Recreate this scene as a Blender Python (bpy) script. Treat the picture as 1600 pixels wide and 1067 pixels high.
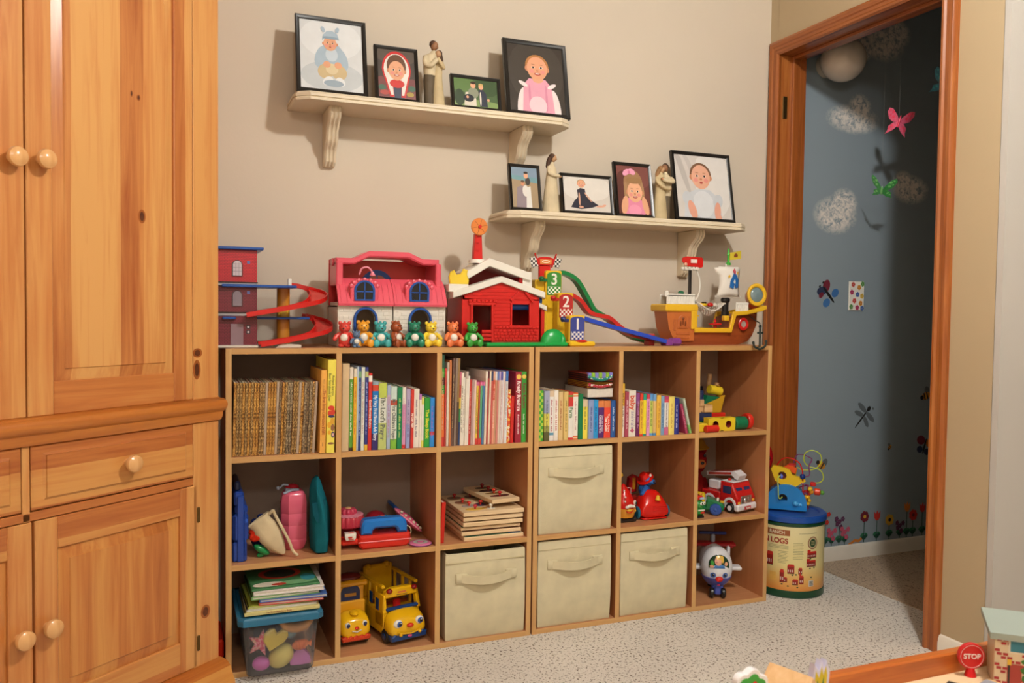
import bpy, bmesh, math, random
from mathutils import Vector, Matrix, Euler
random.seed(7)
S = bpy.context.scene
for _o in list(bpy.data.objects):
    bpy.data.objects.remove(_o)
COL = S.collection
PI = math.pi

# ------------------------------------------------------------------ camera
cam = bpy.data.cameras.new('camera')
cam.sensor_width = 36.0
cam.lens = 1303.5 / 1600 * 36
cam.clip_start = 0.05
camera = bpy.data.objects.new('camera', cam)
COL.objects.link(camera)
yaw, pitch, roll = 0.3838, 0.03721, 0.01249
f_ = Vector((math.sin(yaw) * math.cos(pitch), math.cos(yaw) * math.cos(pitch), -math.sin(pitch)))
r_ = Vector((math.cos(yaw), -math.sin(yaw), 0))
u_ = r_.cross(f_)
R_ = math.cos(roll) * r_ + math.sin(roll) * u_
U_ = -math.sin(roll) * r_ + math.cos(roll) * u_
m4 = Matrix((R_, U_, -f_)).transposed().to_4x4()
m4.translation = Vector((-0.12614, -2.38387, 1.0243))
camera.matrix_world = m4
cam.dof.use_dof = True
cam.dof.focus_distance = 2.62
cam.dof.aperture_fstop = 7.0
S.camera = camera

# ------------------------------------------------------------------ light
wd = bpy.data.worlds.new('world')
S.world = wd
wd.use_nodes = True
wd.node_tree.nodes['Background'].inputs[0].default_value = (1.0, 0.97, 0.94, 1)
wd.node_tree.nodes['Background'].inputs[1].default_value = 0.05
S.view_settings.view_transform = 'Standard'
S.view_settings.look = 'None'
S.view_settings.exposure = 0.76
S.view_settings.gamma = 1.0
S.view_settings.use_curve_mapping = False

def lamp(name, loc, power, radius, col):
    l = bpy.data.lights.new(name, 'POINT')
    l.energy = power
    l.shadow_soft_size = radius
    l.color = col
    o = bpy.data.objects.new(name, l)
    o.location = loc
    COL.objects.link(o)
    return o
lamp('ceiling_lamp_light', (1.08, -1.66, 2.385), 53, 0.055, (1.0, 1.0, 0.97))
lamp('fill_light', (-0.1, -3.3, 2.2), 23, 0.12, (1.0, 1.0, 0.97))  # soft fill added behind the camera to lift the shade, no lamp stands there

# ------------------------------------------------------------------ colours and materials
def lin(c):
    return c / 12.92 if c <= 0.04045 else ((c + 0.055) / 1.055) ** 2.4
def rgb(h):
    h = h.lstrip('#')
    return tuple(lin(int(h[i:i + 2], 16) / 255) for i in (0, 2, 4)) + (1.0,)
_mats = {}
def new_mat(name):
    m = bpy.data.materials.new(name)
    m.use_nodes = True
    nt = m.node_tree
    return m, nt, nt.nodes['Principled BSDF']
def nd(nt, typ, **kw):
    n = nt.nodes.new(typ)
    for k, v in kw.items():
        setattr(n, k, v)
    return n
def ramp(nt, fac, stops, interp='LINEAR'):
    r = nd(nt, 'ShaderNodeValToRGB')
    r.color_ramp.interpolation = interp
    e = r.color_ramp.elements
    while len(e) < len(stops):
        e.new(0.5)
    for i, (p, c) in enumerate(stops):
        e[i].position = p
        e[i].color = c if len(c) == 4 else tuple(c) + (1,)
    nt.links.new(fac, r.inputs[0])
    return r.outputs[0]
def objco(nt, scale=(1, 1, 1), rot=(0, 0, 0), loc=(0, 0, 0)):
    t = nd(nt, 'ShaderNodeTexCoord')
    mp = nd(nt, 'ShaderNodeMapping')
    mp.inputs['Scale'].default_value = scale
    mp.inputs['Rotation'].default_value = rot
    mp.inputs['Location'].default_value = loc
    nt.links.new(t.outputs['Object'], mp.inputs[0])
    return mp.outputs[0]
def noise(nt, co, scale, detail=3, rough=0.5, dist=0):
    n = nd(nt, 'ShaderNodeTexNoise')
    n.inputs['Scale'].default_value = scale
    n.inputs['Detail'].default_value = detail
    n.inputs['Roughness'].default_value = rough
    n.inputs['Distortion'].default_value = dist
    nt.links.new(co, n.inputs['Vector'])
    return n.outputs[0]
def bump(nt, p, h, strength, dist=0.01):
    b = nd(nt, 'ShaderNodeBump')
    b.inputs['Strength'].default_value = strength
    b.inputs['Distance'].default_value = dist
    nt.links.new(h, b.inputs['Height'])
    nt.links.new(b.outputs[0], p.inputs['Normal'])
def mul(c, k):
    return tuple(min(1, max(0, x * k)) for x in c[:3]) + (1,)
def mat(h, rough=0.45, var=0.05, scale=14.0, bmp=0.0, bscale=200, metal=0.0, spec=0.5, emit=0, alpha=1, trans=0):
    """plain painted, plastic, paper or cloth surface with a slight procedural mottling"""
    key = (h, rough, var, scale, bmp, bscale, metal, spec, trans)
    if key in _mats:
        return _mats[key]
    m, nt, p = new_mat('m_' + h.lstrip('#') + '_%d' % len(_mats))
    c = rgb(h)
    co = objco(nt)
    n = noise(nt, co, scale, 2)
    nt.links.new(ramp(nt, n, [(0.3, mul(c, 1 - var)), (0.7, mul(c, 1 + var))]), p.inputs['Base Color'])
    p.inputs['Roughness'].default_value = rough
    p.inputs['Metallic'].default_value = metal
    p.inputs['Specular IOR Level'].default_value = spec
    p.inputs['Transmission Weight'].default_value = trans
    if bmp:
        bump(nt, p, noise(nt, co, bscale, 3), bmp, 0.002)
    _mats[key] = m
    return m
def plastic(h, rough=0.28):
    return mat(h, rough, 0.04, 9)
def paper(h):
    return mat(h, 0.55, 0.05, 30)
def cloth(h, bmp=0.4, bscale=500):
    return mat(h, 0.9, 0.07, 20, bmp, bscale, spec=0.15)
def speckle(h1, h2, scale=90, h3=None, rough=0.5):
    key = ('sp', h1, h2, scale, h3)
    if key in _mats:
        return _mats[key]
    m, nt, p = new_mat('speckle_%d' % len(_mats))
    v = nd(nt, 'ShaderNodeTexVoronoi')
    v.inputs['Scale'].default_value = scale
    nt.links.new(objco(nt), v.inputs['Vector'])
    sx = nd(nt, 'ShaderNodeSeparateColor')
    nt.links.new(v.outputs['Color'], sx.inputs[0])
    st = [(0.0, rgb(h1)), (0.5, rgb(h2))] + ([(0.78, rgb(h3))] if h3 else [])
    nt.links.new(ramp(nt, sx.outputs[0], st, 'CONSTANT'), p.inputs['Base Color'])
    p.inputs['Roughness'].default_value = rough
    _mats[key] = m
    return m
def wood(base, dark, light, grain='z', stave=0.055, rough=0.32, knots=True, seed=0.0, across='x'):
    """glued pine staves with streaky grain and a few knots"""
    key = ('wood', base, dark, light, grain, stave, rough, knots, seed, across)
    if key in _mats:
        return _mats[key]
    m, nt, p = new_mat('pine_%d' % len(_mats))
    t = nd(nt, 'ShaderNodeTexCoord')
    sep = nd(nt, 'ShaderNodeSeparateXYZ')
    nt.links.new(t.outputs['Object'], sep.inputs[0])
    ax = {'x': 0, 'y': 1, 'z': 2}
    # wobble of the stave edges
    wob = noise(nt, objco(nt, (1, 1, 1), loc=(seed, seed, seed)), 1.4, 2)
    a = nd(nt, 'ShaderNodeMath', operation='MULTIPLY_ADD')
    nt.links.new(wob, a.inputs[0]); a.inputs[1].default_value = 0.02
    nt.links.new(sep.outputs[ax[across]], a.inputs[2])
    d = nd(nt, 'ShaderNodeMath', operation='DIVIDE')
    nt.links.new(a.outputs[0], d.inputs[0]); d.inputs[1].default_value = stave
    ad = nd(nt, 'ShaderNodeMath', operation='ADD')
    nt.links.new(d.outputs[0], ad.inputs[0]); ad.inputs[1].default_value = seed * 3.7
    fl = nd(nt, 'ShaderNodeMath', operation='FLOOR')
    nt.links.new(ad.outputs[0], fl.inputs[0])
    wn = nd(nt, 'ShaderNodeTexWhiteNoise', noise_dimensions='1D')
    nt.links.new(fl.outputs[0], wn.inputs['W'])
    sc = [26, 26, 26]; sc[ax[grain]] = 1.3
    g = noise(nt, objco(nt, tuple(sc), loc=(seed, 0, seed)), 2.2, 5, 0.6, 0.8)
    sc2 = [5, 5, 5]; sc2[ax[grain]] = 0.7
    g2 = noise(nt, objco(nt, tuple(sc2), loc=(seed * 2, seed, 0)), 1.6, 2, 0.5, 1.2)
    mx = nd(nt, 'ShaderNodeMath', operation='MULTIPLY_ADD')
    nt.links.new(wn.outputs[0], mx.inputs[0]); mx.inputs[1].default_value = 0.42
    m2 = nd(nt, 'ShaderNodeMath', operation='MULTIPLY_ADD')
    nt.links.new(g, m2.inputs[0]); m2.inputs[1].default_value = 0.75
    m3 = nd(nt, 'ShaderNodeMath', operation='MULTIPLY')
    nt.links.new(g2, m3.inputs[0]); m3.inputs[1].default_value = 0.45
    nt.links.new(m3.outputs[0], m2.inputs[2])
    nt.links.new(m2.outputs[0], mx.inputs[2])
    col = ramp(nt, mx.outputs[0], [(0.42, rgb(dark)), (0.75, rgb(base)), (1.1, rgb(light))])
    out = col
    if knots:
        sk = [4.2, 4.2, 4.2]; sk[ax[grain]] = 2.0
        v = nd(nt, 'ShaderNodeTexVoronoi')
        v.inputs['Scale'].default_value = 1.0
        nt.links.new(objco(nt, tuple(sk), loc=(seed * 1.3 + 0.2, 0.3, seed)), v.inputs['Vector'])
        kr = ramp(nt, v.outputs['Distance'], [(0.035, (1, 1, 1)), (0.085, (0, 0, 0))])
        mixn = nd(nt, 'ShaderNodeMix', data_type='RGBA')
        nt.links.new(kr, mixn.inputs[0])
        nt.links.new(col, mixn.inputs[6])
        mixn.inputs[7].default_value = mul(rgb(dark), 0.35)
        out = mixn.outputs[2]
    nt.links.new(out, p.inputs['Base Color'])
    p.inputs['Roughness'].default_value = rough
    p.inputs['Coat Weight'].default_value = 0.15
    p.inputs['Coat Roughness'].default_value = 0.25
    bump(nt, p, g, 0.06, 0.002)
    _mats[key] = m
    return m

# ------------------------------------------------------------------ geometry
class B:
    """collects primitives into one mesh; each primitive takes a material slot"""
    def __init__(s):
        s.v = []; s.f = []; s.fm = []; s.xf = None
    def add(s, vs, fs, m=0):
        k = len(s.v)
        if s.xf is not None:
            vs = [s.xf @ Vector(v) for v in vs]
        s.v += [tuple(v) for v in vs]
        s.f += [tuple(i + k for i in f) for f in fs]
        s.fm += [m] * len(fs)
        return s
    def box(s, x0, x1, y0, y1, z0, z1, m=0, b=0.0015, mx=None):
        if x1 < x0: x0, x1 = x1, x0
        if y1 < y0: y0, y1 = y1, y0
        if z1 < z0: z0, z1 = z1, z0
        b = min(b, (x1 - x0) * .3, (y1 - y0) * .3, (z1 - z0) * .3)
        vs = []; idx = {}
        for i, X in enumerate((x0, x1)):
            for j, Y in enumerate((y0, y1)):
                for k, Z in enumerate((z0, z1)):
                    sx, sy, sz = (1 - 2 * i) * b, (1 - 2 * j) * b, (1 - 2 * k) * b
                    idx[i, j, k] = len(vs)
                    vs += [(X, Y + sy, Z + sz), (X + sx, Y, Z + sz), (X + sx, Y + sy, Z)]
        fs = []
        I = idx
        for a in (0, 1):
            q = [I[a, 0, 0], I[a, 1, 0], I[a, 1, 1], I[a, 0, 1]]
            fs.append(tuple(q if a else q[::-1]))
            q = [I[0, a, 0] + 1, I[1, a, 0] + 1, I[1, a, 1] + 1, I[0, a, 1] + 1]
            fs.append(tuple(q if not a else q[::-1]))
            q = [I[0, 0, a] + 2, I[1, 0, a] + 2, I[1, 1, a] + 2, I[0, 1, a] + 2]
            fs.append(tuple(q if a else q[::-1]))
        for a in (0, 1):
            for c in (0, 1):
                q = [I[a, c, 0], I[a, c, 1], I[a, c, 1] + 1, I[a, c, 0] + 1]
                fs.append(tuple(q if a == c else q[::-1]))
                q = [I[a, 0, c], I[a, 0, c] + 2, I[a, 1, c] + 2, I[a, 1, c]]
                fs.append(tuple(q if a == c else q[::-1]))
                q = [I[0, a, c] + 1, I[0, a, c] + 2, I[1, a, c] + 2, I[1, a, c] + 1]
                fs.append(tuple(q if a != c else q[::-1]))
        for i in (0, 1):
            for j in (0, 1):
                for k in (0, 1):
                    q = (I[i, j, k], I[i, j, k] + 1, I[i, j, k] + 2)
                    fs.append(q if (i + j + k) % 2 else q[::-1])
        if mx is not None:
            vs = [mx @ Vector(v) for v in vs]
        return s.add(vs, fs, m)
    def prism(s, pts, d0, d1, axis='y', m=0, b=0.0, mx=None):
        """2-D outline (counter-clockwise seen from -axis side) extruded from d0 to d1"""
        n = len(pts)
        area = sum(pts[i][0] * pts[(i + 1) % n][1] - pts[(i + 1) % n][0] * pts[i][1] for i in range(n))
        if area < 0:
            pts = pts[::-1]
        def P(p, d):
            return {'y': (p[0], d, p[1]), 'x': (d, p[0], p[1]), 'z': (p[0], p[1], d)}[axis]
        def inset(k):
            out = []
            for i in range(n):
                a = Vector(pts[i - 1]); c = Vector(pts[i]); e = Vector(pts[(i + 1) % n])
                d1_ = (c - a); d2_ = (e - c)
                n1 = Vector((-d1_.y, d1_.x)); n2 = Vector((-d2_.y, d2_.x))
                if n1.length: n1.normalize()
                if n2.length: n2.normalize()
                q = n1 + n2
                q = q / max(0.4, q.length_squared / 2) if q.length else n1
                out.append(tuple(c + q * k))
            return out
        rings = [(pts, d0), (pts, d1)]
        if b:
            sg = 1 if d1 > d0 else -1
            ip = inset(b)
            rings = [(ip, d0), (pts, d0 + sg * b), (pts, d1 - sg * b), (ip, d1)]
        vs = [P(p, d) for r, d in rings for p in r]
        fs = [tuple(range(n)), tuple(range((len(rings) - 1) * n, len(rings) * n))[::-1]]
        for k in range(len(rings) - 1):
            for i in range(n):
                j = (i + 1) % n
                fs.append((k * n + i, (k + 1) * n + i, (k + 1) * n + j, k * n + j))
        if mx is not None:
            vs = [mx @ Vector(v) for v in vs]
        return s.add(vs, fs, m)
    def lathe(s, prof, c=(0, 0, 0), m=0, n=24, axis='z', mx=None, arc=None):
        """profile [(r, h)] turned about an axis through c"""
        vs = []; fs = []
        full = arc is None
        cnt = n if full else n + 1
        for r, h in prof:
            for i in range(cnt):
                a = 2 * PI * i / n if full else arc[0] + (arc[1] - arc[0]) * i / n
                x, y = r * math.cos(a), r * math.sin(a)
                p = {'z': (x, y, h), 'y': (x, h, -y), 'x': (h, x, y)}[axis]
                vs.append((p[0] + c[0], p[1] + c[1], p[2] + c[2]))
        for k in range(len(prof) - 1):
            for i in range(n):
                j = (i + 1) % cnt
                fs.append((k * cnt + i, k * cnt + j, (k + 1) * cnt + j, (k + 1) * cnt + i))
        if full:
            loop_ = prof[0] == prof[-1]
            if prof[0][0] > 1e-6 and not loop_: fs.append(tuple(range(n))[::-1])
            if prof[-1][0] > 1e-6 and not loop_: fs.append(tuple(range((len(prof) - 1) * n, len(prof) * n)))
        if mx is not None:
            vs = [mx @ Vector(v) for v in vs]
        return s.add(vs, fs, m)
    def cyl(s, p0, p1, r0, r1=None, m=0, n=16, b=0.0):
        r1 = r0 if r1 is None else r1
        p0 = Vector(p0); p1 = Vector(p1); d = p1 - p0; L = d.length
        q = d.to_track_quat('Z', 'Y').to_matrix().to_4x4(); q.translation = p0
        b = min(b, L * .3, r0 * .5, r1 * .5) if b else 0
        prof = [(r0 - b, 0), (r0, b), (r1, L - b), (r1 - b, L)] if b else [(r0, 0), (r1, L)]
        return s.lathe(prof, (0, 0, 0), m, n, 'z', q)
    def ball(s, c, r, m=0, n=14, rot=None):
        if not hasattr(r, '__len__'): r = (r, r, r)
        h = max(5, n // 2)
        mx = Matrix.Translation(c) @ (Euler(rot).to_matrix().to_4x4() if rot else Matrix()) @ Matrix.Diagonal((r[0], r[1], r[2], 1))
        prof = [(math.sin(PI * k / h), -math.cos(PI * k / h)) for k in range(h + 1)]
        prof[0] = (1e-4, -1); prof[-1] = (1e-4, 1)
        return s.lathe(prof, (0, 0, 0), m, n, 'z', mx)
    def tube(s, pts, r, m=0, n=8, closed=False):
        pts = [Vector(p) for p in pts]
        k = len(pts)
        rr = r if hasattr(r, '__len__') else [r] * k
        vs = []; fs = []
        up = None
        for i, p in enumerate(pts):
            a = pts[i - 1] if (i or closed) else p
            c = pts[(i + 1) % k] if (i < k - 1 or closed) else p
            t = (c - a).normalized()
            if up is None:
                up = Vector((0, 0, 1)) if abs(t.z) < 0.9 else Vector((1, 0, 0))
            u = t.cross(up).normalized() if t.cross(up).length > 1e-6 else t.orthogonal().normalized()
            w = u.cross(t).normalized()
            up = w
            for j in range(n):
                a_ = 2 * PI * j / n
                vs.append(p + rr[i] * (math.cos(a_) * u + math.sin(a_) * w))
        for i in range(k if closed else k - 1):
            for j in range(n):
                i2 = (i + 1) % k; j2 = (j + 1) % n
                fs.append((i * n + j, i * n + j2, i2 * n + j2, i2 * n + j))
        if not closed:
            fs.append(tuple(range(n))[::-1]); fs.append(tuple(range((k - 1) * n, k * n)))
        return s.add(vs, fs, m)
    def sweep(s, path, prof, m=0, up=(0, 0, 1), closed_prof=True):
        """2-D profile (side, up) carried along a path, kept upright"""
        path = [Vector(p) for p in path]; k = len(path); n = len(prof)
        up = Vector(up); vs = []; fs = []
        for i, p in enumerate(path):
            t = (path[min(i + 1, k - 1)] - path[max(i - 1, 0)]).normalized()
            side = t.cross(up).normalized(); w = side.cross(t).normalized()
            vs += [p + side * a + w * b for a, b in prof]
        for i in range(k - 1):
            for j in range(n if closed_prof else n - 1):
                j2 = (j + 1) % n
                fs.append((i * n + j, i * n + j2, (i + 1) * n + j2, (i + 1) * n + j))
        if closed_prof:
            fs.append(tuple(range(n))[::-1]); fs.append(tuple(range((k - 1) * n, k * n)))
        return s.add(vs, fs, m)
    def loft(s, rings, m=0, cap=True):
        n = len(rings[0]); vs = [p for r in rings for p in r]; fs = []
        for k in range(len(rings) - 1):
            for i in range(n):
                j = (i + 1) % n
                fs.append((k * n + i, k * n + j, (k + 1) * n + j, (k + 1) * n + i))
        if cap:
            fs.append(tuple(range(n))[::-1]); fs.append(tuple(range((len(rings) - 1) * n, len(rings) * n)))
        return s.add(vs, fs, m)
    def o(s, name, par=None, *mats, smooth=35, sub=0, remesh=0):
        me = bpy.data.meshes.new(name)
        me.from_pydata(s.v, [], s.f)
        for mm in mats:
            me.materials.append(mm)
        me.polygons.foreach_set('material_index', s.fm)
        bm = bmesh.new(); bm.from_mesh(me)
        bmesh.ops.recalc_face_normals(bm, faces=bm.faces)
        bm.to_mesh(me); bm.free()
        if smooth:
            me.polygons.foreach_set('use_smooth', [True] * len(me.polygons))
            me.set_sharp_from_angle(angle=math.radians(smooth))
        ob = bpy.data.objects.new(name, me)
        COL.objects.link(ob)
        if par is not None:
            ob.parent = par
        if remesh:
            r = ob.modifiers.new('join', 'REMESH'); r.mode = 'VOXEL'; r.voxel_size = remesh; r.use_smooth_shade = True
        if sub:
            q = ob.modifiers.new('sub', 'SUBSURF'); q.levels = sub; q.render_levels = sub
        return ob

def thing(name, label, cat, loc=(0, 0, 0), rz=0.0, group=None, rot=None):
    o = bpy.data.objects.new(name, None)
    o.empty_display_size = 0.02
    COL.objects.link(o)
    o.location = loc
    o.rotation_euler = rot if rot else (0, 0, rz)
    tag(o, label, cat, group)
    return o
def tag(o, label, cat, group=None):
    o['label'] = label; o['category'] = cat
    if group: o['group'] = group
    return o
def place(o, loc=(0, 0, 0), rot=(0, 0, 0)):
    o.location = loc; o.rotation_euler = rot
    return o
def struct(o):
    o['kind'] = 'structure'
    return o
def copy_tree(o, parent=None):
    c = o.copy(); COL.objects.link(c)
    if parent is not None: c.parent = parent
    for ch in list(o.children):
        copy_tree(ch, c)
    return c
_dg = None
def text(s, size, m, par, loc, rot=(PI / 2, 0, 0), name='title', ext=0.0004, bold=0.0, wmax=None, sx=1.0, align='CENTER', bend=None, shear=0.0, space=1.0):
    cu = bpy.data.curves.new(name, 'FONT')
    cu.body = s; cu.size = size; cu.extrude = ext; cu.offset = bold
    cu.align_x = align; cu.align_y = 'CENTER'; cu.shear = shear; cu.space_character = space
    t = bpy.data.objects.new(name, cu)
    COL.objects.link(t)
    bpy.context.view_layer.update()
    me = bpy.data.meshes.new_from_object(t.evaluated_get(bpy.context.evaluated_depsgraph_get()))
    bpy.data.objects.remove(t)
    xs = [v.co.x for v in me.vertices]
    w = (max(xs) - min(xs)) if xs else 1
    k = min(sx, wmax / w * 1.0) if (wmax and w * sx > wmax) else sx
    for v in me.vertices:
        v.co.x *= k
        if bend:
            a = v.co.x / bend; rr = bend + v.co.z
            v.co.x, v.co.z = rr * math.sin(a), rr * math.cos(a) - bend
    me.materials.clear(); me.materials.append(m)
    o = bpy.data.objects.new(name, me)
    COL.objects.link(o)
    o.location = loc; o.rotation_euler = rot
    if par is not None: o.parent = par
    return o
def arc2(cx, cz, rx, rz, a0, a1, n=12):
    return [(cx + rx * math.cos(math.radians(a0 + (a1 - a0) * i / n)), cz + rz * math.sin(math.radians(a0 + (a1 - a0) * i / n))) for i in range(n + 1)]
def ell(cx, cz, rx, rz, n=18):
    return arc2(cx, cz, rx, rz, 0, 360, n)[:-1]
def spline(pts, n=6):
    pts = [Vector(p) for p in pts]; out = []
    for i in range(len(pts) - 1):
        p0 = pts[max(i - 1, 0)]; p1 = pts[i]; p2 = pts[i + 1]; p3 = pts[min(i + 2, len(pts) - 1)]
        for k in range(n):
            t = k / n
            out.append(0.5 * ((2 * p1) + (p2 - p0) * t + (2 * p0 - 5 * p1 + 4 * p2 - p3) * t * t + (3 * p1 - p0 - 3 * p2 + p3) * t ** 3))
    out.append(pts[-1])
    return out
def flat(b, pts, y, m, th=0.0003):
    """a thin painted patch facing -y"""
    b.prism(pts, y, y - th, 'y', m)
# ================================================================== the setting
YW = 0.30          # back wall
XR = 2.031         # right wall
def wall_mat(h, closet=False):
    m, nt, p = new_mat('wall_paint')
    co = objco(nt)
    c = rgb(h)
    col = ramp(nt, noise(nt, co, 1.6, 3), [(0.3, mul(c, 0.97)), (0.7, mul(c, 1.03))])
    if closet:
        # sponge-painted clouds on the blue paint
        t = nd(nt, 'ShaderNodeTexCoord')
        tot = None
        for (x, z, rx, rz) in ((2.455, 1.825, .135, .058), (2.49, 1.875, .06, .055), (2.375, 1.43, .11, .075), (2.42, 1.48, .07, .06),
                               (2.60, 2.15, .12, .07), (2.68, 2.2, .07, .06), (2.50, 2.12, .06, .05), (2.78, 1.56, .10, .06), (2.74, 1.585, .06, .05)):
            mp = nd(nt, 'ShaderNodeMapping')
            mp.inputs['Location'].default_value = (-x / rx, 0, -z / rz)
            mp.inputs['Scale'].default_value = (1 / rx, 0, 1 / rz)
            nt.links.new(t.outputs['Object'], mp.inputs[0])
            ln = nd(nt, 'ShaderNodeVectorMath', operation='LENGTH')
            nt.links.new(mp.outputs[0], ln.inputs[0])
            mr = nd(nt, 'ShaderNodeMapRange')
            nt.links.new(ln.outputs['Value'], mr.inputs[0])
            mr.inputs[1].default_value = 1.1; mr.inputs[2].default_value = 0.6
            if tot is None:
                tot = mr.outputs[0]
            else:
                mx = nd(nt, 'ShaderNodeMath', operation='MAXIMUM')
                nt.links.new(tot, mx.inputs[0]); nt.links.new(mr.outputs[0], mx.inputs[1]); tot = mx.outputs[0]
        n = noise(nt, co, 62, 4, 0.65, 0.5)
        th = ramp(nt, n, [(0.36, (0, 0, 0)), (0.56, (1, 1, 1))])
        mm = nd(nt, 'ShaderNodeMath', operation='MULTIPLY')
        nt.links.new(tot, mm.inputs[0]); nt.links.new(th, mm.inputs[1])
        m8 = nd(nt, 'ShaderNodeMath', operation='MULTIPLY')
        nt.links.new(mm.outputs[0], m8.inputs[0]); m8.inputs[1].default_value = 0.95
        mix = nd(nt, 'ShaderNodeMix', data_type='RGBA')
        nt.links.new(m8.outputs[0], mix.inputs[0]); nt.links.new(col, mix.inputs[6])
        mix.inputs[7].default_value = rgb('#e4dcd2')
        col = mix.outputs[2]
    nt.links.new(col, p.inputs['Base Color'])
    p.inputs['Roughness'].default_value = 0.85
    p.inputs['Specular IOR Level'].default_value = 0.2
    bump(nt, p, noise(nt, co, 110, 3), 0.12, 0.002)
    return m
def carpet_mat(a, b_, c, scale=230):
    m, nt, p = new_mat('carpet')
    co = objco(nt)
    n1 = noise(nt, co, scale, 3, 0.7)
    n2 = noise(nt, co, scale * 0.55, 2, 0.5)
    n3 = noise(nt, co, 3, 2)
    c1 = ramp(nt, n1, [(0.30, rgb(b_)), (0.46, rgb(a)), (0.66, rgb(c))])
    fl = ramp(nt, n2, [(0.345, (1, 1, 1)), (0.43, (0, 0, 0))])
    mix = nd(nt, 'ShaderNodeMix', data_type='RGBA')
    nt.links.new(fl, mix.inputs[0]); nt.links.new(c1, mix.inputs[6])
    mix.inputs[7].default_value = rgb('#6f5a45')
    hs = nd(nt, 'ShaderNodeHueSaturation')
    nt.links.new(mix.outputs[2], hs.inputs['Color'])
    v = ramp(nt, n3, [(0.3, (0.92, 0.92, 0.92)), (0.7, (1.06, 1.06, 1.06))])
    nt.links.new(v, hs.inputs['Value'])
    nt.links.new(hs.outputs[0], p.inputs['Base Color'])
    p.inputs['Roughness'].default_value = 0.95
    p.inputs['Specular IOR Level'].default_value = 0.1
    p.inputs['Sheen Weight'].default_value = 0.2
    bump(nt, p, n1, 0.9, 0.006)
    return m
W_BEIGE = wall_mat('#d0c3b1')
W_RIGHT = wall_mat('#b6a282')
W_GREY = wall_mat('#bcb7b0')
W_BLUE = wall_mat('#87949c', True)
W_CEIL = wall_mat('#e2d8c8')
OAK = wood('#9a5526', '#6e3816', '#b06c34', 'z', 0.2, 0.25, False, 0.4)
OAKX = wood('#9a5526', '#6e3816', '#b06c34', 'y', 0.2, 0.25, False, 0.7, 'z')
WHITE_TRIM = mat('#e6dfd2', 0.4, 0.03)

struct(B().box(-2.2, 2.28, -4.2, 0.42, -0.06, 0, b=0).o('floor', None, carpet_mat('#e9e1d6', '#c6b9a8', '#f4efe7'), smooth=0))
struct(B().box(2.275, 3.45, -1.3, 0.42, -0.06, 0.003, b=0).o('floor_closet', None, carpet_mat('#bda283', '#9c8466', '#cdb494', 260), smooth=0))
struct(B().box(-2.2, 2.06, YW, YW + 0.1, 0, 2.44, b=0).o('wall_back', None, W_BEIGE, smooth=0))
wr = B()
wr.box(XR, XR + 0.12, -0.70, -0.515, 0, 2.44, b=0)
wr.box(XR, XR + 0.12, -0.516, 0.256, 2.03, 2.44, b=0)
wr.box(XR, XR + 0.12, 0.255, YW, 0, 2.44, b=0)
struct(wr.o('wall_right', None, W_RIGHT, smooth=0))
struct(B().box(XR, 3.4, -0.72, -0.699, 0, 2.44, b=0).o('wall_corner', None, W_GREY, smooth=0))
blue = struct(B().box(2.06, 3.45, YW, YW + 0.1, 0, 2.44, b=0).o('wall_closet', None, W_BLUE, smooth=0))
struct(B().box(3.35, 3.45, -0.72, YW, 0, 2.44, b=0).o('wall_closet_end', None, wall_mat('#8a9aa6'), smooth=0))
struct(B().box(-1.1, -1.0, -4.2, YW, 0, 2.44, b=0).o('wall_left', None, W_BEIGE, smooth=0))
struct(B().box(-1.1, 3.4, -4.2, -4.1, 0, 2.44, b=0).o('wall_front', None, W_BEIGE, smooth=0))
struct(B().box(3.4, 3.5, -4.2, -0.62, 0, 2.44, b=0).o('wall_far_right', None, W_BEIGE, smooth=0))
struct(B().box(2.28, 3.5, -4.2, -0.72, -0.06, 0, b=0).o('floor_side', None, carpet_mat('#e9e1d6', '#c6b9a8', '#f4efe7'), smooth=0))
struct(B().box(-1.1, 3.5, -4.2, 0.42, 2.44, 2.5, b=0).o('ceiling', None, W_CEIL, smooth=0))

# door casing: fluted profile (u along wall, v out of wall)
CPROF = [(0, 0), (0, .010), (.006, .016), (.014, .017), (.02, .012), (.03, .012), (.034, .016), (.046, .017), (.052, .012), (.057, .010), (.057, 0)]
def casing(name, y_in, y_out, z0, z1, head=False):
    b = B(); sg = 1 if y_out > y_in else -1
    pr = [(y_in + sg * u, XR - v) for u, v in CPROF]
    k = len(pr)
    vs = [(x, y, z0) for y, x in pr] + [(x, y, z1 + abs(y - y_in)) for y, x in pr]
    fs = [tuple(range(k)), tuple(range(k, 2 * k))[::-1]] + [(i, (i + 1) % k, k + (i + 1) % k, k + i) for i in range(k)]
    b.add(vs, fs)
    return struct(b.o(name, None, OAK))
casing('trim_1', 0.237, 0.294, 0, 2.015)
casing('trim_2', -0.497, -0.554, 0, 2.015)
b = B(); k = len(CPROF)
vs = [(XR - v, 0.237 + u, 2.015 + u) for u, v in CPROF] + [(XR - v, -0.497 - u, 2.015 + u) for u, v in CPROF]
b.add(vs, [tuple(range(k)), tuple(range(k, 2 * k))[::-1]] + [(i, (i + 1) % k, k + (i + 1) % k, k + i) for i in range(k)])
struct(b.o('trim_3', None, OAKX))
jl = B(); jl.box(XR - .004, XR + .124, 0.237, 0.256, 0, 2.03, b=.002); jl.box(XR + .052, XR + .085, 0.226, 0.238, 0, 2.015, b=.002)
jl = struct(jl.o('trim_4', None, OAK))
jr = B(); jr.box(XR - .004, XR + .124, -0.516, -0.497, 0, 2.03, b=.002); jr.box(XR + .052, XR + .085, -0.498, -0.486, 0, 2.015, b=.002)
jr = struct(jr.o('trim_5', None, OAK))
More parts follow.
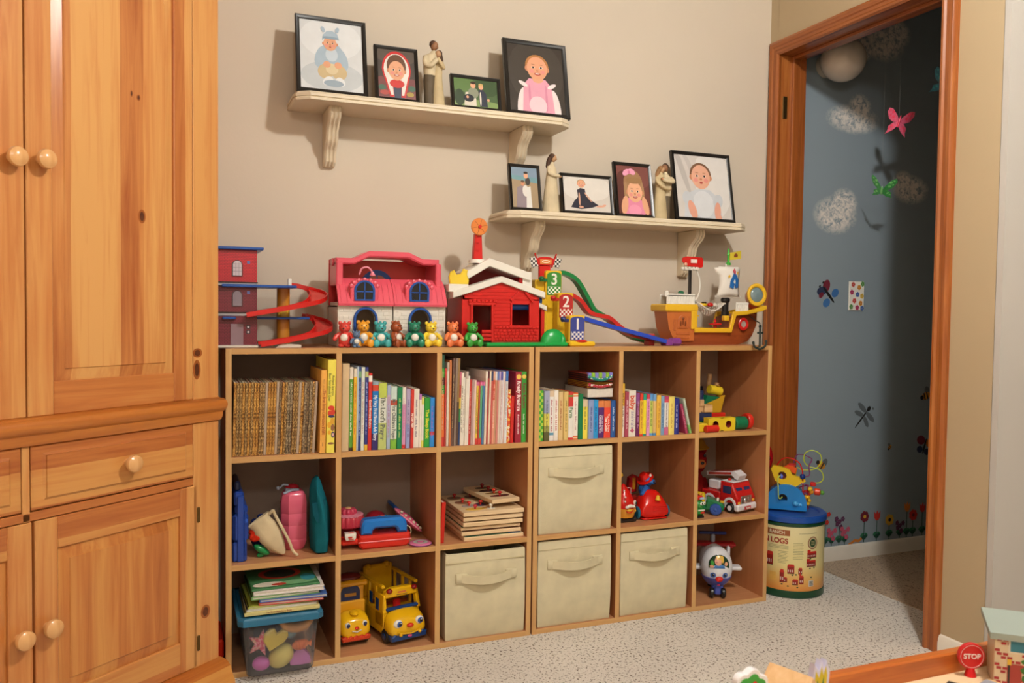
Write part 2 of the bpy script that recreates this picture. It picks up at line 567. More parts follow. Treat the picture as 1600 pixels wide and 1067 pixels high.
jh = B(); jh.box(XR - .004, XR + .124, -0.497, 0.237, 2.015, 2.03, b=.002); jh.box(XR + .052, XR + .085, -0.486, 0.226, 2.003, 2.016, b=.002)
struct(jh.o('trim_6', None, OAKX))
BRASS = mat('#6d5630', 0.35, 0.1, metal=0.9)
h = B(); h.box(XR + .012, XR + .032, 0.2335, 0.238, 1.775, 1.86, b=.001)
for z in (1.79, 1.845): h.cyl((XR + .022, .2335, z), (XR + .022, .232, z), .003, m=0, n=8)
struct(h.o('hinge_leaf', jl, BRASS))
struct(B().box(XR + .005, XR + .02, -0.499, -0.4945, 0.94, 1.0, b=.001).o('strike_plate', jr, BRASS))
# baseboards
BP = [(0, 0), (.013, 0), (.013, .03), (.011, .036), (.011, .04), (.007, .048), (0, .05)]
def baseboard(name, p0, p1, out):
    b = B(); p0 = Vector(p0); p1 = Vector(p1); out = Vector(out); n = len(BP)
    vs = [p + out * u + Vector((0, 0, z * 1.15)) for p in (p0, p1) for u, z in BP]
    b.add(vs, [tuple(range(n)), tuple(range(n, 2 * n))[::-1]] + [(i, (i + 1) % n, n + (i + 1) % n, n + i) for i in range(n)])
    return struct(b.o(name, None, WHITE_TRIM))
baseboard('baseboard_closet', (XR + .13, YW, .003), (3.35, YW, .003), (0, -1, 0))
baseboard('baseboard_right', (XR, -.555, 0), (XR, -.72, 0), (-1, 0, 0))
baseboard('baseboard_corner', (XR, -.72, 0), (3.4, -.72, 0), (0, -1, 0))
baseboard('baseboard_back', (1.835, YW, 0), (XR, YW, 0), (0, -1, 0))

# stencilled motifs on the blue closet wall (paint, so they belong to the wall)
YB = YW - 0.0002
PAL = {k: mat(v, .8, .06, spec=.2) for k, v in dict(navy='#2c3550', wine='#6b2230', sky='#3c6aa0', black='#22201f', grey='#5d6468', dgreen='#22483a',
       green='#2f6d4c', red='#c0352c', orange='#c9772c', yellow='#cf9f36', pink='#c0566e', plum='#5d3552', gold='#c98a30').items()}
def motif(name, cx, cz, rot, shapes):
    """shapes: (kind colour, [outline]) in metres about the motif centre"""
    b = B(); ms = []; ca, sa = math.cos(rot), math.sin(rot)
    for i, (c, pts) in enumerate(shapes):
        if c not in ms: ms.append(c)
        pp = [(cx + x * ca - z * sa, cz + x * sa + z * ca) for x, z in pts]
        flat(b, pp, YB - .0002 * i, ms.index(c))
    return b.o(name, blue, *[PAL[c] for c in ms], smooth=0)
def tilt(pts, a, dx=0, dz=0):
    c, s_ = math.cos(a), math.sin(a)
    return [(x * c - z * s_ + dx, x * s_ + z * c + dz) for x, z in pts]
motif('painted_butterfly', 2.35, 1.105, .75, [('wine', tilt(ell(.03, .022, .026, .018), .5)), ('navy', tilt(ell(-.03, .022, .026, .018), -.5)), ('sky', ell(.03, -.018, .02, .016)),
      ('sky', ell(-.03, -.018, .02, .016)), ('wine', ell(-.03, .024, .014, .01)), ('black', ell(0, 0, .006, .045)), ('black', ell(.012, .056, .006, .004)), ('black', ell(-.012, .056, .006, .004))])
motif('painted_dragonfly', 2.555, .60, -.75, [('black', ell(0, -.012, .004, .055)), ('grey', ell(.03, .02, .03, .011)), ('grey', ell(-.03, .02, .03, .011)), ('grey', tilt(ell(.028, 0, .026, .01), -.35)),
      ('grey', tilt(ell(-.028, 0, .026, .01), .35)), ('black', ell(0, .04, .009, .012)), ('grey', ell(.016, .055, .006, .005))])
for nm, cx, cz, sc, a in (('painted_bee', 2.905, .675, 1.0, .3), ('painted_bee', 2.335, .405, .9, -.6), ('painted_ant', 2.705, .46, .45, .8)):
    motif(nm, cx, cz, a, [('grey', ell(.012 * sc, .02 * sc, .014 * sc, .02 * sc)), ('gold', ell(0, 0, .026 * sc, .016 * sc)), ('black', [(-.012 * sc, -.015 * sc), (-.005 * sc, -.017 * sc), (-.005 * sc, .017 * sc), (-.012 * sc, .015 * sc)]),
          ('black', [(.004 * sc, -.017 * sc), (.011 * sc, -.016 * sc), (.011 * sc, .016 * sc), (.004 * sc, .017 * sc)]), ('black', ell(-.024 * sc, 0, .01 * sc, .01 * sc))])
motif('painted_butterfly', 2.905, .455, -.3, [('orange', ell(.028, .02, .024, .02)), ('wine', ell(-.028, .02, .024, .02)), ('navy', ell(.022, -.02, .017, .015)), ('navy', ell(-.022, -.02, .017, .015)), ('black', ell(0, 0, .005, .035))])
def flower(cx, col, ctr, hgt, kind):
    sh = [('dgreen', [(-.0018, .0), (.0018, .0), (.0018, hgt - .02), (-.0018, hgt - .02)])]
    for s_ in (-1, 1):
        sh.append(('dgreen', tilt(ell(s_ * .016, .016, .015, .008), s_ * .6)))
        sh.append(('green', tilt(ell(s_ * .012, .032, .011, .006), s_ * .7)))
    if kind == 'tulip':
        sh.append((col, [(-.017, hgt + .018), (-.008, hgt + .006), (0, hgt + .022), (.008, hgt + .006), (.017, hgt + .018), (.016, hgt - .01), (.006, hgt - .022), (-.006, hgt - .022), (-.016, hgt - .01)]))
    elif kind == 'daisy':
        for k in range(7):
            a = 2 * PI * k / 7
            sh.append((col, ell(.014 * math.cos(a), hgt + .014 * math.sin(a), .0105, .0105, 12)))
        sh.append((ctr, ell(0, hgt, .008, .008, 12)))
    else:
        for dx, dz in ((0, 0), (.016, .01), (-.014, -.008), (.005, -.022), (-.02, .014)):
            for k in range(5):
                a = 2 * PI * k / 5
                sh.append((col, ell(dx + .006 * math.cos(a), hgt + dz + .006 * math.sin(a), .005, .005, 9)))
    motif('painted_flower', cx, .062, 0, sh)
for a in ((2.365, 'red', 'red', .125, 'bunch'), (2.40, 'pink', 'red', .055, 'bunch'), (2.44, 'plum', 'red', .10, 'bunch'), (2.47, 'pink', 'red', .055, 'bunch'), (2.575, 'wine', 'yellow', .11, 'daisy'),
          (2.645, 'red', 'red', .11, 'tulip'), (2.715, 'yellow', 'black', .085, 'daisy'), (2.775, 'plum', 'plum', .055, 'bunch'), (2.815, 'orange', 'red', .135, 'tulip'),
          (2.85, 'red', 'wine', .095, 'daisy'), (2.905, 'red', 'red', .125, 'tulip'), (2.955, 'pink', 'wine', .11, 'daisy')):
    flower(*a)
motif('painted_caterpillar', 2.535, .066, .15, [('orange', tilt([(-.045, -.008), (-.03, -.004), (-.01, .004), (.012, -.003), (.035, .006), (.042, .016), (.03, .016), (.012, .009), (-.008, .016), (-.03, .008), (-.045, .004)], 0))])

# ------------------------------------------------------------------ closet things
t = thing('globe_light', 'round frosted white glass globe light fixed to the blue closet wall', 'light fixture', (2.30, YW, 2.02))
GL = mat('#d8cfc2', 0.15, .03)
B().ball((0, -.100, 0), (.086, .086, .084), n=28).o('glass_globe', t, GL)
B().lathe([(.045, 0), (.045, .012), (.04, .02), (.035, .03)], (0, 0, 0), axis='y', mx=Matrix.Rotation(PI, 4, 'Z')).o('mounting_plate', t, mat('#bdb6a8', .3))
t = thing('switch_plate', 'white blank wall plate decorated with bright flowers on the blue closet wall', 'wall plate', (2.494, YW, 1.102))
B().box(-.04, .04, -.006, 0, -.06, .06, b=.003).o('plate', t, mat('#e9e6dc', .3))
fb = B(); rnd = random.Random(3); cols = ['#d9534a', '#e0902e', '#5d9a4a', '#c43a6a', '#4a6cb0', '#e6c04a']
for i, (x, z) in enumerate(((-.02, .047), (.012, .035), (.03, .05), (-.026, .015), (.004, .006), (.028, .0), (-.012, -.02), (.022, -.03), (-.028, -.045), (.004, -.048), (.03, -.05))):
    for k in range(5):
        a = 2 * PI * k / 5 + i
        flat(fb, ell(x + .006 * math.cos(a), z + .006 * math.sin(a), .0045, .0055, 8), -.0061, i % 6)
fb.o('flower_print', t, *[mat(c, .5) for c in cols], smooth=0)

def butterfly(label, loc, rz, c1, c2, tilt_=0.0, tp=2.44):
    t = thing('hanging_butterfly', label, 'butterfly ornament', loc, 0, 'butterflies hung in the closet')
    q = B()
    for s_ in (-1, 1):
        o1 = [(0, 0), (.012, .022), (.034, .046), (.05, .05), (.053, .034), (.04, .008), (.02, -.004)]
        o2 = [(0, 0), (.022, -.006), (.036, -.02), (.034, -.034), (.04, -.05), (.028, -.042), (.016, -.034), (.004, -.02)]
        mx = Matrix.Rotation(s_ * .45, 4, 'Z')
        for o_ in (o1, o2):
            q.prism([(s_ * x, z) for x, z in o_], -.0008, .0008, 'y', 0, mx=mx)
        for (x, z, r) in ((.03, .034, .006), (.042, .04, .004), (.025, .016, .006), (.022, -.018, .005), (.03, -.028, .004), (.038, .022, .004)):
            q.prism([(s_ * a, c) for a, c in ell(x, z, r, r, 9)], -.0012, .0012, 'y', 1, mx=mx)
    ro = (tilt_, .25, rz)
    place(q.o('wings', t, mat(c1, .35, .2, 120), mat(c2, .3, .2, 200), smooth=0), (0, 0, 0), ro)
    place(B().ball((0, -.002, 0), (.004, .004, .024)).o('body', t, mat(c2, .3)), (0, 0, 0), ro)
    B().tube([(0, 0, .01), (0, 0, tp - loc[2])], .00025, n=5).o('thread', t, mat('#8d8b88', .4))
butterfly('pink glitter butterfly hanging on a thread in the closet doorway', (2.40, .011, 1.752), -.7, '#d65a78', '#e03a5a')
butterfly('green glitter butterfly hanging lowest in the closet doorway', (2.40, .085, 1.505), -.9, '#4cae5c', '#8fe08a', .9)
butterfly('teal butterfly hanging half hidden behind the right door casing', (2.43, -.16, 1.852), -.6, '#1f6a80', '#2c93a0', .8)
# ================================================================== corner armoire
PINE_V = wood('#c67f44', '#a65a2a', '#d69b5a', 'z', .058, .3, False, 1.0)
PINE_P = wood('#c88347', '#a2562a', '#d8a05e', 'z', .062, .3, False, 2.3)
PINE_P2 = wood('#be763a', '#9c5226', '#d0924e', 'z', .07, .3, False, 4.1)
PINE_H = wood('#c1773c', '#9c5026', '#d09452', 'x', .08, .3, False, 3.1, 'z')
PINE_B = wood('#c0742f', '#a05420', '#d2934a', 'x', .1, .28, False, 5.2, 'z')
KNOB = wood('#d39a60', '#c0803f', '#e0ac72', 'z', .2, .22, False, 1.7)
KNOT = mat('#5a2a12', .4, .3, 60)
KNOTR = mat('#9c5522', .35, .15, 80)
AR = thing('corner_armoire', 'large honey pine corner armoire with panelled doors and round wooden knobs', 'armoire', (-.02, -.05, 0), math.radians(40))
c40, s40 = math.cos(math.radians(40)), math.sin(math.radians(40))
def toloc(x, y):
    dx, dy = x + .02, y + .05
    return (dx * c40 + dy * s40, -dx * s40 + dy * c40)
body = [(-1.03, .02), (0, .02), toloc(-.075, 0.0), toloc(-.075, .285), toloc(-.985, .285), toloc(-.985, -.62), toloc(-.9, -.72)]
B().prism(body, .0, 2.10, 'z', b=.002).o('carcass', AR, PINE_V)
fr = B()
fr.box(-.083, 0, 0, .021, .085, .725, 0); fr.box(-1.03, -.947, 0, .021, .085, .725, 0)
fr.box(-.083, 0, 0, .021, .78, 2.0, 0); fr.box(-1.03, -.947, 0, .021, .78, 2.0, 0)
fr.box(-.528, -.511, 0.001, .021, .563, .725, 0)
fr.box(-.947, -.083, .001, .021, .564, .583, 1); fr.box(-.947, -.083, .001, .021, 1.955, 2.0, 1)
fr.o('face_frame', AR, PINE_V, PINE_H)
def knob(par, x, z, y=0.0):
    k = B().lathe([(.009, 0), (.0085, .012), (.011, .016), (.019, .019), (.021, .024), (.0195, .031), (.013, .036), (.004, .0378), (.0005, .038)], (0, 0, 0), axis='y', n=20,
                  mx=Matrix.Rotation(PI, 4, 'Z')).o('knob', par, KNOB)
    return place(k, (x, y, z))
def panel_field(b, x0, x1, z0, z1, inset, m, arch=0.0, y_edge=.008, y_field=-.001):
    """raised-and-fielded panel: a bevel from the recess edge up to the flat field"""
    def ring(i, y):
        a, c, d, e = x0 + i, x1 - i, z0 + i, z1 - i
        if not arch:
            return [(a, y, d), (c, y, d), (c, y, e), (a, y, e)]
        top = []
        for k in range(13):
            t_ = k / 12
            top.append((c + (a - c) * t_, y, e + arch * max(0.0, math.sin(PI * t_)) ** .8))
        return [(a, y, d), (c, y, d)] + top
    b.loft([ring(0, .02), ring(0, y_edge), ring(inset * .92, y_field + .003), ring(inset, y_field)], m)
def door(name, x0, x1, z0, z1, sw, rb, rt, kx, kz, pm, arch=0.0, inset=.028):
    d = B()
    d.box(x0, x0 + sw, 0, .02, z0, z1, 0, .002); d.box(x1 - sw, x1, 0, .02, z0, z1, 0, .002)
    d.box(x0 + sw, x1 - sw, .0005, .02, z0, z0 + rb, 1, .002)
    if not arch:
        d.box(x0 + sw, x1 - sw, .0005, .02, z1 - rt, z1, 1, .002)
    else:
        xa, xb, zt = x0 + sw, x1 - sw, z1 - rt - arch
        out = [(xa, z1), (xa, zt)] + [(xa + (xb - xa) * k / 12, zt + arch * math.sin(PI * k / 12) ** .8) for k in range(1, 12)] + [(xb, zt), (xb, z1)]
        d.prism(out, .0005, .02, 'y', 1)
    o = d.o(name, AR, PINE_V, PINE_H)
    p = B(); panel_field(p, x0 + sw, x1 - sw, z0 + rb, z1 - rt - arch, inset, 0, arch)
    pp = p.o('panel', o, pm)
    knob(o, kx, kz)
    return o, pp
ud, up = door('upper_door', -.514, -.084, .786, 1.953, .057, .072, .05, -.485, 1.33, PINE_P, .12)
door('upper_door', -.946, -.518, .786, 1.953, .057, .072, .05, -.547, 1.325, PINE_V, .12)
ld, lp = door('lower_door', -.502, -.072, .087, .562, .052, .08, .07, -.478, .328, PINE_P2)
door('lower_door', -.946, -.508, .087, .562, .052, .08, .07, -.540, .323, PINE_P2)
def knot(par, x, z, rx, rz, y):
    b = B(); flat(b, ell(x, z, rx * 1.7, rz * 1.5), y, 0, .00015); flat(b, ell(x, z, rx, rz), y - .00015, 1, .0002)
    b.o('knot', par, KNOTR, KNOT, smooth=0)
knot(up, -.235, 1.237, .006, .011, -.0011); knot(up, -.262, 1.52, .002, .005, -.0011); knot(up, -.243, 1.515, .003, .005, -.0011)
fo = [o for o in AR.children if o.name.startswith('face_frame')][0]
knot(fo, -.072, .862, .007, .017, -.0001); knot(fo, -.070, .905, .009, .008, -.0001); knot(fo, -.045, .224, .009, .012, -.0001)
for x0, x1, kx in ((-.509, -.084, -.282), (-.946, -.53, -.74)):
    d = B(); d.box(x0, x1, .0, .02, .586, .724, 0, .002)
    panel_field(d, x0 + .024, x1 - .022, .604, .708, .007, 0, 0, .0005, -.0065)
    dr = d.o('drawer', AR, PINE_H)
    knob(dr, kx, .655, -.0065)
# mouldings, wrapped round the front and the right-hand corner
def moulding(name, prof, m, x1=.0):
    b = B(); path_n = [((-1.03, 0.0), (0, -1)), ((x1, 0.0), (.42, -1)), (toloc(-.07, .0), (1, .3))]
    rings = []
    for (x, y), (nx, ny) in path_n:
        rings.append([(x + nx * u, y + ny * u + (.0), z) for u, z in prof])
    b.loft(rings); return b.o(name, AR, m)
moulding('waist_moulding', [(-.02, .726), (.006, .726), (.010, .736), (.011, .748), (.016, .752), (.022, .760), (.0235, .768), (.021, .776), (.014, .782), (.0, .786), (-.02, .786)], PINE_B)
moulding('base_moulding', [(-.02, 0), (.042, 0), (.042, .028), (.038, .034), (.034, .05), (.030, .066), (.022, .078), (.010, .086), (-.02, .087)], PINE_B)
moulding('cornice', [(-.02, 2.0), (.01, 2.0), (.02, 2.03), (.05, 2.07), (.06, 2.10), (-.02, 2.10)], PINE_B)
for z in (.485, .148):
    B().box(-.073, -.064, -.004, .004, z - .02, z + .02, b=.002).o('hinge', ld, BRASS)

# ================================================================== cube organizers
LAM = wood('#ad6e44', '#985c36', '#ba7c50', 'z', .35, .42, False, 1.1)
LAMX = wood('#bf855a', '#a87048', '#ca9266', 'x', .35, .42, False, 2.1, 'y')
EDGE = wood('#c4955c', '#b4864e', '#cfa36a', 'z', .5, .4, False, 1.9)
EDGEX = wood('#c4955c', '#b4864e', '#cfa36a', 'x', .5, .4, False, 2.9, 'z')
BACKP = mat('#9c8676', .6, .05)
W1, TH, DP = .911, .0155, .295
CC = (W1 - 4 * TH) / 3
Z1 = 2 * (CC + TH) + TH       # floor of the top row
Z2 = (CC + TH) + TH
UX = .916
def cell_x(unit, i):
    return (0 if unit == 0 else UX) + TH + i * (CC + TH)
def board(name, par, x0, x1, z0, z1, m, me, y0=0.0):
    b = B(); b.box(x0, x1, y0 + .001, DP, z0, z1, 0, .0006); b.box(x0, x1, y0, y0 + .0012, z0, z1, 1, .0003)
    return b.o(name, par, m, me)
def organizer(label, x):
    t = thing('cube_organizer', label, 'shelving unit', (x, 0, 0), 0, 'cube organizers along the back wall')
    board('side_panel', t, 0, TH, 0, W1, LAM, EDGE); board('side_panel', t, W1 - TH, W1, 0, W1, LAM, EDGE)
    board('top_panel', t, TH, W1 - TH, W1 - TH, W1, LAMX, EDGEX); board('bottom_panel', t, TH, W1 - TH, 0, TH, LAMX, EDGEX)
    for i in (1, 2):
        x0 = i * (CC + TH)
        board('divider', t, x0, x0 + TH, TH, W1 - TH, LAM, EDGE)
    for r in (1, 2):
        for i in range(3):
            x0 = TH + i * (CC + TH)
            board('shelf', t, x0, x0 + CC, r * (CC + TH), r * (CC + TH) + TH, LAMX, EDGEX, .0004)
    B().box(.002, W1 - .002, DP - .001, DP + .003, .002, W1 - .002, b=0).o('back_panel', t, BACKP)
    return t
organizer('nine-cube wood-look shelving unit beside the pine armoire, holding the picture books', 0)
organizer('nine-cube wood-look shelving unit next to the doorway, holding three cream bins', UX)

# ================================================================== wall shelves with brackets
CREAM = mat('#dccdb2', .5, .06, 6, .05, 300)
def wall_shelf(label, x0, x1, zt, bx):
    t = thing('wall_shelf', label, 'shelf', ((x0 + x1) / 2, YW, zt), 0, 'cream wall shelves')
    w = (x1 - x0) / 2; d = .178; ch = .045
    def ring(g, z):
        c = ch - g * .4
        return [(-w + g, 0, z), (-w + g, -d + c + g * .4, z), (-w + g + .006, -d + c - .016, z), (-w + c, -d + g, z), (w - c, -d + g, z), (w - g - .006, -d + c - .016, z), (w - g, -d + c + g * .4, z), (w - g, 0, z)]
    B().loft([ring(0.004, -.026), ring(0, -.0245), ring(.0, -.019), ring(.003, -.0175), ring(.004, -.0155), ring(.0, -.0135), ring(.0, -.007), ring(.004, -.0045), ring(.006, 0)]).o('shelf_board', t, CREAM, smooth=20)
    for x in bx:
        # S-shaped bracket seen in profile (depth from wall, height)
        pr = [(0, -.026), (.125, -.026), (.128, -.045), (.118, -.06), (.095, -.075), (.08, -.092), (.075, -.112), (.064, -.128), (.046, -.14), (.036, -.16), (.032, -.178), (.018, -.19), (0, -.193)]
        b = B()
        pts = [(-u, z) for u, z in pr]
        b.prism(pts, x - .019, x + .019, 'x', 0, b=.003)
        # raised beads along the face
        for dx in (-.012, 0, .012):
            b.tube([(x + dx, -u - .0005, z) for u, z in pr[1:-1]], .0035, n=6)
        b.o('bracket', t, CREAM)
wall_shelf('higher cream wall shelf with two brackets, holding the left picture frames', .197, 1.098, 1.660, (.323 - .6475, .955 - .6475))
wall_shelf('lower cream wall shelf with two brackets, holding the right picture frames', .867, 1.822, 1.3505, (1.005 - 1.3445, 1.64 - 1.3445))

# ================================================================== fabric bins
BINM = cloth('#d3c9a8', .25, 700)
BINE = cloth('#c6ba96', .25, 700)
def fabric_bin(label, x0, x1, z0, z1, y0=.0, wob=0.0):
    cx, w, hgt, dep = (x0 + x1) / 2, (x1 - x0) / 2, z1 - z0, .27
    t = thing('fabric_bin', label, 'storage bin', (cx, y0, z0 + .0004), 0, 'cream fabric bins in the cubes')
    b = B()
    def ring(k, z, bul=0.0):
        a = w - k
        return [(-a, k, z), (-a * .5, k - bul * .8, z), (0, k - bul, z), (a * .5, k - bul * .8, z), (a, k, z), (a, dep - k, z), (-a, dep - k, z)]
    b.loft([ring(.004, 0), ring(0.002, .004), ring(0, hgt * .3, .003), ring(0, hgt * .7, .003 + wob), ring(.001, hgt - .004, wob), ring(.002, hgt, wob), ring(.008, hgt, wob), ring(.008, .01), ], cap=False)
    b.add([(-w + .008, .008, .01), (w - .008, .008, .01), (w - .008, dep - .008, .01), (-w + .008, dep - .008, .01)], [(0, 1, 2, 3)])
    b.add([(-w + .004, .004, 0), (w - .004, .004, 0), (w - .004, dep - .004, 0), (-w + .004, dep - .004, 0)], [(0, 1, 2, 3)])
    b.o('bin_body', t, BINM)
    # sewn rim line and strap handle
    B().box(-w + .003, w - .003, -.001 - wob, .002, hgt - .028, hgt - .0265, b=0).o('rim_seam', t, BINE)
    hz = hgt - .075
    s_ = B(); n = 14; hw = w * .62
    path = []
    for i in range(n + 1):
        u = -1 + 2 * i / n
        path.append((u * hw, -.006 - .020 * (1 - u * u) ** 1.2 - wob, hz - .006 * (1 - u * u)))
    vs = []; fs = []
    for (x, y, z) in path:
        vs += [(x, y, z - .013), (x, y - .001, z + .013), (x, y + .003, z + .013), (x, y + .003, z - .013)]
    for i in range(n):
        for j in range(4):
            k = (j + 1) % 4
            fs.append((i * 4 + j, i * 4 + k, i * 4 + 4 + k, i * 4 + 4 + j))
    s_.add(vs, fs + [(0, 1, 2, 3), (n * 4, n * 4 + 1, n * 4 + 2, n * 4 + 3)])
    for sx in (-1, 1):
        s_.box(sx * hw - .018, sx * hw + .018, -.006 - wob, 0.0, hz - .015, hz + .015, 0, .002)
    s_.o('handle', t, BINM, smooth=50)
z0 = TH
fabric_bin('cream fabric bin under the stack of wooden puzzles', .630, .892, z0, .2815, .004, .004)
fabric_bin('cream fabric bin directly below the row with the farm board book, uppermost bin', .936, 1.198, Z2, .588, .006)
fabric_bin('cream fabric bin at the floor directly below another cream bin', .937, 1.199, z0, .291, .006)
fabric_bin('cream fabric bin at the floor below the red toy car', 1.235, 1.495, z0, .291, .006)
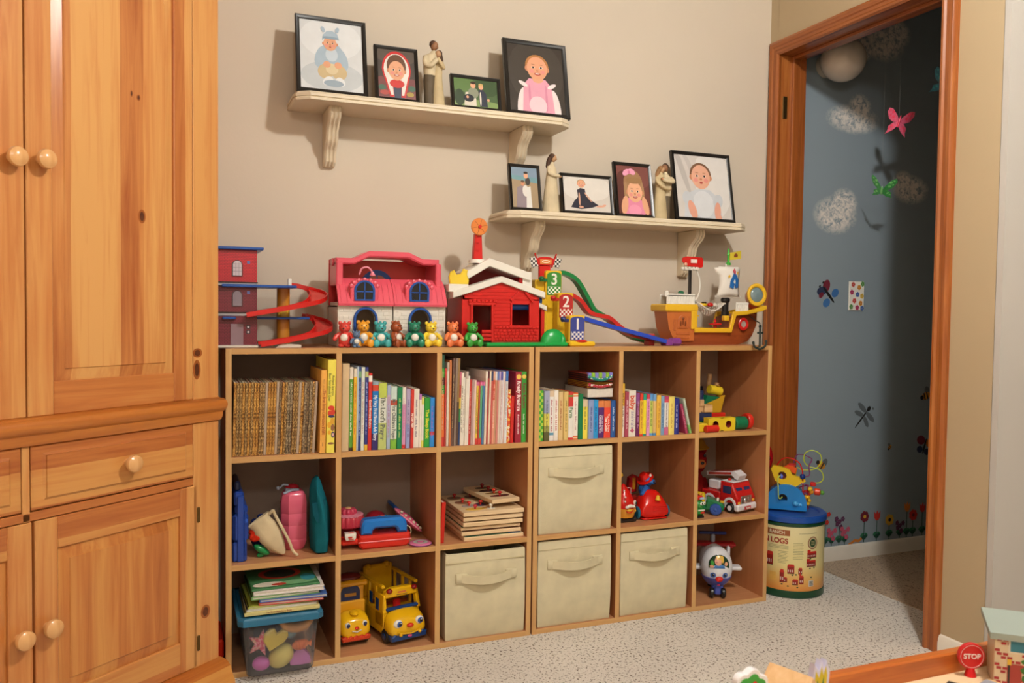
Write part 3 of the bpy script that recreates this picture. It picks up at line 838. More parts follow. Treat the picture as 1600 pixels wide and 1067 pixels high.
# (width mm, height mm, description, spine colour bands from the top, lettering, lettering colour)
ROWS = {
'A2': (312, [
  (21.7, 253, 'beige board book with yellow covers', [(0, '#cdb28a')], '', ''),
  (11.7, 242, 'green spine with white lettering and a pale top', [(0, '#d9cfbe'), (0.14, '#5d9a35'), (0.96, '#3a2a1c')], '-', '#e8e6d8'),
  (9.7, 238, 'slim plain yellow spine with a pale top', [(0, '#ddd3c0'), (0.1, '#e6b52f')], '-', '#d0663a'),
  (5.7, 244, 'thin powder blue spine', [(0, '#b5c4d4')], '', ''),
  (6.7, 243, 'thin navy spine with a green patch at the top', [(0, '#33508f'), (0.05, '#7fae7c'), (0.13, '#33508f'), (0.6, '#2a3f80')], '-', '#b8c4e0'),
  (10.7, 242, 'thin pale mint and white spine', [(0, '#d5dcd0')], '-', '#c79a9a'),
  (9.7, 242, 'dark blue spine with a yellow patch at the foot', [(0, '#333a80'), (0.05, '#b5b878'), (0.12, '#333a80'), (0.93, '#e5b83a')], '-', '#aab0dc'),
  (11.7, 224, 'bright red spine with a white oval and white title', [(0, '#c9302b'), (0.03, '#eee6dc'), (0.11, '#c9302b')], 'Good Morning Engines', '#f2e2da'),
  (18.7, 200, 'bright blue spine with red top and purple foot', [(0, '#8fa3b0'), (0.05, '#d04a30'), (0.14, '#1679c4'), (0.76, '#352a6a')], "My Very First Noah's Ark Story", '#e8f0f4'),
  (24.7, 195, 'wide lime and white spine titled with a prayer', [(0, '#bccb58'), (0.22, '#d9dcd0'), (0.6, '#bcc878')], "The Lord's Prayer", '#6d7366'),
  (11.7, 188, 'slim lavender-blue spine without bold lettering', [(0, '#a9b6cf'), (0.15, '#c4b0c8'), (0.3, '#b3aec9'), (0.7, '#a3b4c8')], '-', '#b08aa0'),
  (19.7, 184, 'mint spine with a red corner and lime foot', [(0, '#c9dcd2'), (0.22, '#cf5038'), (0.3, '#dde0d0'), (0.84, '#7db43c')], "My First Children's Prayers", '#66706a'),
  (15.7, 181, 'dark green spine with yellow lettering', [(0, '#158050')], '-', '#cfdc7a'),
  (11.7, 181, 'white over pink spine with a red foot', [(0, '#e8dfd2'), (0.28, '#d894b8'), (0.94, '#c93a38')], '-', '#c88aa0'),
  (13.7, 176, 'lavender spine with blue-grey lettering', [(0, '#b3a4c4'), (0.6, '#97a0cc')], '-', '#7d6aa0'),
  (9.7, 174, 'slim red spine with a white title band', [(0, '#cf3a30')], 'My Little Bible', '#f0e2d2'),
  (17.7, 175, 'broad plain white spine', [(0, '#e9e2d4')], '-', '#8a7a88'),
  (6.7, 159, 'narrow white spine with a purple top', [(0, '#c07ac4'), (0.1, '#ece4d6')], '', ''),
  (7.7, 149, 'short white spine with yellow ends', [(0, '#e4dc70'), (0.14, '#ece6d8'), (0.86, '#e4dc60')], '', ''),
  (17.7, 148, 'short bright green spine with a yellow title', [(0, '#2f9a3c')], 'The Sleep Book', '#e8e23c'),
  (15.8, 148, 'short blue spine with a red band near the foot', [(0, '#2f86d0'), (0.69, '#d0403a'), (0.76, '#2f86d0')], '-', '#b070c4'),
]),
'A3': (615, [
  (10.7, 281, 'tallest dark green and orange spine at the left end', [(0, '#2c5a48'), (0.15, '#4f9a3a'), (0.25, '#4a1e20'), (0.33, '#3f9a3a'), (0.43, '#e8743a'), (0.9, '#d04038')], '-', '#e0b090'),
  (4.7, 235, 'thin red spine', [(0, '#c84a44')], '', ''),
  (7.7, 253, 'tall white and grey spine', [(0, '#b8a898'), (0.1, '#d8cdbc')], '', ''),
  (7.7, 259, 'tall slim orange-red spine', [(0, '#c87a48')], '', ''),
  (7.7, 264, 'tall brown spine', [(0, '#6a5048')], '-', '#b8a070'),
  (7.7, 265, 'tall grey-brown spine', [(0, '#8d7a6c')], '', ''),
  (7.7, 265, 'tall slim tan spine, last of the tallest books', [(0, '#9a7a4c'), (0.5, '#5a4438')], '', ''),
  (5.7, 224, 'thin spine of pink, yellow, green and navy', [(0, '#c86a80'), (0.18, '#b84838'), (0.35, '#d8b840'), (0.5, '#3c8a50'), (0.68, '#28406c')], '', ''),
  (7.7, 221, 'white spine with upright dark letters', [(0, '#ece4d2')], '-', '#4a443c'),
  (5.7, 207, 'lower white spine', [(0, '#ebe4d6')], '-', '#a88a80'),
  (8.7, 225, 'white spine with a grey top', [(0, '#c0b0a8'), (0.1, '#e6decf')], '', ''),
  (4.7, 211, 'thin white spine', [(0, '#ece6da')], '', ''),
  (7.7, 199, 'crimson spine with small white spots', [(0, '#c13a34')], '-', '#e8b8a8'),
  (7.7, 199, 'dusty pink-grey spine', [(0, '#b89a94')], '', ''),
  (7.7, 198, 'pink and white striped spine', [(0, '#e2c4b8')], '', ''),
  (7.7, 192, 'yellow spine with a pink top and red foot', [(0, '#d8709a'), (0.06, '#e4bf48'), (0.9, '#c8453c')], '-', '#6a7a60'),
  (4.7, 192, 'thin brick red spine with a pink top', [(0, '#c85a6a'), (0.06, '#b8503a'), (0.9, '#c8403a')], '', ''),
  (7.7, 192, 'teal green spine with a pink top and red foot', [(0, '#d8709a'), (0.06, '#5ca57c'), (0.9, '#c8403a')], '', ''),
  (7.7, 192, 'steel blue spine with a pink top', [(0, '#d8709a'), (0.06, '#5078a4')], '', ''),
  (7.7, 225, 'tall white spine with a dark top', [(0, '#ece2d2'), (0.1, '#e2d4c0')], '', ''),
  (5.7, 225, 'thin spine, cream with a maroon stripe', [(0, '#5a2a34'), (0.1, '#b8504a')], '', ''),
  (5.7, 225, 'cream spine beside the navy-topped one', [(0, '#e8d8be')], '', ''),
  (6.7, 224, 'thin spine with a navy top and pale red body', [(0, '#34446c'), (0.13, '#c8605a')], '', ''),
  (7.7, 224, 'tomato red spine with a peach top', [(0, '#dca890'), (0.12, '#d8604a'), (0.4, '#e09a80')], '-', '#f0d0c0'),
  (6.7, 223, 'thin tan spine with a blue-white top', [(0, '#dcdce0'), (0.12, '#c89a78')], '', ''),
  (5.7, 223, 'thin pink spine with a blue top', [(0, '#6a80bc'), (0.12, '#d88a80')], '', ''),
  (5.7, 223, 'thin cream spine with a lilac top', [(0, '#b8a0c8'), (0.12, '#e2d0c0')], '', ''),
  (6.7, 223, 'white spine with a purple-blue top and specks', [(0, '#5a58a0'), (0.12, '#dccfcc')], '-', '#c08a90'),
  (4.7, 223, 'thin white spine between purple and blue tops', [(0, '#e8e4e2')], '', ''),
  (3.7, 223, 'very thin salmon spine', [(0, '#d8b0a4')], '', ''),
  (9.7, 224, 'pale grey spine with a bright blue top', [(0, '#3a6cb0'), (0.14, '#d4d2d0'), (0.6, '#e4e4e2')], '-', '#a8a8b0'),
  (12.7, 166, 'short mottled orange and yellow spine', [(0, 'S#d8542e#e0a848#e8dcc0')], '', ''),
  (11.7, 146, 'shortest plain red spine', [(0, '#c82a22')], '', ''),
  (22.7, 221, 'thick maroon spine with a yellow disc', [(0, '#9c2438')], 'Ready Readers', '#f2e4e2'),
  (19.2, 221, 'thick green spine with a yellow disc', [(0, '#3f9a3c')], 'Ready Readers', '#7a4038'),
]),
'B1': (939, [
  (18.7, 160, 'green checkered board book at the left end', [(0, 'C#46a83c#b4d24c')], '', ''),
  (19.7, 159, 'spine fading from lilac-blue to yellow to olive', [(0, '#a6aac4'), (0.25, '#9aa2c0'), (0.45, '#d9cf5c'), (0.7, '#9a9a4c'), (0.82, '#5c5a34')], '-', '#5a5a48'),
  (16.7, 159, 'white spine with red lettering and a blue block', [(0, '#ddc4a4'), (0.12, '#ece8e2'), (0.84, '#5a9ab8'), (0.89, '#ece8e2')], '-', '#b03a48'),
  (15.7, 159, 'white spine with red then green lettering', [(0, '#efeae0')], '-', '#c04a50'),
  (16.7, 155, 'tan spine with brown lettering beside the white ones', [(0, '#dcc088')], '-', '#a85a30'),
  (16.7, 155, 'tan spine with olive lettering beside the farm book', [(0, '#dcbf78')], '-', '#90803c'),
  (17.7, 153, 'white board book titled farm with red scalloped ends', [(0, '#cf3a36'), (0.06, '#6c9a48'), (0.1, '#cf3a36'), (0.3, '#ebe6de'), (0.95, '#cf3a36')], 'Farm', '#4c7a44'),
  (18.7, 150, 'white spine with orange stripes at both ends', [(0, '#e8703c'), (0.03, '#f0e4c0'), (0.05, '#e8703c'), (0.08, '#efe8dc'), (0.92, '#e8703c'), (0.95, '#f0e4c0'), (0.97, '#e8703c')], '-', '#c89aa0'),
  (16.7, 146, 'plain dark green spine', [(0, '#127a48')], '', ''),
  (19.7, 127, 'yellow spine with a pale peach top', [(0, '#e4cca8'), (0.18, '#eedc50')], '-', '#6a6a40'),
  (19.7, 126, 'grey-blue rounded board book', [(0, '#8fa0cc')], '-', '#44508c'),
  (17.7, 125, 'bright sky blue rounded board book', [(0, '#2f9cdc')], '-', '#1a4a80'),
  (22.7, 122, 'purple board book with an orange top', [(0, '#d88048'), (0.18, '#5a2f74')], '=The Little Engine/Counts to Ten', '#efe6f0'),
  (24.7, 121, 'red-orange board book with an orange top', [(0, '#d88048'), (0.18, '#ea4c38')], '=The Little Engine/That Could', '#f8e6da'),
  (17.5, 121, 'royal blue board book at the right end', [(0, '#2a5a9c')], '-', '#d8e4f0'),
]),
'B2': (1244, [
  (12.7, 176, 'tallest spine, yellow above and white below', [(0, '#e8b830'), (0.42, '#ece4d8')], '-', '#4a443c'),
  (15.7, 149, 'maroon spine with white lettering', [(0, '#a84458')], '-', '#e8c8cc'),
  (29.7, 152, 'wide white spine titled with baby animals', [(0, '#e8e2d4')], 'baby', '#d8502e'),
  (13.7, 143, 'plum spine with a lilac top', [(0, '#8a4a8c'), (0.25, '#71265a')], '-', '#c890bc'),
  (13.7, 142, 'yellow spine with red ends', [(0, '#dc402e'), (0.16, '#ecbc40'), (0.95, '#dc402e')], '-', '#a87a28'),
  (13.7, 141, 'bright yellow spine with teal ends', [(0, '#2c9c86'), (0.15, '#efdc30'), (0.95, '#2c9c86')], '', ''),
  (13.7, 140, 'pink spine with a red top', [(0, '#c83e50'), (0.12, '#e29cc8')], '-', '#a0407c'),
  (13.7, 139, 'lime spine with sky blue ends', [(0, '#5c98d0'), (0.16, '#ccd868'), (0.94, '#5c98d0')], '-', '#5a7038'),
  (13.7, 138, 'tan spine with sky blue ends', [(0, '#6c9ccc'), (0.16, '#dcb878'), (0.94, '#4c8cc0')], '', ''),
  (17.7, 134, 'golden yellow spine', [(0, '#ecbc48')], '-', '#c07c30'),
  (14.7, 131, 'blue-grey spine', [(0, '#7fa4c8')], '-', '#46709c'),
  (17.7, 130, 'pink spine with a white title panel', [(0, '#b8406a'), (0.08, '#d8505c'), (0.16, '#ece8e4'), (0.8, '#d06a94')], '-', '#7a6070'),
  (23.7, 128, 'pale yellow spine with a small face', [(0, '#ecd870')], '-', '#c89a50'),
  (21.6, 121, 'navy spine with white capitals', [(0, '#2c3488')], '-', '#dfe2f0'),
]),
}
# ================================================================== books
PAGES = mat('#ddd3bd', .8, .05, 60, .3, 900)
def smat(h):
    if h[0] == 'S':
        a = h[1:].split('#')[1:]
        return speckle('#' + a[0], '#' + a[1], 140, '#' + a[2])
    if h[0] == 'C':
        a = h[1:].split('#')[1:]
        m, nt, p = new_mat('checked_cover')
        c = nd(nt, 'ShaderNodeTexChecker'); c.inputs['Scale'].default_value = 105
        nt.links.new(objco(nt, loc=(.0005, .0005, 0)), c.inputs['Vector'])
        c.inputs[1].default_value = rgb('#' + a[0]); c.inputs[2].default_value = rgb('#' + a[1])
        nt.links.new(c.outputs[0], p.inputs['Base Color']); p.inputs['Roughness'].default_value = .4
        return m
    return mat(h, .42, .05, 40)
SPINE_ROT = (PI / 2, PI / 2, 0)
def marks(par, z0, z1, w, hcol, y, rnd, rows=1, thick=None, xo=None):
    """small illegible print along a spine: broken strokes"""
    b = B(); th = thick or min(.0055, w * .42)
    for r in range(rows):
        xc = (w / 2 if xo is None else xo) + (r - (rows - 1) / 2) * th * 1.7
        z = z1
        while z > z0 + .004:
            wl = rnd.uniform(.010, .026)
            e = max(z - wl, z0)
            zz = z
            while zz > e:
                k = rnd.uniform(.002, .0036); g = rnd.uniform(.35, 1)
                b.box(xc - th / 2, xc - th / 2 + th * g, y - .0004, y, max(zz - k * .62, e), zz, 0, 0)
                zz -= k
            z = e - rnd.uniform(.003, .006)
    return b.o('printed_lettering', par, mat(hcol, .5), smooth=0)
def book(name, label, group, loc, w, h, d, bands, title='', tcol='', lean=0.0, round_=0, rnd=None, tparts=True):
    t = thing(name, label, 'book', loc, 0, group, rot=(0, lean, 0))
    rnd = rnd or random.Random(sum(map(ord, label)))
    cv = min(.0018, w * .22)
    b = B(); ms = []
    hs = [f for f, _ in bands] + [1.0]
    for i, (f, c) in enumerate(bands):
        mm = smat(c)
        if mm not in ms: ms.append(mm)
        za, zb = h * (1 - hs[i + 1]), h * (1 - f)
        r = min(w * .22, .003)
        U = [(0, d), (0, r), (r * .3, r * .3), (r, 0), (w - r, 0), (w - r * .3, r * .3), (w, r), (w, d), (w - cv, d), (w - cv, cv), (cv, cv), (cv, d)]
        k = len(U)
        vs = [(x, y, za) for x, y in U] + [(x, y, zb) for x, y in U]
        fs = [(j, (j + 1) % k, k + (j + 1) % k, k + j) for j in range(k)]
        if i == 0: fs.append(tuple(range(k, 2 * k)))
        if i == len(bands) - 1: fs.append(tuple(range(k))[::-1])
        b.add(vs, fs, ms.index(mm))
    cov = b.o('cover', t, *ms)
    if w > .0045:
        B().box(cv, w - cv, cv, d - .004, .003, h - .003, 0, .0004).o('page_block', t, PAGES)
    y = -.0004
    if title.startswith('='):
        a, c = title[1:].split('/')
        text(a, w * .36, mat(tcol, .5), t, (w * .68, y, h * .40), SPINE_ROT, wmax=h * .6)
        text(c, w * .44, mat(tcol, .5), t, (w * .32, y, h * .38), SPINE_ROT, wmax=h * .6, bold=.0004)
    elif title == '-':
        marks(t, h * .18, h * .82, w, tcol, y + .0002, rnd)
    elif title:
        z = .47; sz = w * .78
        if title == 'Ready Readers': z, sz = .66, w * .72
        if title == 'Farm': z, sz = .57, w * .95
        if title == 'baby': z, sz = .74, w * .95
        text(title, sz, mat(tcol, .5), t, (w * .5, y, h * z), SPINE_ROT, wmax=h * (.66 if title != 'Ready Readers' else .46), bold=.0003 if w < .02 else .0006)
        if title == 'baby':
            text('animals', w * .72, mat('#9a8fae', .5), t, (w * .55, y, h * .36), SPINE_ROT, wmax=h * .42)
            q = B(); q.prism([(w * .5, .012), (w * .5 + .008, .02), (w * .5, .028), (w * .5 - .008, .02)], y + .0002, y - .0002, 'y', 0); q.o('diamond_mark', t, mat('#c4607c', .5), smooth=0)
        if title == 'Ready Readers':
            q = B(); q.prism(ell(w * .5, h * .93, w * .38, w * .38), y + .0002, y - .0002, 'y', 0); q.o('disc_mark', t, mat('#ecc85c', .5), smooth=0)
            marks(t, h * .10, h * .40, w * .6, tcol if tcol[1] == 'f' else '#e8e8d8', y + .0002, rnd, xo=w * .5)
    return t
CUBE = {'A2': 'second top cube', 'A3': 'third top cube', 'B1': 'fourth top cube', 'B2': 'fifth top cube'}
LEANS = {'A2': .010, 'A3': .03, 'B1': 0.0, 'B2': .003}
for key in ('A2', 'A3', 'B1', 'B2'):
    x0, rows = ROWS[key]
    rnd = random.Random(key)
    x = max(x0 / 1000, cell_x(0 if key[0] == 'A' else 1, int(key[1]) - 1) + .001) if key[0] == 'A' else cell_x(1, int(key[1]) - 1) + .002
    if key == 'A3': x = cell_x(0, 2) + .0015
    lim = cell_x(0 if key[0] == 'A' else 1, int(key[1]) - 1) + CC
    tot = sum(r[0] + .3 for r in rows) / 1000
    room = lim - x - (.058 if key == 'B2' else .003) - (.004 if key == 'A3' else 0)
    sc = min(1.0, room / tot)
    for i, (w, h, desc, bands, ti, tc) in enumerate(rows):
        w = w / 1000 * sc; hh = min(h / 1000, .2765)
        le = LEANS[key]
        if key == 'A3': le = 0 if i in (0, len(rows) - 1, len(rows) - 2) else .022 if i > 3 else .006
        d = min(.265, max(.12, hh * rnd.uniform(.78, .95)))
        y = .006 + rnd.uniform(0, .006)
        if key == 'B1' and i > 8: y += .002
        book('picture_book' if key in 'A2A3' else 'board_book', desc + ', book in the ' + CUBE[key], 'books in the ' + CUBE[key],
             (x + (w * 0), y, Z1 + .0003 + w * math.sin(le)), w, hh, d, bands, ti, tc, le, rnd=rnd)
        x += w + .0003 * sc
        if key == 'A3' and i == 0: x += .0006
        if key == 'A3' and i == len(rows) - 3: x = max(x + .004, lim - (rows[-1][0] + rows[-2][0]) / 1000 * sc - .004)
# the two thin books slumped against the divider
xr = cell_x(1, 1) + CC
book('board_book', 'maroon thin book slumped against the navy one, fifth top cube', 'books in the fifth top cube', (xr - .030, .012, Z1 + .0005), .0105, .103, .09, [(0, '#a83a5c')], '-', '#d890a4', -.24)
book('board_book', 'pale green thin book slumped outermost against the divider, fifth top cube', 'books in the fifth top cube', (xr - .0155, .010, Z1 + .0005), .0085, .122, .1, [(0, '#b8c8b4'), (.75, '#7fb868')], '', '', -.24)

# gold-mottled thin books, leaning right in the first cube
def gold_mat(i, a, b_, c):
    m, nt, p = new_mat('gold_foil_%d' % i)
    co = objco(nt, (1, 1, .55), loc=(i * .37, 0, i * .11))
    n = noise(nt, co, 330, 2, .6)
    n2 = noise(nt, co, 45, 2, .6)
    ad = nd(nt, 'ShaderNodeMath', operation='MULTIPLY_ADD')
    nt.links.new(n2, ad.inputs[0]); ad.inputs[1].default_value = .35; nt.links.new(n, ad.inputs[2])
    nt.links.new(ramp(nt, ad.outputs[0], [(.52, rgb(a)), (.66, rgb(b_)), (.8, rgb(c))]), p.inputs['Base Color'])
    p.inputs['Roughness'].default_value = .32; p.inputs['Metallic'].default_value = .35
    return m
GOLD = [gold_mat(0, '#3a2818', '#8a6432', '#d8b478'), gold_mat(1, '#4a2c14', '#a8702c', '#e0b060'), gold_mat(2, '#3a3028', '#7d6a50', '#c4b090'), gold_mat(3, '#2c2420', '#6a5440', '#b09468')]
GREYSP = mat('#b09a84', .5, .12, 60)
ordn = ['first', 'second', 'third', 'fourth', 'fifth', 'sixth', 'seventh', 'eighth', 'ninth', 'tenth', 'eleventh', 'twelfth', 'thirteenth', 'fourteenth', 'fifteenth', 'sixteenth', 'seventeenth', 'eighteenth', 'nineteenth', 'twentieth',
        'twenty-first', 'twenty-second', 'twenty-third', 'twenty-fourth', 'twenty-fifth', 'twenty-sixth', 'twenty-seventh', 'twenty-eighth', 'twenty-ninth', 'thirtieth']
NB = 30; GW = .2255
rnd = random.Random(11)
x = .0185
for i in range(NB):
    le = .022 + .028 * (i / (NB - 1))
    w = (GW / NB) * .93
    t = thing('storybook', ('slim gold-mottled book, %s from the left in the first top cube' % ordn[i]) if i < NB - 1 else 'slim bent grey-spined book, last of the gold-mottled row, first top cube', 'book',
              (x, .012 + rnd.uniform(0, .004), Z1 + .0004 + w * math.sin(le)), 0, 'gold-mottled books in the first top cube', rot=(0, le, 0))
    g = GREYSP if i in (11, 15, 23, 29) else GOLD[(1 if i in (12, 13, 14, 17) else 3 if i in (16, 26) else 2 if i in (19, 20, 25, 27) else rnd.choice((0, 0, 1)))]
    b = B(); h = .203 + rnd.uniform(-.0015, .0015); d = .165
    b.box(0, w, 0, .0022, 0, h, 0, .0007); b.box(0, .0009, 0.0015, d, 0, h, 1, .0002); b.box(w - .0009, w, .0015, d, 0, h, 1, .0002)
    b.o('cover', t, g, mat(['#b8a888', '#a04a3c', '#7d8a6a', '#c4b494'][i % 4], .5))
    B().box(.001, w - .001, .002, d - .003, .002, h - .002, 0, .0002).o('page_block', t, PAGES)
    x += (GW / NB) * .985
# two books at the right of the first cube
xr = cell_x(0, 0) + CC
ob = book('picture_book', 'orange story collection book beside the gold row, first top cube', 'tall books in the first top cube', (xr - .0475, -.004, Z1 + .0009), .0170, .236, .20, [(0, '#e8a94e')], '', '', .018)
text('The Best Story Collection EVER!', .0115, mat('#b5652c', .5), ob, (.0095, -.0006, .115), SPINE_ROT, wmax=.125, bold=.0003)
marks(ob, .175, .21, .008, '#b98040', -.0002, rnd, xo=.009); marks(ob, .016, .03, .008, '#8a5a30', -.0002, rnd, xo=.009)
yb = book('picture_book', 'tall yellow storybook with red fruit-like picture at right end, first top cube', 'tall books in the first top cube', (xr - .0288, -.004, Z1 + .0009), .0235, .2655, .215, [(0, '#ecdc58')], '', '', .018)
text("Richard Scarry's", .0088, mat('#6f6a30', .5), yb, (.016, -.0006, .192), SPINE_ROT, wmax=.085)
text('Best Storybook Ever', .0095, mat('#6f6a30', .5), yb, (.0065, -.0006, .187), SPINE_ROT, wmax=.09)
q = B()
for i, (cx, cz, rx, rz, m) in enumerate(((.012, .128, .009, .007, 0), (.008, .113, .006, .008, 0), (.017, .116, .006, .009, 0), (.013, .104, .009, .004, 1), (.016, .09, .006, .010, 2), (.007, .08, .005, .009, 3), (.017, .072, .0055, .01, 4),
                                         (.018, .052, .005, .009, 1), (.0185, .052, .003, .005, 5), (.008, .058, .005, .006, 3), (.013, .027, .009, .003, 4))):
    flat(q, ell(cx, cz, rx, rz, 14), -.0003 - i * .00004, m, .0002)
q.o('cover_picture', yb, *[mat(c, .5) for c in ('#d23c26', '#3a3460', '#d8a030', '#e8a828', '#8a5a3c', '#e0b0a8')], smooth=0)

# things lying on top of the board books, fourth top cube
t = thing('picture_book', 'thin white paperbacks lying flat on the board books, fourth top cube', 'book', (1.112, .022, Z1 + .1325), 0)
xb = cell_x(1, 0)
# lies across the shorter books only
b = B(); b.box(0, .092, 0, .17, 0.0, .0275, 0, .001)
b.o('page_block', t, mat('#e2d9cc', .7, .06, 90, .5, 700)); B().box(-.001, .093, -.0015, .172, .0275, .0288, 0, .0003).o('cover', t, mat('#d8cec0', .5))
def soft_book(label, loc, rz, w, d, h, m1, m2, bulge):
    t = thing('cloth_book', label, 'book', loc, rz, 'soft cloth books stacked in the fourth top cube')
    b = B(); n = 8
    for k in range(n):
        z0_ = h * k / n; mid = abs((k + .5) / n - .5)
        b.box(0 + .002 * rndc.random(), w - .002 * rndc.random(), .002 * rndc.random(), d, z0_, z0_ + h / n * .92, k % 2, .0016)
    b.o('cloth_pages', t, m2[0], m2[1])
    B().tube(spline([(.004, .0, h * .7), (w * .2, -.006, h * .45), (w * .5, -.009, h * .28), (w * .8, -.006, h * .45), (w - .004, .0, h * .7)], 5), .005, n=8).o('padded_spine', t, m1)
    return t
rndc = random.Random(5)
WH = '#e8e6da'
def dots(base):
    m, nt, p = new_mat('dotted_cloth')
    v = nd(nt, 'ShaderNodeTexVoronoi'); v.inputs['Scale'].default_value = 105; v.inputs['Randomness'].default_value = .35
    nt.links.new(objco(nt), v.inputs['Vector'])
    nt.links.new(ramp(nt, v.outputs['Distance'], [(.34, rgb('#e8e6d8')), (.42, rgb(base))]), p.inputs['Base Color'])
    p.inputs['Roughness'].default_value = .9
    return m
zz = Z1 + .1325 + .0292
soft_book('red dotted padded cloth book, lower of the two soft books, fourth top cube', (1.112, .026, zz), 0, .092, .15, .02, dots('#b0303a'), (cloth('#7a3a2c'), cloth('#c8902c')), 0)
sb = soft_book('teal dotted padded cloth book on the red one, fourth top cube', (1.108, .022, zz + .0208), -.03, .094, .15, .028, dots('#1f7d70'), (cloth('#3a2c2a'), cloth('#8a3a30')), 0)
q = B()
for k in range(7):
    q.box(.003 + k * .0128, .003 + (k + 1) * .0128, -.004, .012, .012, .031, k % 2, .002)
q.o('striped_edge', sb, cloth('#7f7cc8'), cloth('#8fb83c'))
# ================================================================== framed photographs
FR_BLK = mat('#191715', .3, .1)
FR_BACK = mat('#1d1a18', .7, .1)
def E_(c, x, y, rx, ry, rot=0.0, n=20):
    ca, sa = math.cos(rot), math.sin(rot)
    return (c, [(x + rx * math.cos(2 * PI * k / n) * ca - ry * math.sin(2 * PI * k / n) * sa, y + rx * math.cos(2 * PI * k / n) * sa + ry * math.sin(2 * PI * k / n) * ca) for k in range(n)])
def picture_frame(label, xc, zs, w, h, bw, bg, shapes, th=.2, rz=0.0, y=.148, group='black picture frames on the wall shelves'):
    dep = .014
    t = thing('framed_photograph', label, 'picture frame', (xc, y, zs + dep * math.sin(th) + .0004), 0, group, rot=(-th, 0, rz))
    b = B(); W = w / 2
    o_ = [(-W, 0), (W, 0), (W, h), (-W, h)]; i_ = [(-W + bw, bw), (W - bw, bw), (W - bw, h - bw), (-W + bw, h - bw)]
    mid = [(-W + bw * .45, bw * .45), (W - bw * .45, bw * .45), (W - bw * .45, h - bw * .45), (-W + bw * .45, h - bw * .45)]
    rings = [[(x, dep, z) for x, z in o_], [(x, .002, z) for x, z in o_], [(x + (.002 if x < 0 else -.002), 0, z + (.002 if z < h / 2 else -.002)) for x, z in o_], [(x, 0.001, z) for x, z in mid], [(x, .0045, z) for x, z in i_], [(x, dep, z) for x, z in i_]]
    vs = [p for r in rings for p in r]; fs = []
    for k in range(6):
        k2 = (k + 1) % 6
        for i in range(4):
            j = (i + 1) % 4
            fs.append((k * 4 + i, k * 4 + j, k2 * 4 + j, k2 * 4 + i))
    b.add(vs, fs); b.o('frame', t, FR_BLK, smooth=25)
    # easel back and strut
    e = B(); e.box(-W + .004, W - .004, dep - .002, dep + .002, .004, h - .004, 0, .001)
    e.add([(-.02, dep + .001, h * .62), (.02, dep + .001, h * .62), (.028, dep + h * .24, .012 + 0), (-.028, dep + h * .24, .012)], [(0, 1, 2, 3)])
    e.o('easel_back', t, FR_BACK)
    pw, ph = w - 2 * bw, h - 2 * bw
    q = B(); ms = [bg]
    q.box(-W + bw - .001, W - bw + .001, .006, .0075, bw - .001, h - bw + .001, 0, 0)
    for k, (c, pts) in enumerate(shapes):
        if c not in ms: ms.append(c)
        pp = [(-W + bw + min(1, max(0, x)) * pw, bw + min(1, max(0, z)) * ph) for x, z in pts]
        yy = .006 - .00006 * (k + 1)
        n = len(pp)
        q.add([(x, yy, z) for x, z in pp], [tuple(range(n))], ms.index(c))
    q.o('photograph', t, *[mat(c, .22, .03, 30, spec=.6) for c in ms], smooth=0)
    return t
SK, SK2, LIP, EYE = '#dfa684', '#c98a68', '#b0524a', '#3a2a24'
def face(cx, cy, r, skin=SK, asp=1.0, smile=True, hair=None):
    """a small generic child's face for a printed photograph"""
    a = asp
    out = []
    if hair: out.append(E_(hair, cx, cy + r * .22 * a, r * 1.06, r * 1.05 * a))
    out += [E_(SK2, cx - r * .95, cy - r * .05 * a, r * .16, r * .24 * a), E_(SK2, cx + r * .95, cy - r * .05 * a, r * .16, r * .24 * a), E_(skin, cx, cy, r * .92, r * 1.08 * a)]
    out += [E_('#e2958a', cx - r * .5, cy - r * .3 * a, r * .22, r * .18 * a), E_('#e2958a', cx + r * .5, cy - r * .3 * a, r * .22, r * .18 * a)]
    for s_ in (-1, 1):
        out += [E_('#efe4da', cx + s_ * r * .36, cy + r * .08 * a, r * .15, r * .1 * a), E_(EYE, cx + s_ * r * .36, cy + r * .08 * a, r * .09, r * .1 * a), E_('#a87a5c', cx + s_ * r * .36, cy + r * .36 * a, r * .17, r * .03 * a)]
    out += [E_(SK2, cx, cy - r * .2 * a, r * .13, r * .1 * a)]
    out += [E_(LIP, cx, cy - r * .52 * a, r * (.3 if smile else .16), r * (.13 if smile else .1) * a)]
    if smile: out += [E_('#f0e4dc', cx, cy - r * .49 * a, r * .2, r * .05 * a)]
    return out
BL, BL2, KH = '#a9bccb', '#c3d0da', '#c9b48c'
picture_frame('large black frame with photo of baby in pale blue knitted hat and suit', .312, 1.660, .212, .245, .013, '#d3d6d8',
   [E_('#c2c8cc', .5, .2, .5, .22), E_('#dde0e2', .5, .75, .5, .3), E_(BL, .33, .48, .09, .17, -.4), E_(BL, .66, .47, .09, .17, .4), E_(BL, .5, .5, .2, .2), E_(BL2, .5, .52, .1, .1),
    E_(KH, .40, .27, .13, .11, .2), E_(KH, .61, .27, .13, .11, -.2), E_('#d8c8a4', .5, .31, .1, .08), E_(SK, .42, .37, .06, .05), E_(SK, .60, .37, .06, .05), E_('#dfe2e4', .43, .13, .09, .06, .5), E_('#dfe2e4', .63, .13, .08, .06, -.5), E_('#9aaab8', .52, .1, .16, .05)]
   + face(.48, .68, .115, SK, .85, False) + [(BL, [(.35, .72), (.37, .80), (.43, .86), (.52, .87), (.60, .83), (.63, .74), (.58, .765), (.48, .775), (.40, .755)]), E_(BL, .37, .88, .03, .045, .5), E_(BL, .60, .89, .03, .045, -.5), E_('#8fa4b4', .49, .765, .135, .02)], .21, .0)
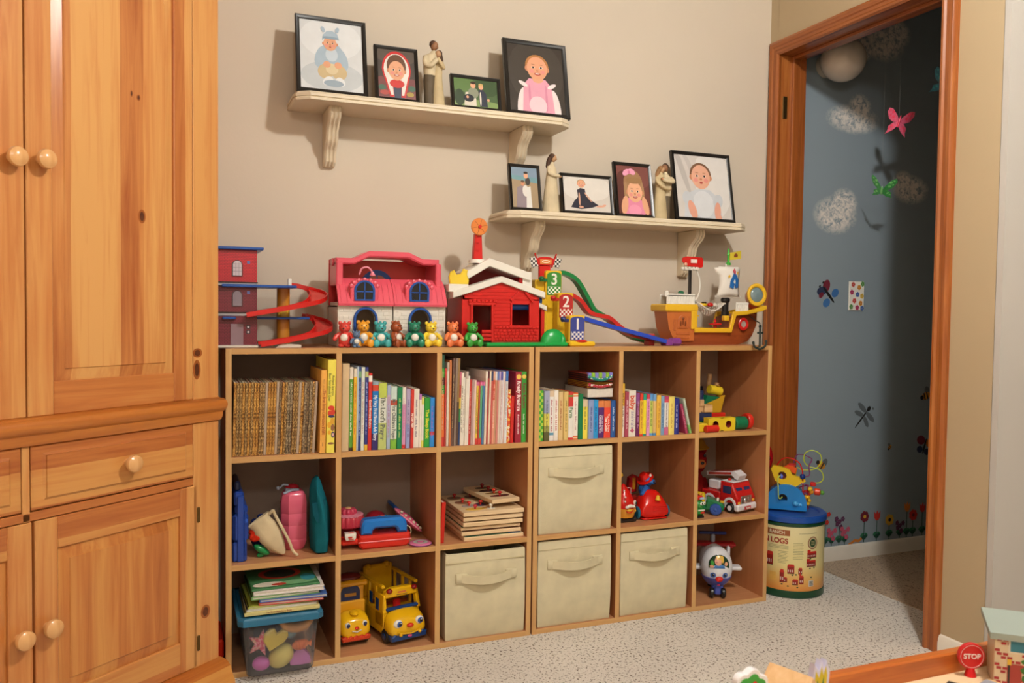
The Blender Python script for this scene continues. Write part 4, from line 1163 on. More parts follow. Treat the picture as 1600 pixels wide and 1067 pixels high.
picture_frame('smaller black frame with photo of child in red-trimmed white hood', .510, 1.660, .138, .178, .0105, '#4a4440',
   [E_('#5a514a', .5, .9, .6, .2), E_('#7a4a4a', .12, .16, .3, .26, -.5), E_('#7a4a4a', .88, .16, .3, .26, .5), E_('#4a6a5a', .1, .2, .1, .06), E_('#4a6a5a', .9, .22, .1, .06), E_('#b0504a', .16, .1, .12, .05), E_('#a8924a', .85, .1, .1, .05), E_('#40485c', .5, .06, .2, .2),
    E_('#c83838', .5, .6, .39, .38), ('#c83838', [(.11, .58), (.3, .02), (.42, .02), (.36, .5)]), ('#c83838', [(.89, .58), (.72, .02), (.6, .02), (.64, .5)]), E_('#e2ddd6', .5, .59, .345, .335), ('#e2ddd6', [(.16, .56), (.33, .06), (.4, .06), (.36, .5)]), ('#e2ddd6', [(.84, .56), (.68, .06), (.62, .06), (.64, .5)]),
    E_('#6a4a38', .5, .66, .26, .25), E_('#c83c3a', .5, .3, .2, .09)] + face(.5, .57, .235, SK, .8), .2, .0)
picture_frame('small landscape black frame with photo of a couple before green trees', .768, 1.660, .168, .113, .0105, '#48623c',
   [E_('#5c7a44', .2, .8, .3, .3), E_('#3a5232', .75, .75, .3, .35), E_('#7a9458', .5, .1, .6, .16), E_('#2e4228', .12, .3, .12, .3), ('#d8d0c0', [(.22, .02), (.26, .5), (.42, .55), (.5, .3), (.5, .02)]), ('#2c3242', [(.58, .02), (.56, .6), (.64, .68), (.74, .5), (.76, .02)]),
    E_('#8a8f7a', .44, .5, .12, .2), E_('#20242c', .33, .3, .12, .14), E_('#d8d0c0', .6, .3, .02, .26), E_(SK, .44, .78, .06, .11), E_('#3a2c22', .44, .87, .06, .05), E_(SK, .62, .74, .055, .1), E_('#c8a868', .62, .82, .055, .05), E_(SK, .3, .33, .03, .05), E_(SK, .78, .28, .03, .05)], .2, .0)
PK, PK2 = '#e0a0b4', '#d48aa2'
picture_frame('large black frame with photo of laughing baby in pink dress on dark ground', .985, 1.660, .228, .262, .0145, '#3c3733',
   [E_('#45403b', .5, .6, .5, .5), E_('#e4d8d8', .22, .12, .085, .24, -.18), E_('#e4d8d8', .82, .12, .085, .24, .18), (PK, [(.22, .0), (.26, .4), (.36, .5), (.66, .5), (.76, .4), (.8, .0)]), E_(PK2, .36, .22, .02, .2), E_(PK2, .66, .22, .02, .2), E_('#e8dcdc', .25, .41, .085, .03, -.4), E_('#e8dcdc', .77, .41, .085, .03, .4),
    E_('#eccad2', .5, .1, .16, .14), E_(SK, .52, .5, .1, .06)] + face(.52, .66, .2, '#e0a280', .82, True, '#b07848'), .2, .0)
picture_frame('narrow black frame with photo of a couple on a beach', .945, 1.3505, .112, .158, .010, '#9a8878',
   [('#7d93a8', [(0, .78), (1, .74), (1, 1), (0, 1)]), ('#6f98a0', [(0, .7), (1, .62), (1, .76), (0, .8)]), ('#a08a6c', [(0, 0), (1, 0), (1, .62), (0, .7)]), ('#8a7c84', [(.14, .0), (.2, .5), (.5, .58), (.6, .3), (.62, 0)]), E_('#d8d4d0', .52, .42, .12, .14), ('#d8d6d2', [(.52, 0), (.56, .5), (.72, .54), (.74, 0)]), E_('#3a3434', .62, .66, .1, .1),
    E_(SK, .56, .8, .085, .075), E_('#2c2420', .56, .87, .085, .03), E_(SK2, .42, .6, .07, .065), E_('#5a4434', .42, .65, .07, .03)], .2, .0, .150)
picture_frame('landscape black frame with photo of girl in dark dress on white ground', 1.173, 1.3505, .196, .140, .0105, '#cfc8c0',
   [E_('#dad5ce', .5, .7, .55, .4), ('#2c2e3c', [(.14, .1), (.22, .3), (.32, .44), (.48, .44), (.6, .32), (.74, .2), (.6, .12), (.36, .06)]), ('#2c2e3c', [(.3, .4), (.29, .62), (.36, .68), (.46, .66), (.48, .42)]), E_('#d0a088', .33, .36, .02, .2), E_('#d0a088', .52, .42, .018, .16, .5), E_('#d8a48c', .78, .17, .1, .03, .1), E_('#d8a48c', .86, .2, .05, .03, .5), E_('#d8a48c', .36, .12, .05, .03)]
   + face(.385, .8, .085, SK, 1.25, True, '#b09068'), .19, .0, .150)
picture_frame('upright black frame with photo of little girl with pink hair bow', 1.357, 1.3505, .150, .196, .011, '#6a3c38',
   [E_('#7a4844', .5, .8, .6, .3), E_('#5c3430', .2, .4, .3, .5), E_('#a07a58', .5, .62, .3, .3), E_('#a88460', .26, .45, .06, .22), E_('#a88460', .77, .45, .06, .22), E_('#e08aa8', .48, .1, .38, .26), E_(SK, .2, .18, .1, .2, -.3), E_(SK, .84, .18, .09, .2, .3), E_('#e898b4', .5, .08, .2, .12)]
   + face(.53, .46, .25, '#e6ae8c', .8, True) + [E_('#9a7650', .53, .70, .25, .07), E_('#e8a0bc', .30, .86, .12, .06, .4), E_('#e8a0bc', .48, .88, .11, .06, -.3), E_('#d47a9c', .39, .865, .04, .04)], .19, .0, .150)
picture_frame('large black frame with photo of baby in white shirt against white drapes', 1.648, 1.3505, .252, .258, .0125, '#cfc9c4',
   [E_('#dcd8d4', .7, .6, .35, .6), E_('#bab4b0', .12, .8, .05, .5, .3), E_('#c2bcb8', .25, .9, .04, .5, .4), ('#c8ccd2', [(.1, .0), (.16, .36), (.36, .46), (.62, .46), (.78, .34), (.82, .0)]), E_('#d6d8dc', .48, .22, .2, .22), E_('#c4c8ce', .2, .3, .1, .12, .4), E_('#c4c8ce', .76, .28, .09, .12, -.4), E_('#dfa28c', .27, .12, .07, .16, .3), E_('#dfa28c', .74, .12, .06, .15, -.1), E_('#dfa28c', .76, .02, .05, .05)]
   + face(.47, .66, .19, '#e2ac92', .95, False, '#7a5a44'), .19, .0, .150)

# ================================================================== carved figurines
CARV = mat('#cdbd9c', .7, .1, 25, .25, 120)
CARV_D = mat('#c4b088', .7, .1, 25, .25, 120)
TROU = mat('#5c4f3c', .7, .15, 30, .25, 120)
HAIRD = mat('#4a3122', .7, .15, 40)
HAIRL = mat('#9a7248', .7, .15, 40)
SKINW = mat('#b9906a', .6, .08, 30)
SKIND = mat('#8f6444', .6, .08, 30)
def eloft(b, rows, m=0, n=18):
    """stack of ellipses (cx, cy, z, rx, ry)"""
    b.loft([[(cx + rx * math.cos(2 * PI * k / n), cy + ry * math.sin(2 * PI * k / n), z) for k in range(n)] for cx, cy, z, rx, ry in rows], m)
t = thing('figurine', 'carved figurine of a couple, man in dark trousers, on the higher shelf', 'figurine', (.632, .175, 1.6603))
b = B(); eloft(b, [(-.016, 0, 0.0, .017, .016), (-.016, 0, .004, .0165, .016), (-.017, 0, .05, .0165, .016), (-.016, 0, .085, .019, .017), (-.015, .0, .102, .019, .017)]); b.o('trousers', t, TROU)
b = B(); eloft(b, [(-.015, 0, .095, .019, .0175), (-.0155, 0, .12, .0205, .018), (-.014, 0, .145, .021, .018), (-.011, 0, .160, .019, .0155), (-.006, 0, .168, .010, .009), (-.003, 0, .176, .007, .007)])
b.tube(spline([(-.030, -.004, .155), (-.034, -.015, .130), (-.018, -.024, .124), (.002, -.024, .146)], 5), [.008] * 15 + [.006], n=10); b.ball((-.006, -.004, .16), (.012, .01, .01)); b.o('shirt', t, CARV, remesh=.0022)
b = B(); b.ball((-.001, -.002, .190), (.0115, .012, .015), rot=(0, .35, 0)); b.ball((.005, -.024, .149), (.006, .005, .006)); b.ball((.007, -.009, .185), (.003, .003, .004)); b.o('head', t, SKIND)
b = B(); b.ball((-.004, .002, .1965), (.0125, .0125, .0125), rot=(0, .35, 0)); b.o('hair', t, HAIRD)
b = B(); eloft(b, [(.013, -.002, 0, .023, .018), (.013, -.002, .01, .022, .0175), (.011, -.002, .05, .019, .016), (.010, -.002, .09, .0155, .014), (.012, -.002, .12, .013, .0125), (.013, -.002, .14, .013, .0115), (.011, -.002, .15, .007, .007), (.010, -.002, .158, .0055, .0055)])
b.tube(spline([(.022, -.006, .142), (.026, -.016, .122), (.012, -.024, .136), (.004, -.024, .150)], 5), [.0058] * 16, n=10); b.o('dress', t, CARV_D, remesh=.0022)
b = B(); b.ball((.0105, -.006, .1665), (.0095, .0095, .0115), rot=(0, -.3, 0)); b.o('woman_head', t, SKINW)
b = B(); b.ball((.0145, -.002, .169), (.0105, .0105, .0115)); b.tube([(.019, 0, .165), (.023, .003, .15), (.0235, .003, .13), (.021, .003, .118)], [.007, .007, .006, .002], n=10); b.o('woman_hair', t, HAIRD)
t = thing('figurine', 'carved figurine of a long-haired woman standing alone with folded hands', 'figurine', (1.044, .178, 1.3508), .0)
b = B(); eloft(b, [(0, 0, 0, .032, .024), (0, 0, .006, .0315, .0235), (-.001, 0, .06, .026, .02), (-.001, 0, .11, .0205, .0165), (0, 0, .135, .018, .015), (-.001, 0, .15, .0155, .013), (-.001, 0, .163, .009, .009), (.001, 0, .172, .0055, .0055)])
b.tube(spline([(-.012, -.003, .156), (-.016, -.012, .134), (.0, -.020, .125), (.020, -.018, .124)], 5), .0058, n=10); b.o('dress', t, CARV, remesh=.0022)
b = B(); b.ball((.006, -.002, .183), (.0095, .010, .0125), rot=(0, .3, 0)); b.ball((.023, -.018, .122), (.006, .005, .004)); b.ball((.0145, -.004, .181), (.003, .003, .003)); b.o('head', t, SKINW)
b = B(); b.ball((.001, .001, .1885), (.0118, .0118, .0118)); b.tube([(-.005, .001, .185), (-.011, .002, .17), (-.014, .002, .155), (-.012, .002, .143)], [.009, .0085, .007, .002], n=10); b.o('hair', t, HAIRD)
t = thing('figurine', 'carved figurine of an embracing couple half behind the white shirt photo', 'figurine', (1.472, .176, 1.3508))
b = B(); eloft(b, [(-.008, -.004, 0, .028, .021), (-.008, -.004, .006, .0275, .02), (-.008, -.003, .06, .023, .018), (-.008, -.003, .10, .019, .016), (-.009, -.002, .13, .019, .016), (-.009, -.002, .15, .017, .013), (-.007, -.002, .160, .0085, .0085), (-.005, -.002, .168, .006, .006)])
b.tube(spline([(-.024, -.005, .148), (-.028, -.018, .13), (-.008, -.026, .112), (.018, -.022, .108)], 5), .0065, n=10); b.o('dress', t, CARV_D, remesh=.0022)
b = B(); eloft(b, [(.022, .006, 0, .015, .014), (.022, .006, .05, .015, .014), (.022, .006, .09, .017, .015)]); b.o('trousers', t, TROU)
b = B(); eloft(b, [(.022, .006, .085, .0175, .0155), (.023, .006, .12, .019, .016), (.022, .006, .15, .019, .0155), (.018, .005, .162, .010, .009), (.015, .004, .171, .007, .007)])
b.tube(spline([(.036, .0, .150), (.038, -.016, .136), (.014, -.024, .134), (-.010, -.022, .140)], 5), .007, n=10); b.o('shirt', t, CARV, remesh=.0022)
b = B(); b.ball((.013, .002, .184), (.011, .0115, .0145), rot=(0, -.35, 0)); b.ball((-.012, -.022, .142), (.006, .005, .005)); b.o('head', t, SKIND)
b = B(); b.ball((.016, .005, .190), (.0122, .0122, .0125), rot=(0, -.35, 0)); b.o('hair', t, HAIRD)
b = B(); b.ball((-.002, -.003, .176), (.010, .010, .0125), rot=(0, .35, 0)); b.ball((.020, -.022, .108), (.006, .005, .005)); b.o('woman_head', t, SKINW)
b = B(); b.ball((-.007, -.001, .1795), (.0112, .0112, .0118)); b.tube([(-.013, 0, .176), (-.019, .001, .16), (-.02, .001, .145), (-.018, .001, .136)], [.008, .008, .006, .002], n=10); b.o('woman_hair', t, HAIRL)
# ================================================================== toys along the top of the cube organizers
ZT = W1 + .0003
def brick_mat(h1, h2, sx=60):
    m, nt, p = new_mat('toy_brick')
    co = objco(nt)
    sp = nd(nt, 'ShaderNodeSeparateXYZ'); nt.links.new(co, sp.inputs[0])
    cb = nd(nt, 'ShaderNodeCombineXYZ'); nt.links.new(sp.outputs[0], cb.inputs[0]); nt.links.new(sp.outputs[2], cb.inputs[1])
    bt = nd(nt, 'ShaderNodeTexBrick'); bt.inputs['Scale'].default_value = sx
    bt.inputs['Color1'].default_value = rgb(h1); bt.inputs['Color2'].default_value = mul(rgb(h1), .9); bt.inputs['Mortar'].default_value = rgb(h2)
    bt.inputs['Mortar Size'].default_value = .03
    nt.links.new(cb.outputs[0], bt.inputs['Vector'])
    nt.links.new(bt.outputs[0], p.inputs['Base Color']); p.inputs['Roughness'].default_value = .35
    return m
RED, BLUE, YEL, WHT, GRN = plastic('#c8201c'), plastic('#1d4f9e'), plastic('#e8bf28'), plastic('#e6e2d8'), plastic('#129a44')
DK = plastic('#1c1a1a'); PINK = plastic('#e0586a'); PINKD = plastic('#d04a5c')
def arch_pts(cx, z0, w, h):
    return [(cx - w, z0), (cx + w, z0)] + [(cx + w * math.cos(PI * k / 10), z0 + h - w + w * math.sin(PI * k / 10)) for k in range(11)]
# ---- toy parking garage
t = thing('toy_garage', 'red brick toy parking garage with blue decks and red spiral ramps', 'toy', (0, 0, ZT))
BR1, BR2 = brick_mat('#c42430', '#8a1a24'), brick_mat('#7d2634', '#4f1822')
GREYP = plastic('#a9a4a6')
b = B()
b.box(-.02, .087, .06, .20, .006, .088, 1, .001); b.box(-.02, .087, .06, .20, .098, .170, 1, .001); b.box(-.02, .087, .06, .20, .182, .272, 0, .001)
b.o('brick_tower', t, BR1, BR2)
b = B()
for z in (.088, .172): b.box(-.02, .087, .058, .20, z, z + .0105, 0, .001)
for z in (.092, .176): b.box(-.021, .089, .056, .0585, z + .004, z + .007, 1, 0)
b.o('floor_bands', t, GREYP, DK)
b = B(); b.box(-.022, .104, .045, .21, .272, .280, 0, .002); b.o('roof', t, BLUE)
for z0, l in ((.188, 1), (.104, 0)):
    b = B(); b.prism(arch_pts(.034, z0 + .01, .0145, .046), .0601, .058, 'y', 0); b.prism(arch_pts(.034, z0 + .0125, .0115, .041), .0585, .0572, 'y', 1)
    for dx in (-.004, .004): b.box(.034 + dx - .0005, .034 + dx + .0005, .0565, .0575, z0 + .013, z0 + .048, 2, 0)
    for dz in (.012, .022, .032): b.box(.023, .045, .0565, .0575, z0 + .012 + dz, z0 + .013 + dz, 2, 0)
    b.o('arched_window', t, plastic('#4a3438'), plastic('#c9bcc4' if l else '#8a7c86'), plastic('#8a8088'))
    b = B(); b.prism([(.060, z0 + .046), (.068, z0 + .046), (.068, z0 + .054), (.060, z0 + .054)], .0601, .0592, 'y', 0); b.o('blue_sign', t, plastic('#5a6aa8'))
b = B(); b.box(.016, .050, .0575, .0605, .006, .066, 0, .001); b.o('door', t, plastic('#8a7078'))
b = B()
for z in (.052, .038): b.prism([(.058, z), (.069, z), (.069, z + .011), (.058, z + .011)], .0601, .0592, 'y', 0); b.prism(ell(.0635, z + .0055, .003, .003, 10), .0593, .0586, 'y', 1)
b.o('door_signs', t, plastic('#3a2c34'), plastic('#c8c0c4'))
b = B(); b.box(-.021, .088, .028, .21, 0, .007, 0, .002); b.box(.086, .125, .03, .2, 0, .005, 1, .001)
b.prism([(.135, 0), (.205, 0), (.205, .008), (.155, .012), (.145, .009)], .03, .09, 'y', 0, .001); b.o('base_plate', t, plastic('#d5cec2'), plastic('#7a7078'))
b = B(); b.box(-.008, .194, .042, .20, .168, .176, 0, .002); b.box(-.004, .235, .075, .20, .079, .086, 0, .002); b.box(-.006, .03, .042, .08, .079, .086, 0, .002); b.o('parking_deck', t, BLUE)
b = B(); b.cyl((.166, .125, .004), (.166, .125, .086), .0185, m=0, n=20); b.cyl((.166, .125, .086), (.166, .125, .105), .0185, m=1, n=20); b.cyl((.166, .125, .105), (.166, .125, .17), .0185, m=0, n=20); b.o('pillar', t, plastic('#c9822c'), plastic('#e8c040'))
b = B(); b.box(.176, .186, .095, .11, .176, .197, 0, .0015); b.o('post', t, WHT)
def ramp_sweep(name, pts, w=.026, m=RED):
    p = spline(pts, 7); b = B()
    b.sweep(p, [(-w, -.003), (w, -.003), (w, .010), (w - .003, .010), (w - .003, .002), (-w + .003, .002), (-w + .003, .010), (-w, .010)])
    return b.o(name, t, m)
ramp_sweep('spiral_ramp', [(.188, .165, .176), (.222, .165, .172), (.256, .15, .160), (.266, .115, .146), (.248, .075, .130), (.21, .056, .118), (.15, .050, .105), (.056, .047, .088)])
ramp_sweep('spiral_ramp', [(.230, .165, .086), (.246, .165, .083), (.272, .15, .072), (.282, .115, .058), (.268, .075, .045), (.24, .056, .034), (.18, .050, .020), (.093, .045, .006)])

# ---- doll house
DH = .009
t = thing('doll_house', 'pink-roofed white toy house with blue arched doors and open attic', 'toy', (.478, 0, ZT))
CREAMW = plastic('#e2ddd2')
def stones(b, x0, x1, m, rnd):
    z = .012
    while z < .126:
        x = x0
        while x < x1 - .006:
            w = rnd.uniform(.012, .024)
            if rnd.random() < .75: b.box(x, min(x + w - .0015, x1), .0655, .0672, z, z + .0095, m, .0007)
            x += w
        z += .0115
for cx in (-.083, .083):
    b = B(); hw = .081
    out = [(cx - hw, 0), (cx - .029, 0)] + [(cx - .029 + (0), .079)] + [(cx - .029 * math.cos(PI * k / 10), .081 + .03 * math.sin(PI * k / 10)) for k in range(1, 10)] + [(cx + .029, .079), (cx + .029, 0), (cx + hw, 0), (cx + hw, .131), (cx - hw, .131)]
    b.prism(out, .067, .075, 'y', 0)
    b.box(cx - hw, cx - hw + .006, .075, .23, 0, .131, 0, .001); b.box(cx + hw - .006, cx + hw, .075, .23, 0, .131, 0, .001); b.box(cx - hw, cx + hw, .225, .23, 0, .131, 0, .001); b.box(cx - hw, cx + hw, .075, .23, .116, .122, 0, .001)
    rn = random.Random(int(cx * 1000) + 200)
    stones(b, cx - hw + .003, cx - .036, 0, rn); stones(b, cx + .036, cx + hw - .003, 0, rn)
    b.o('stone_wall', t, CREAMW)
    b = B()
    ring = [(cx - .036, 0), (cx - .036, .081)] + [(cx - .036 * math.cos(PI * k / 12), .081 + .037 * math.sin(PI * k / 12)) for k in range(1, 12)] + [(cx + .036, .081), (cx + .036, 0), (cx + .029, 0), (cx + .029, .081)] + [(cx + .029 * math.cos(PI * k / 12), .081 + .03 * math.sin(PI * k / 12)) for k in range(1, 12)] + [(cx - .029, .081), (cx - .029, 0)]
    b.prism(ring, .067, .058, 'y', 0, .001); b.o('door_frame', t, BLUE)
    # roof half: curved slope
    b = B(); rh = .0825
    prof = [(.052, .112), (.050, .118), (.054, .124), (.066, .146), (.078, .165), (.092, .181), (.112, .194), (.112, .186), (.096, .174), (.084, .160), (.07, .14), (.06, .118), (.058, .112)]
    b.prism([(y, z + DH) for y, z in prof], cx - rh, cx + rh, 'x', 0, .001)
    for k in range(9):
        xx = cx - rh + .009 + k * .018
        b.tube([(xx, .0535, .124 + DH), (xx, .0655, .1465 + DH), (xx, .0775, .1655 + DH), (xx, .0915, .1815 + DH)], .0009, n=5)
    b.o('roof_slope', t, PINK)
    # dormer
    b = B(); b.xf = Matrix.Translation((0, 0, .006)); b.prism([(cx - .047, .128), (cx + .037, .128), (cx + .037, .172)] + [(cx - .005 + .042 * math.cos(PI * k / 10), .172 + .024 * math.sin(PI * k / 10)) for k in range(1, 10)] + [(cx - .047, .172)], .056, .115, 'y', 0, .003)
    for k in range(7): b.ball((cx - .005 + .040 * math.cos(PI * (k + .5) / 7), .056, .168 + .024 * math.sin(PI * (k + .5) / 7)), (.0065, .004, .0065), 0, 8)
    dm = b.o('dormer', t, PINK)
    b = B(); b.xf = Matrix.Translation((0, 0, .006)); b.prism(ell(cx - .005, .158, .027, .026, 18), .0562, .0545, 'y', 1)
    fr_ = [(cx - .035, .130), (cx + .025, .130)] + [(cx - .005 + .031 * math.cos(PI * k / 10), .160 + .03 * math.sin(PI * k / 10)) for k in range(11)]
    inn = [(cx - .005 + (x - cx + .005) * .8, .1345 + (z - .130) * .84) for x, z in fr_]
    n = len(fr_)
    b.add([(x, .0525, z) for x, z in fr_] + [(x, .0525, z) for x, z in inn] + [(x, .056, z) for x, z in fr_] + [(x, .056, z) for x, z in inn],
          [(i, (i + 1) % n, n + (i + 1) % n, n + i) for i in range(n)] + [(i, (i + 1) % n, 2 * n + (i + 1) % n, 2 * n + i) for i in range(n)] + [(n + i, n + (i + 1) % n, 3 * n + (i + 1) % n, 3 * n + i) for i in range(n)], 0)
    b.prism(inn, .0556, .0552, 'y', 1)
    b.box(cx - .0065, cx - .0035, .0525, .0555, .134, .186, 0, 0); b.box(cx - .032, cx + .022, .0525, .0555, .155, .1585, 0, 0)
    b.o('window', dm, BLUE, DK)
b = B(); b.box(-.168, .168, .20, .206, .122, .262, 0, .002); b.box(-.160, .160, .11, .20, .180, .186, 0, .001); b.o('attic_back', t, plastic('#c4302e'))
b = B(); b.prism([(-.02 + .052 * math.cos(PI * k / 12), .182 + .052 * math.sin(PI * k / 12)) for k in range(13)], .1995, .196, 'y', 0); b.prism([(-.02 + .036 * math.cos(PI * k / 12), .184 + .034 * math.sin(PI * k / 12)) for k in range(13)], .1962, .1945, 'y', 1); b.box(-.022, -.018, .193, .1965, .184, .22, 0, 0)
b.o('attic_window', t, BLUE, plastic('#a8705c'))
b = B()
beam = [(-.166, .252), (-.112, .252), (-.066, .275), (.054, .275), (.098, .256), (.150, .256)]
up = [(x, z + .010) for x, z in beam]; lo_ = [(x, z - .008) for x, z in beam]
b.prism(up + lo_[::-1], .088, .206, 'y', 0, .004)
b.box(-.166, -.146, .085, .206, .180, .250, 0, .003); b.box(.138, .156, .085, .206, .180, .252, 0, .003)
for x, z in ((-.166, .243), (.150, .246)): b.cyl((x - .004, .14, z + .008), (x + .008, .14, z + .008), .012, m=0, n=14)
b.o('ridge_beam', t, PINK)
b = B(); b.tube(spline([(-.095, .10, .214), (-.088, .098, .232), (-.07, .096, .236), (-.058, .096, .224)], 6), .0028, n=8); b.lathe([(.003, 0), (.009, -.012), (.007, -.013)], (-.056, .096, .224)); b.o('attic_lamp', t, plastic('#e08a9c'))
b = B(); b.box(.088, .112, .194, .1995, .190, .203, 0, .001); b.o('attic_picture', t, plastic('#3a2a30'))

# ---- small sitting bear figures (plain bellies)
def bear(label, x, y, h, col, rz=0.0, stand=False, belly='#e8e2d6'):
    t = thing('toy_bear', label, 'toy figure', (x, y, ZT), rz, 'little plastic bears in front of the toy house')
    k = h / .078
    M_ = plastic(col, .35)
    b = B(); s = lambda v: tuple(a * k for a in v)
    zb = .026
    b.ball(s((0, 0, zb)), s((.019, .016, .024)))
    b.ball(s((0, -.002, .058)), s((.0175, .0155, .016)))
    for sx in (-1, 1):
        b.ball(s((sx * .0135, 0, .0715)), s((.006, .004, .006)), n=10)
        b.tube([s((sx * .014, -.002, .040)), s((sx * .023, -.008, .033)), s((sx * .026, -.013, .026))], [.0062 * k, .006 * k, .006 * k], n=10); b.ball(s((sx * .0265, -.014, .025)), .0066 * k, n=10)
        if stand:
            b.cyl(s((sx * .009, 0, .0)), s((sx * .009, 0, .02)), .0085 * k, .0085 * k, n=12, b=.002); b.ball(s((sx * .0095, -.006, .0055)), s((.009, .012, .0055)), n=10)
        else:
            b.tube([s((sx * .010, -.004, .011)), s((sx * .0165, -.020, .0105))], .0088 * k, n=12); b.ball(s((sx * .0175, -.0225, .0125)), s((.0108, .006, .0122)), n=12)
    b.ball(s((0, -.015, .0535)), s((.009, .007, .0065)), n=12)
    b.ball(s((.0, .0, .0735)), s((.004, .004, .004)), n=8)
    b.o('body', t, M_)
    b = B(); b.ball(s((0, -.0125, .029)), s((.0115, .0055, .0115)), n=16); b.o('belly_patch', t, plastic(belly))
    b = B(); b.ball(s((0, -.0215, .0555)), s((.0032, .0022, .0024)), n=8)
    for sx in (-1, 1): b.ball(s((sx * .006, -.0155, .0625)), s((.0018, .0016, .0022)), n=8)
    b.o('face_marks', t, plastic('#3c2420'))
    return t
bear('coral red standing bear figure at the left end of the bear row', .3285, .036, .077, '#d8483e', -.35, True)
bear('smallest bear figure, dusty blue, standing beside the coral red bear', .3575, .013, .050, '#5a7494', 0, True)
bear('orange-yellow sitting bear figure beside the smallest blue bear', .3815, .034, .080, '#e09a28', 0)
bear('turquoise sitting bear figure between the orange-yellow and brown bears', .4325, .034, .078, '#3fa3a4', .05)
bear('brown bear figure turned to the right in the bear row', .4770, .030, .080, '#9a4a24', .7)
bear('dark teal-green sitting bear figure beside the brown bear', .5355, .034, .078, '#1f7a5e', -.1)
bear('lemon yellow sitting bear figure between the teal-green and peach bears', .5865, .034, .078, '#e8c838', .1)
bear('peach orange sitting bear figure near the red barn', .655, .034, .078, '#e07a48', .1)
bear('bright green sitting bear figure at the right end, before the barn', .716, .028, .077, '#3a9a38', .1)

# ---- barn
t = thing('toy_barn', 'red toy barn with white gables, tall windmill and green base', 'toy', (.815, 0, ZT))
BRED = plastic('#cc2420'); BRED2 = plastic('#a81c1a')
b = B(); b.box(-.056, .146, .014, .22, 0, .013, 0, .004); b.box(.140, .222, .014, .059, 0, .013, 0, .004)
for cx_, sx_, sz_ in ((.178, .044, .050), (.207, .014, .036)):
    b.lathe([(1, 0), (.97, .3), (.86, .56), (.68, .76), (.45, .92), (.2, .985), (.001, 1)], (0, 0, 0), 0, 20, 'z', Matrix.Translation((cx_, .038, .006)) @ Matrix.Diagonal((sx_, .021, sz_, 1)))
b.o('grass_base', t, GRN)
b = B()
gab = [(-.125, .013), (.134, .013), (.134, .154), (.002, .206), (-.125, .160)]
def hole(p0, p1, p2, p3): return [p0, p1, p2, p3]
# front wall built round the doorway and the window
b.box(-.125, -.092, .05, .058, .013, .158, 0, .001); b.box(-.028, .038, .05, .058, .013, .145, 0, .001); b.box(.100, .134, .05, .058, .013, .150, 0, .001)
b.box(-.092, -.028, .05, .058, .126, .145, 0, .001); b.box(.038, .100, .05, .058, .013, .066, 0, .001); b.box(.038, .100, .05, .058, .132, .145, 0, .001)
b.prism([(-.125, .145), (.134, .145), (.134, .154), (.002, .206), (-.125, .160)], .05, .058, 'y', 0)
b.box(-.125, -.119, .058, .20, .013, .150, 0, .001); b.box(.128, .134, .058, .20, .013, .150, 0, .001)
for k in range(7): b.box(-.028 + .0, .036, .0485, .0505, .066 + k * .0115, .075 + k * .0115, 0, .001)
for k in range(5): b.box(-.118, .128, .0485, .0505, .148 + k * .0105, .1565 + k * .0105, 0, .001) if k < 1 else b.box(-.118 + k * .026, .128 - k * .026, .0485, .0505, .148 + k * .0105, .1565 + k * .0105, 0, .001)
b.o('barn_wall', t, BRED)
b = B(); rn = random.Random(4)
for r in range(5):
    x = -.026 + (r % 2) * .006
    while x < .124:
        w = rn.uniform(.010, .016); b.box(x, x + w - .002, .0465, .0505, .017 + r * .0095, .025 + r * .0095, 0, .002); x += w
b.o('stone_footing', t, BRED)
b = B(); b.box(-.099, -.090, .044, .052, .013, .132, 0, .002); b.box(-.030, -.021, .044, .052, .013, .132, 0, .002); b.box(-.105, -.015, .044, .054, .128, .139, 0, .002)
for k in range(7): b.box(-.106 + k * .0135, -.094 + k * .0135, .042, .05, .136, .146, 0, .002)
for z in (.018, .030, .042): b.box(-.062, -.030, .044, .050, z, z + .010, 0, .001)
b.o('door_frame', t, BRED)
b = B(); b.box(.034, .040, .045, .052, .062, .136, 0, .001); b.box(.098, .104, .045, .052, .062, .136, 0, .001); b.box(.03, .108, .044, .053, .058, .066, 0, .001)
b.sweep([(.034, .047, .145), (.062, .047, .170)], [(-.004, -.004), (.004, -.004), (.004, .004), (-.004, .004)]); b.sweep([(.112, .047, .140), (.084, .047, .172)], [(-.004, -.004), (.004, -.004), (.004, .004), (-.004, .004)])
b.o('window_frame', t, BRED)
b = B(); b.cyl((.044, .078, .127), (.126, .078, .127), .013, m=0, n=14); b.cyl((.134, .072, .145), (.148, .072, .145), .013, m=0, n=14); b.o('hay_roller', t, BLUE)
b = B(); b.box(-.125, .134, .195, .20, .013, .15, 0, .001); b.box(-.119, .128, .06, .195, .013, .016, 1, 0); b.box(-.06, -.045, .16, .195, .016, .12, 1, .001); b.box(.06, .085, .19, .196, .075, .11, 1, .001); b.o('barn_interior', t, BRED2, plastic('#7a2a1c'))
def gable(b, x0, xa, x1, z0, za, z1, y0, y1, th):
    o_ = [(x0, z0), (xa, za), (x1, z1), (x1, z1 - th), (xa, za - th), (x0, z0 - th)]
    b.prism(o_, y0, y1, 'y', 0, .002)
b = B(); gable(b, -.158, .001, .150, .168, .219, .172, .038, .10, .020); b.box(-.165, -.10, .06, .12, .168, .192, 0, .002); b.o('front_roof', t, WHT)
b = B(); gable(b, -.098, -.02, .122, .232, .277, .234, .09, .22, .026); b.box(.094, .130, .10, .20, .16, .238, 0, .003); b.prism([(.136, .140), (.166, .128), (.166, .112), (.136, .126)], .06, .095, 'y', 0, .002); b.box(.150, .162, .07, .085, .013, .118, 1, .001); b.o('rear_roof', t, WHT, BRED)
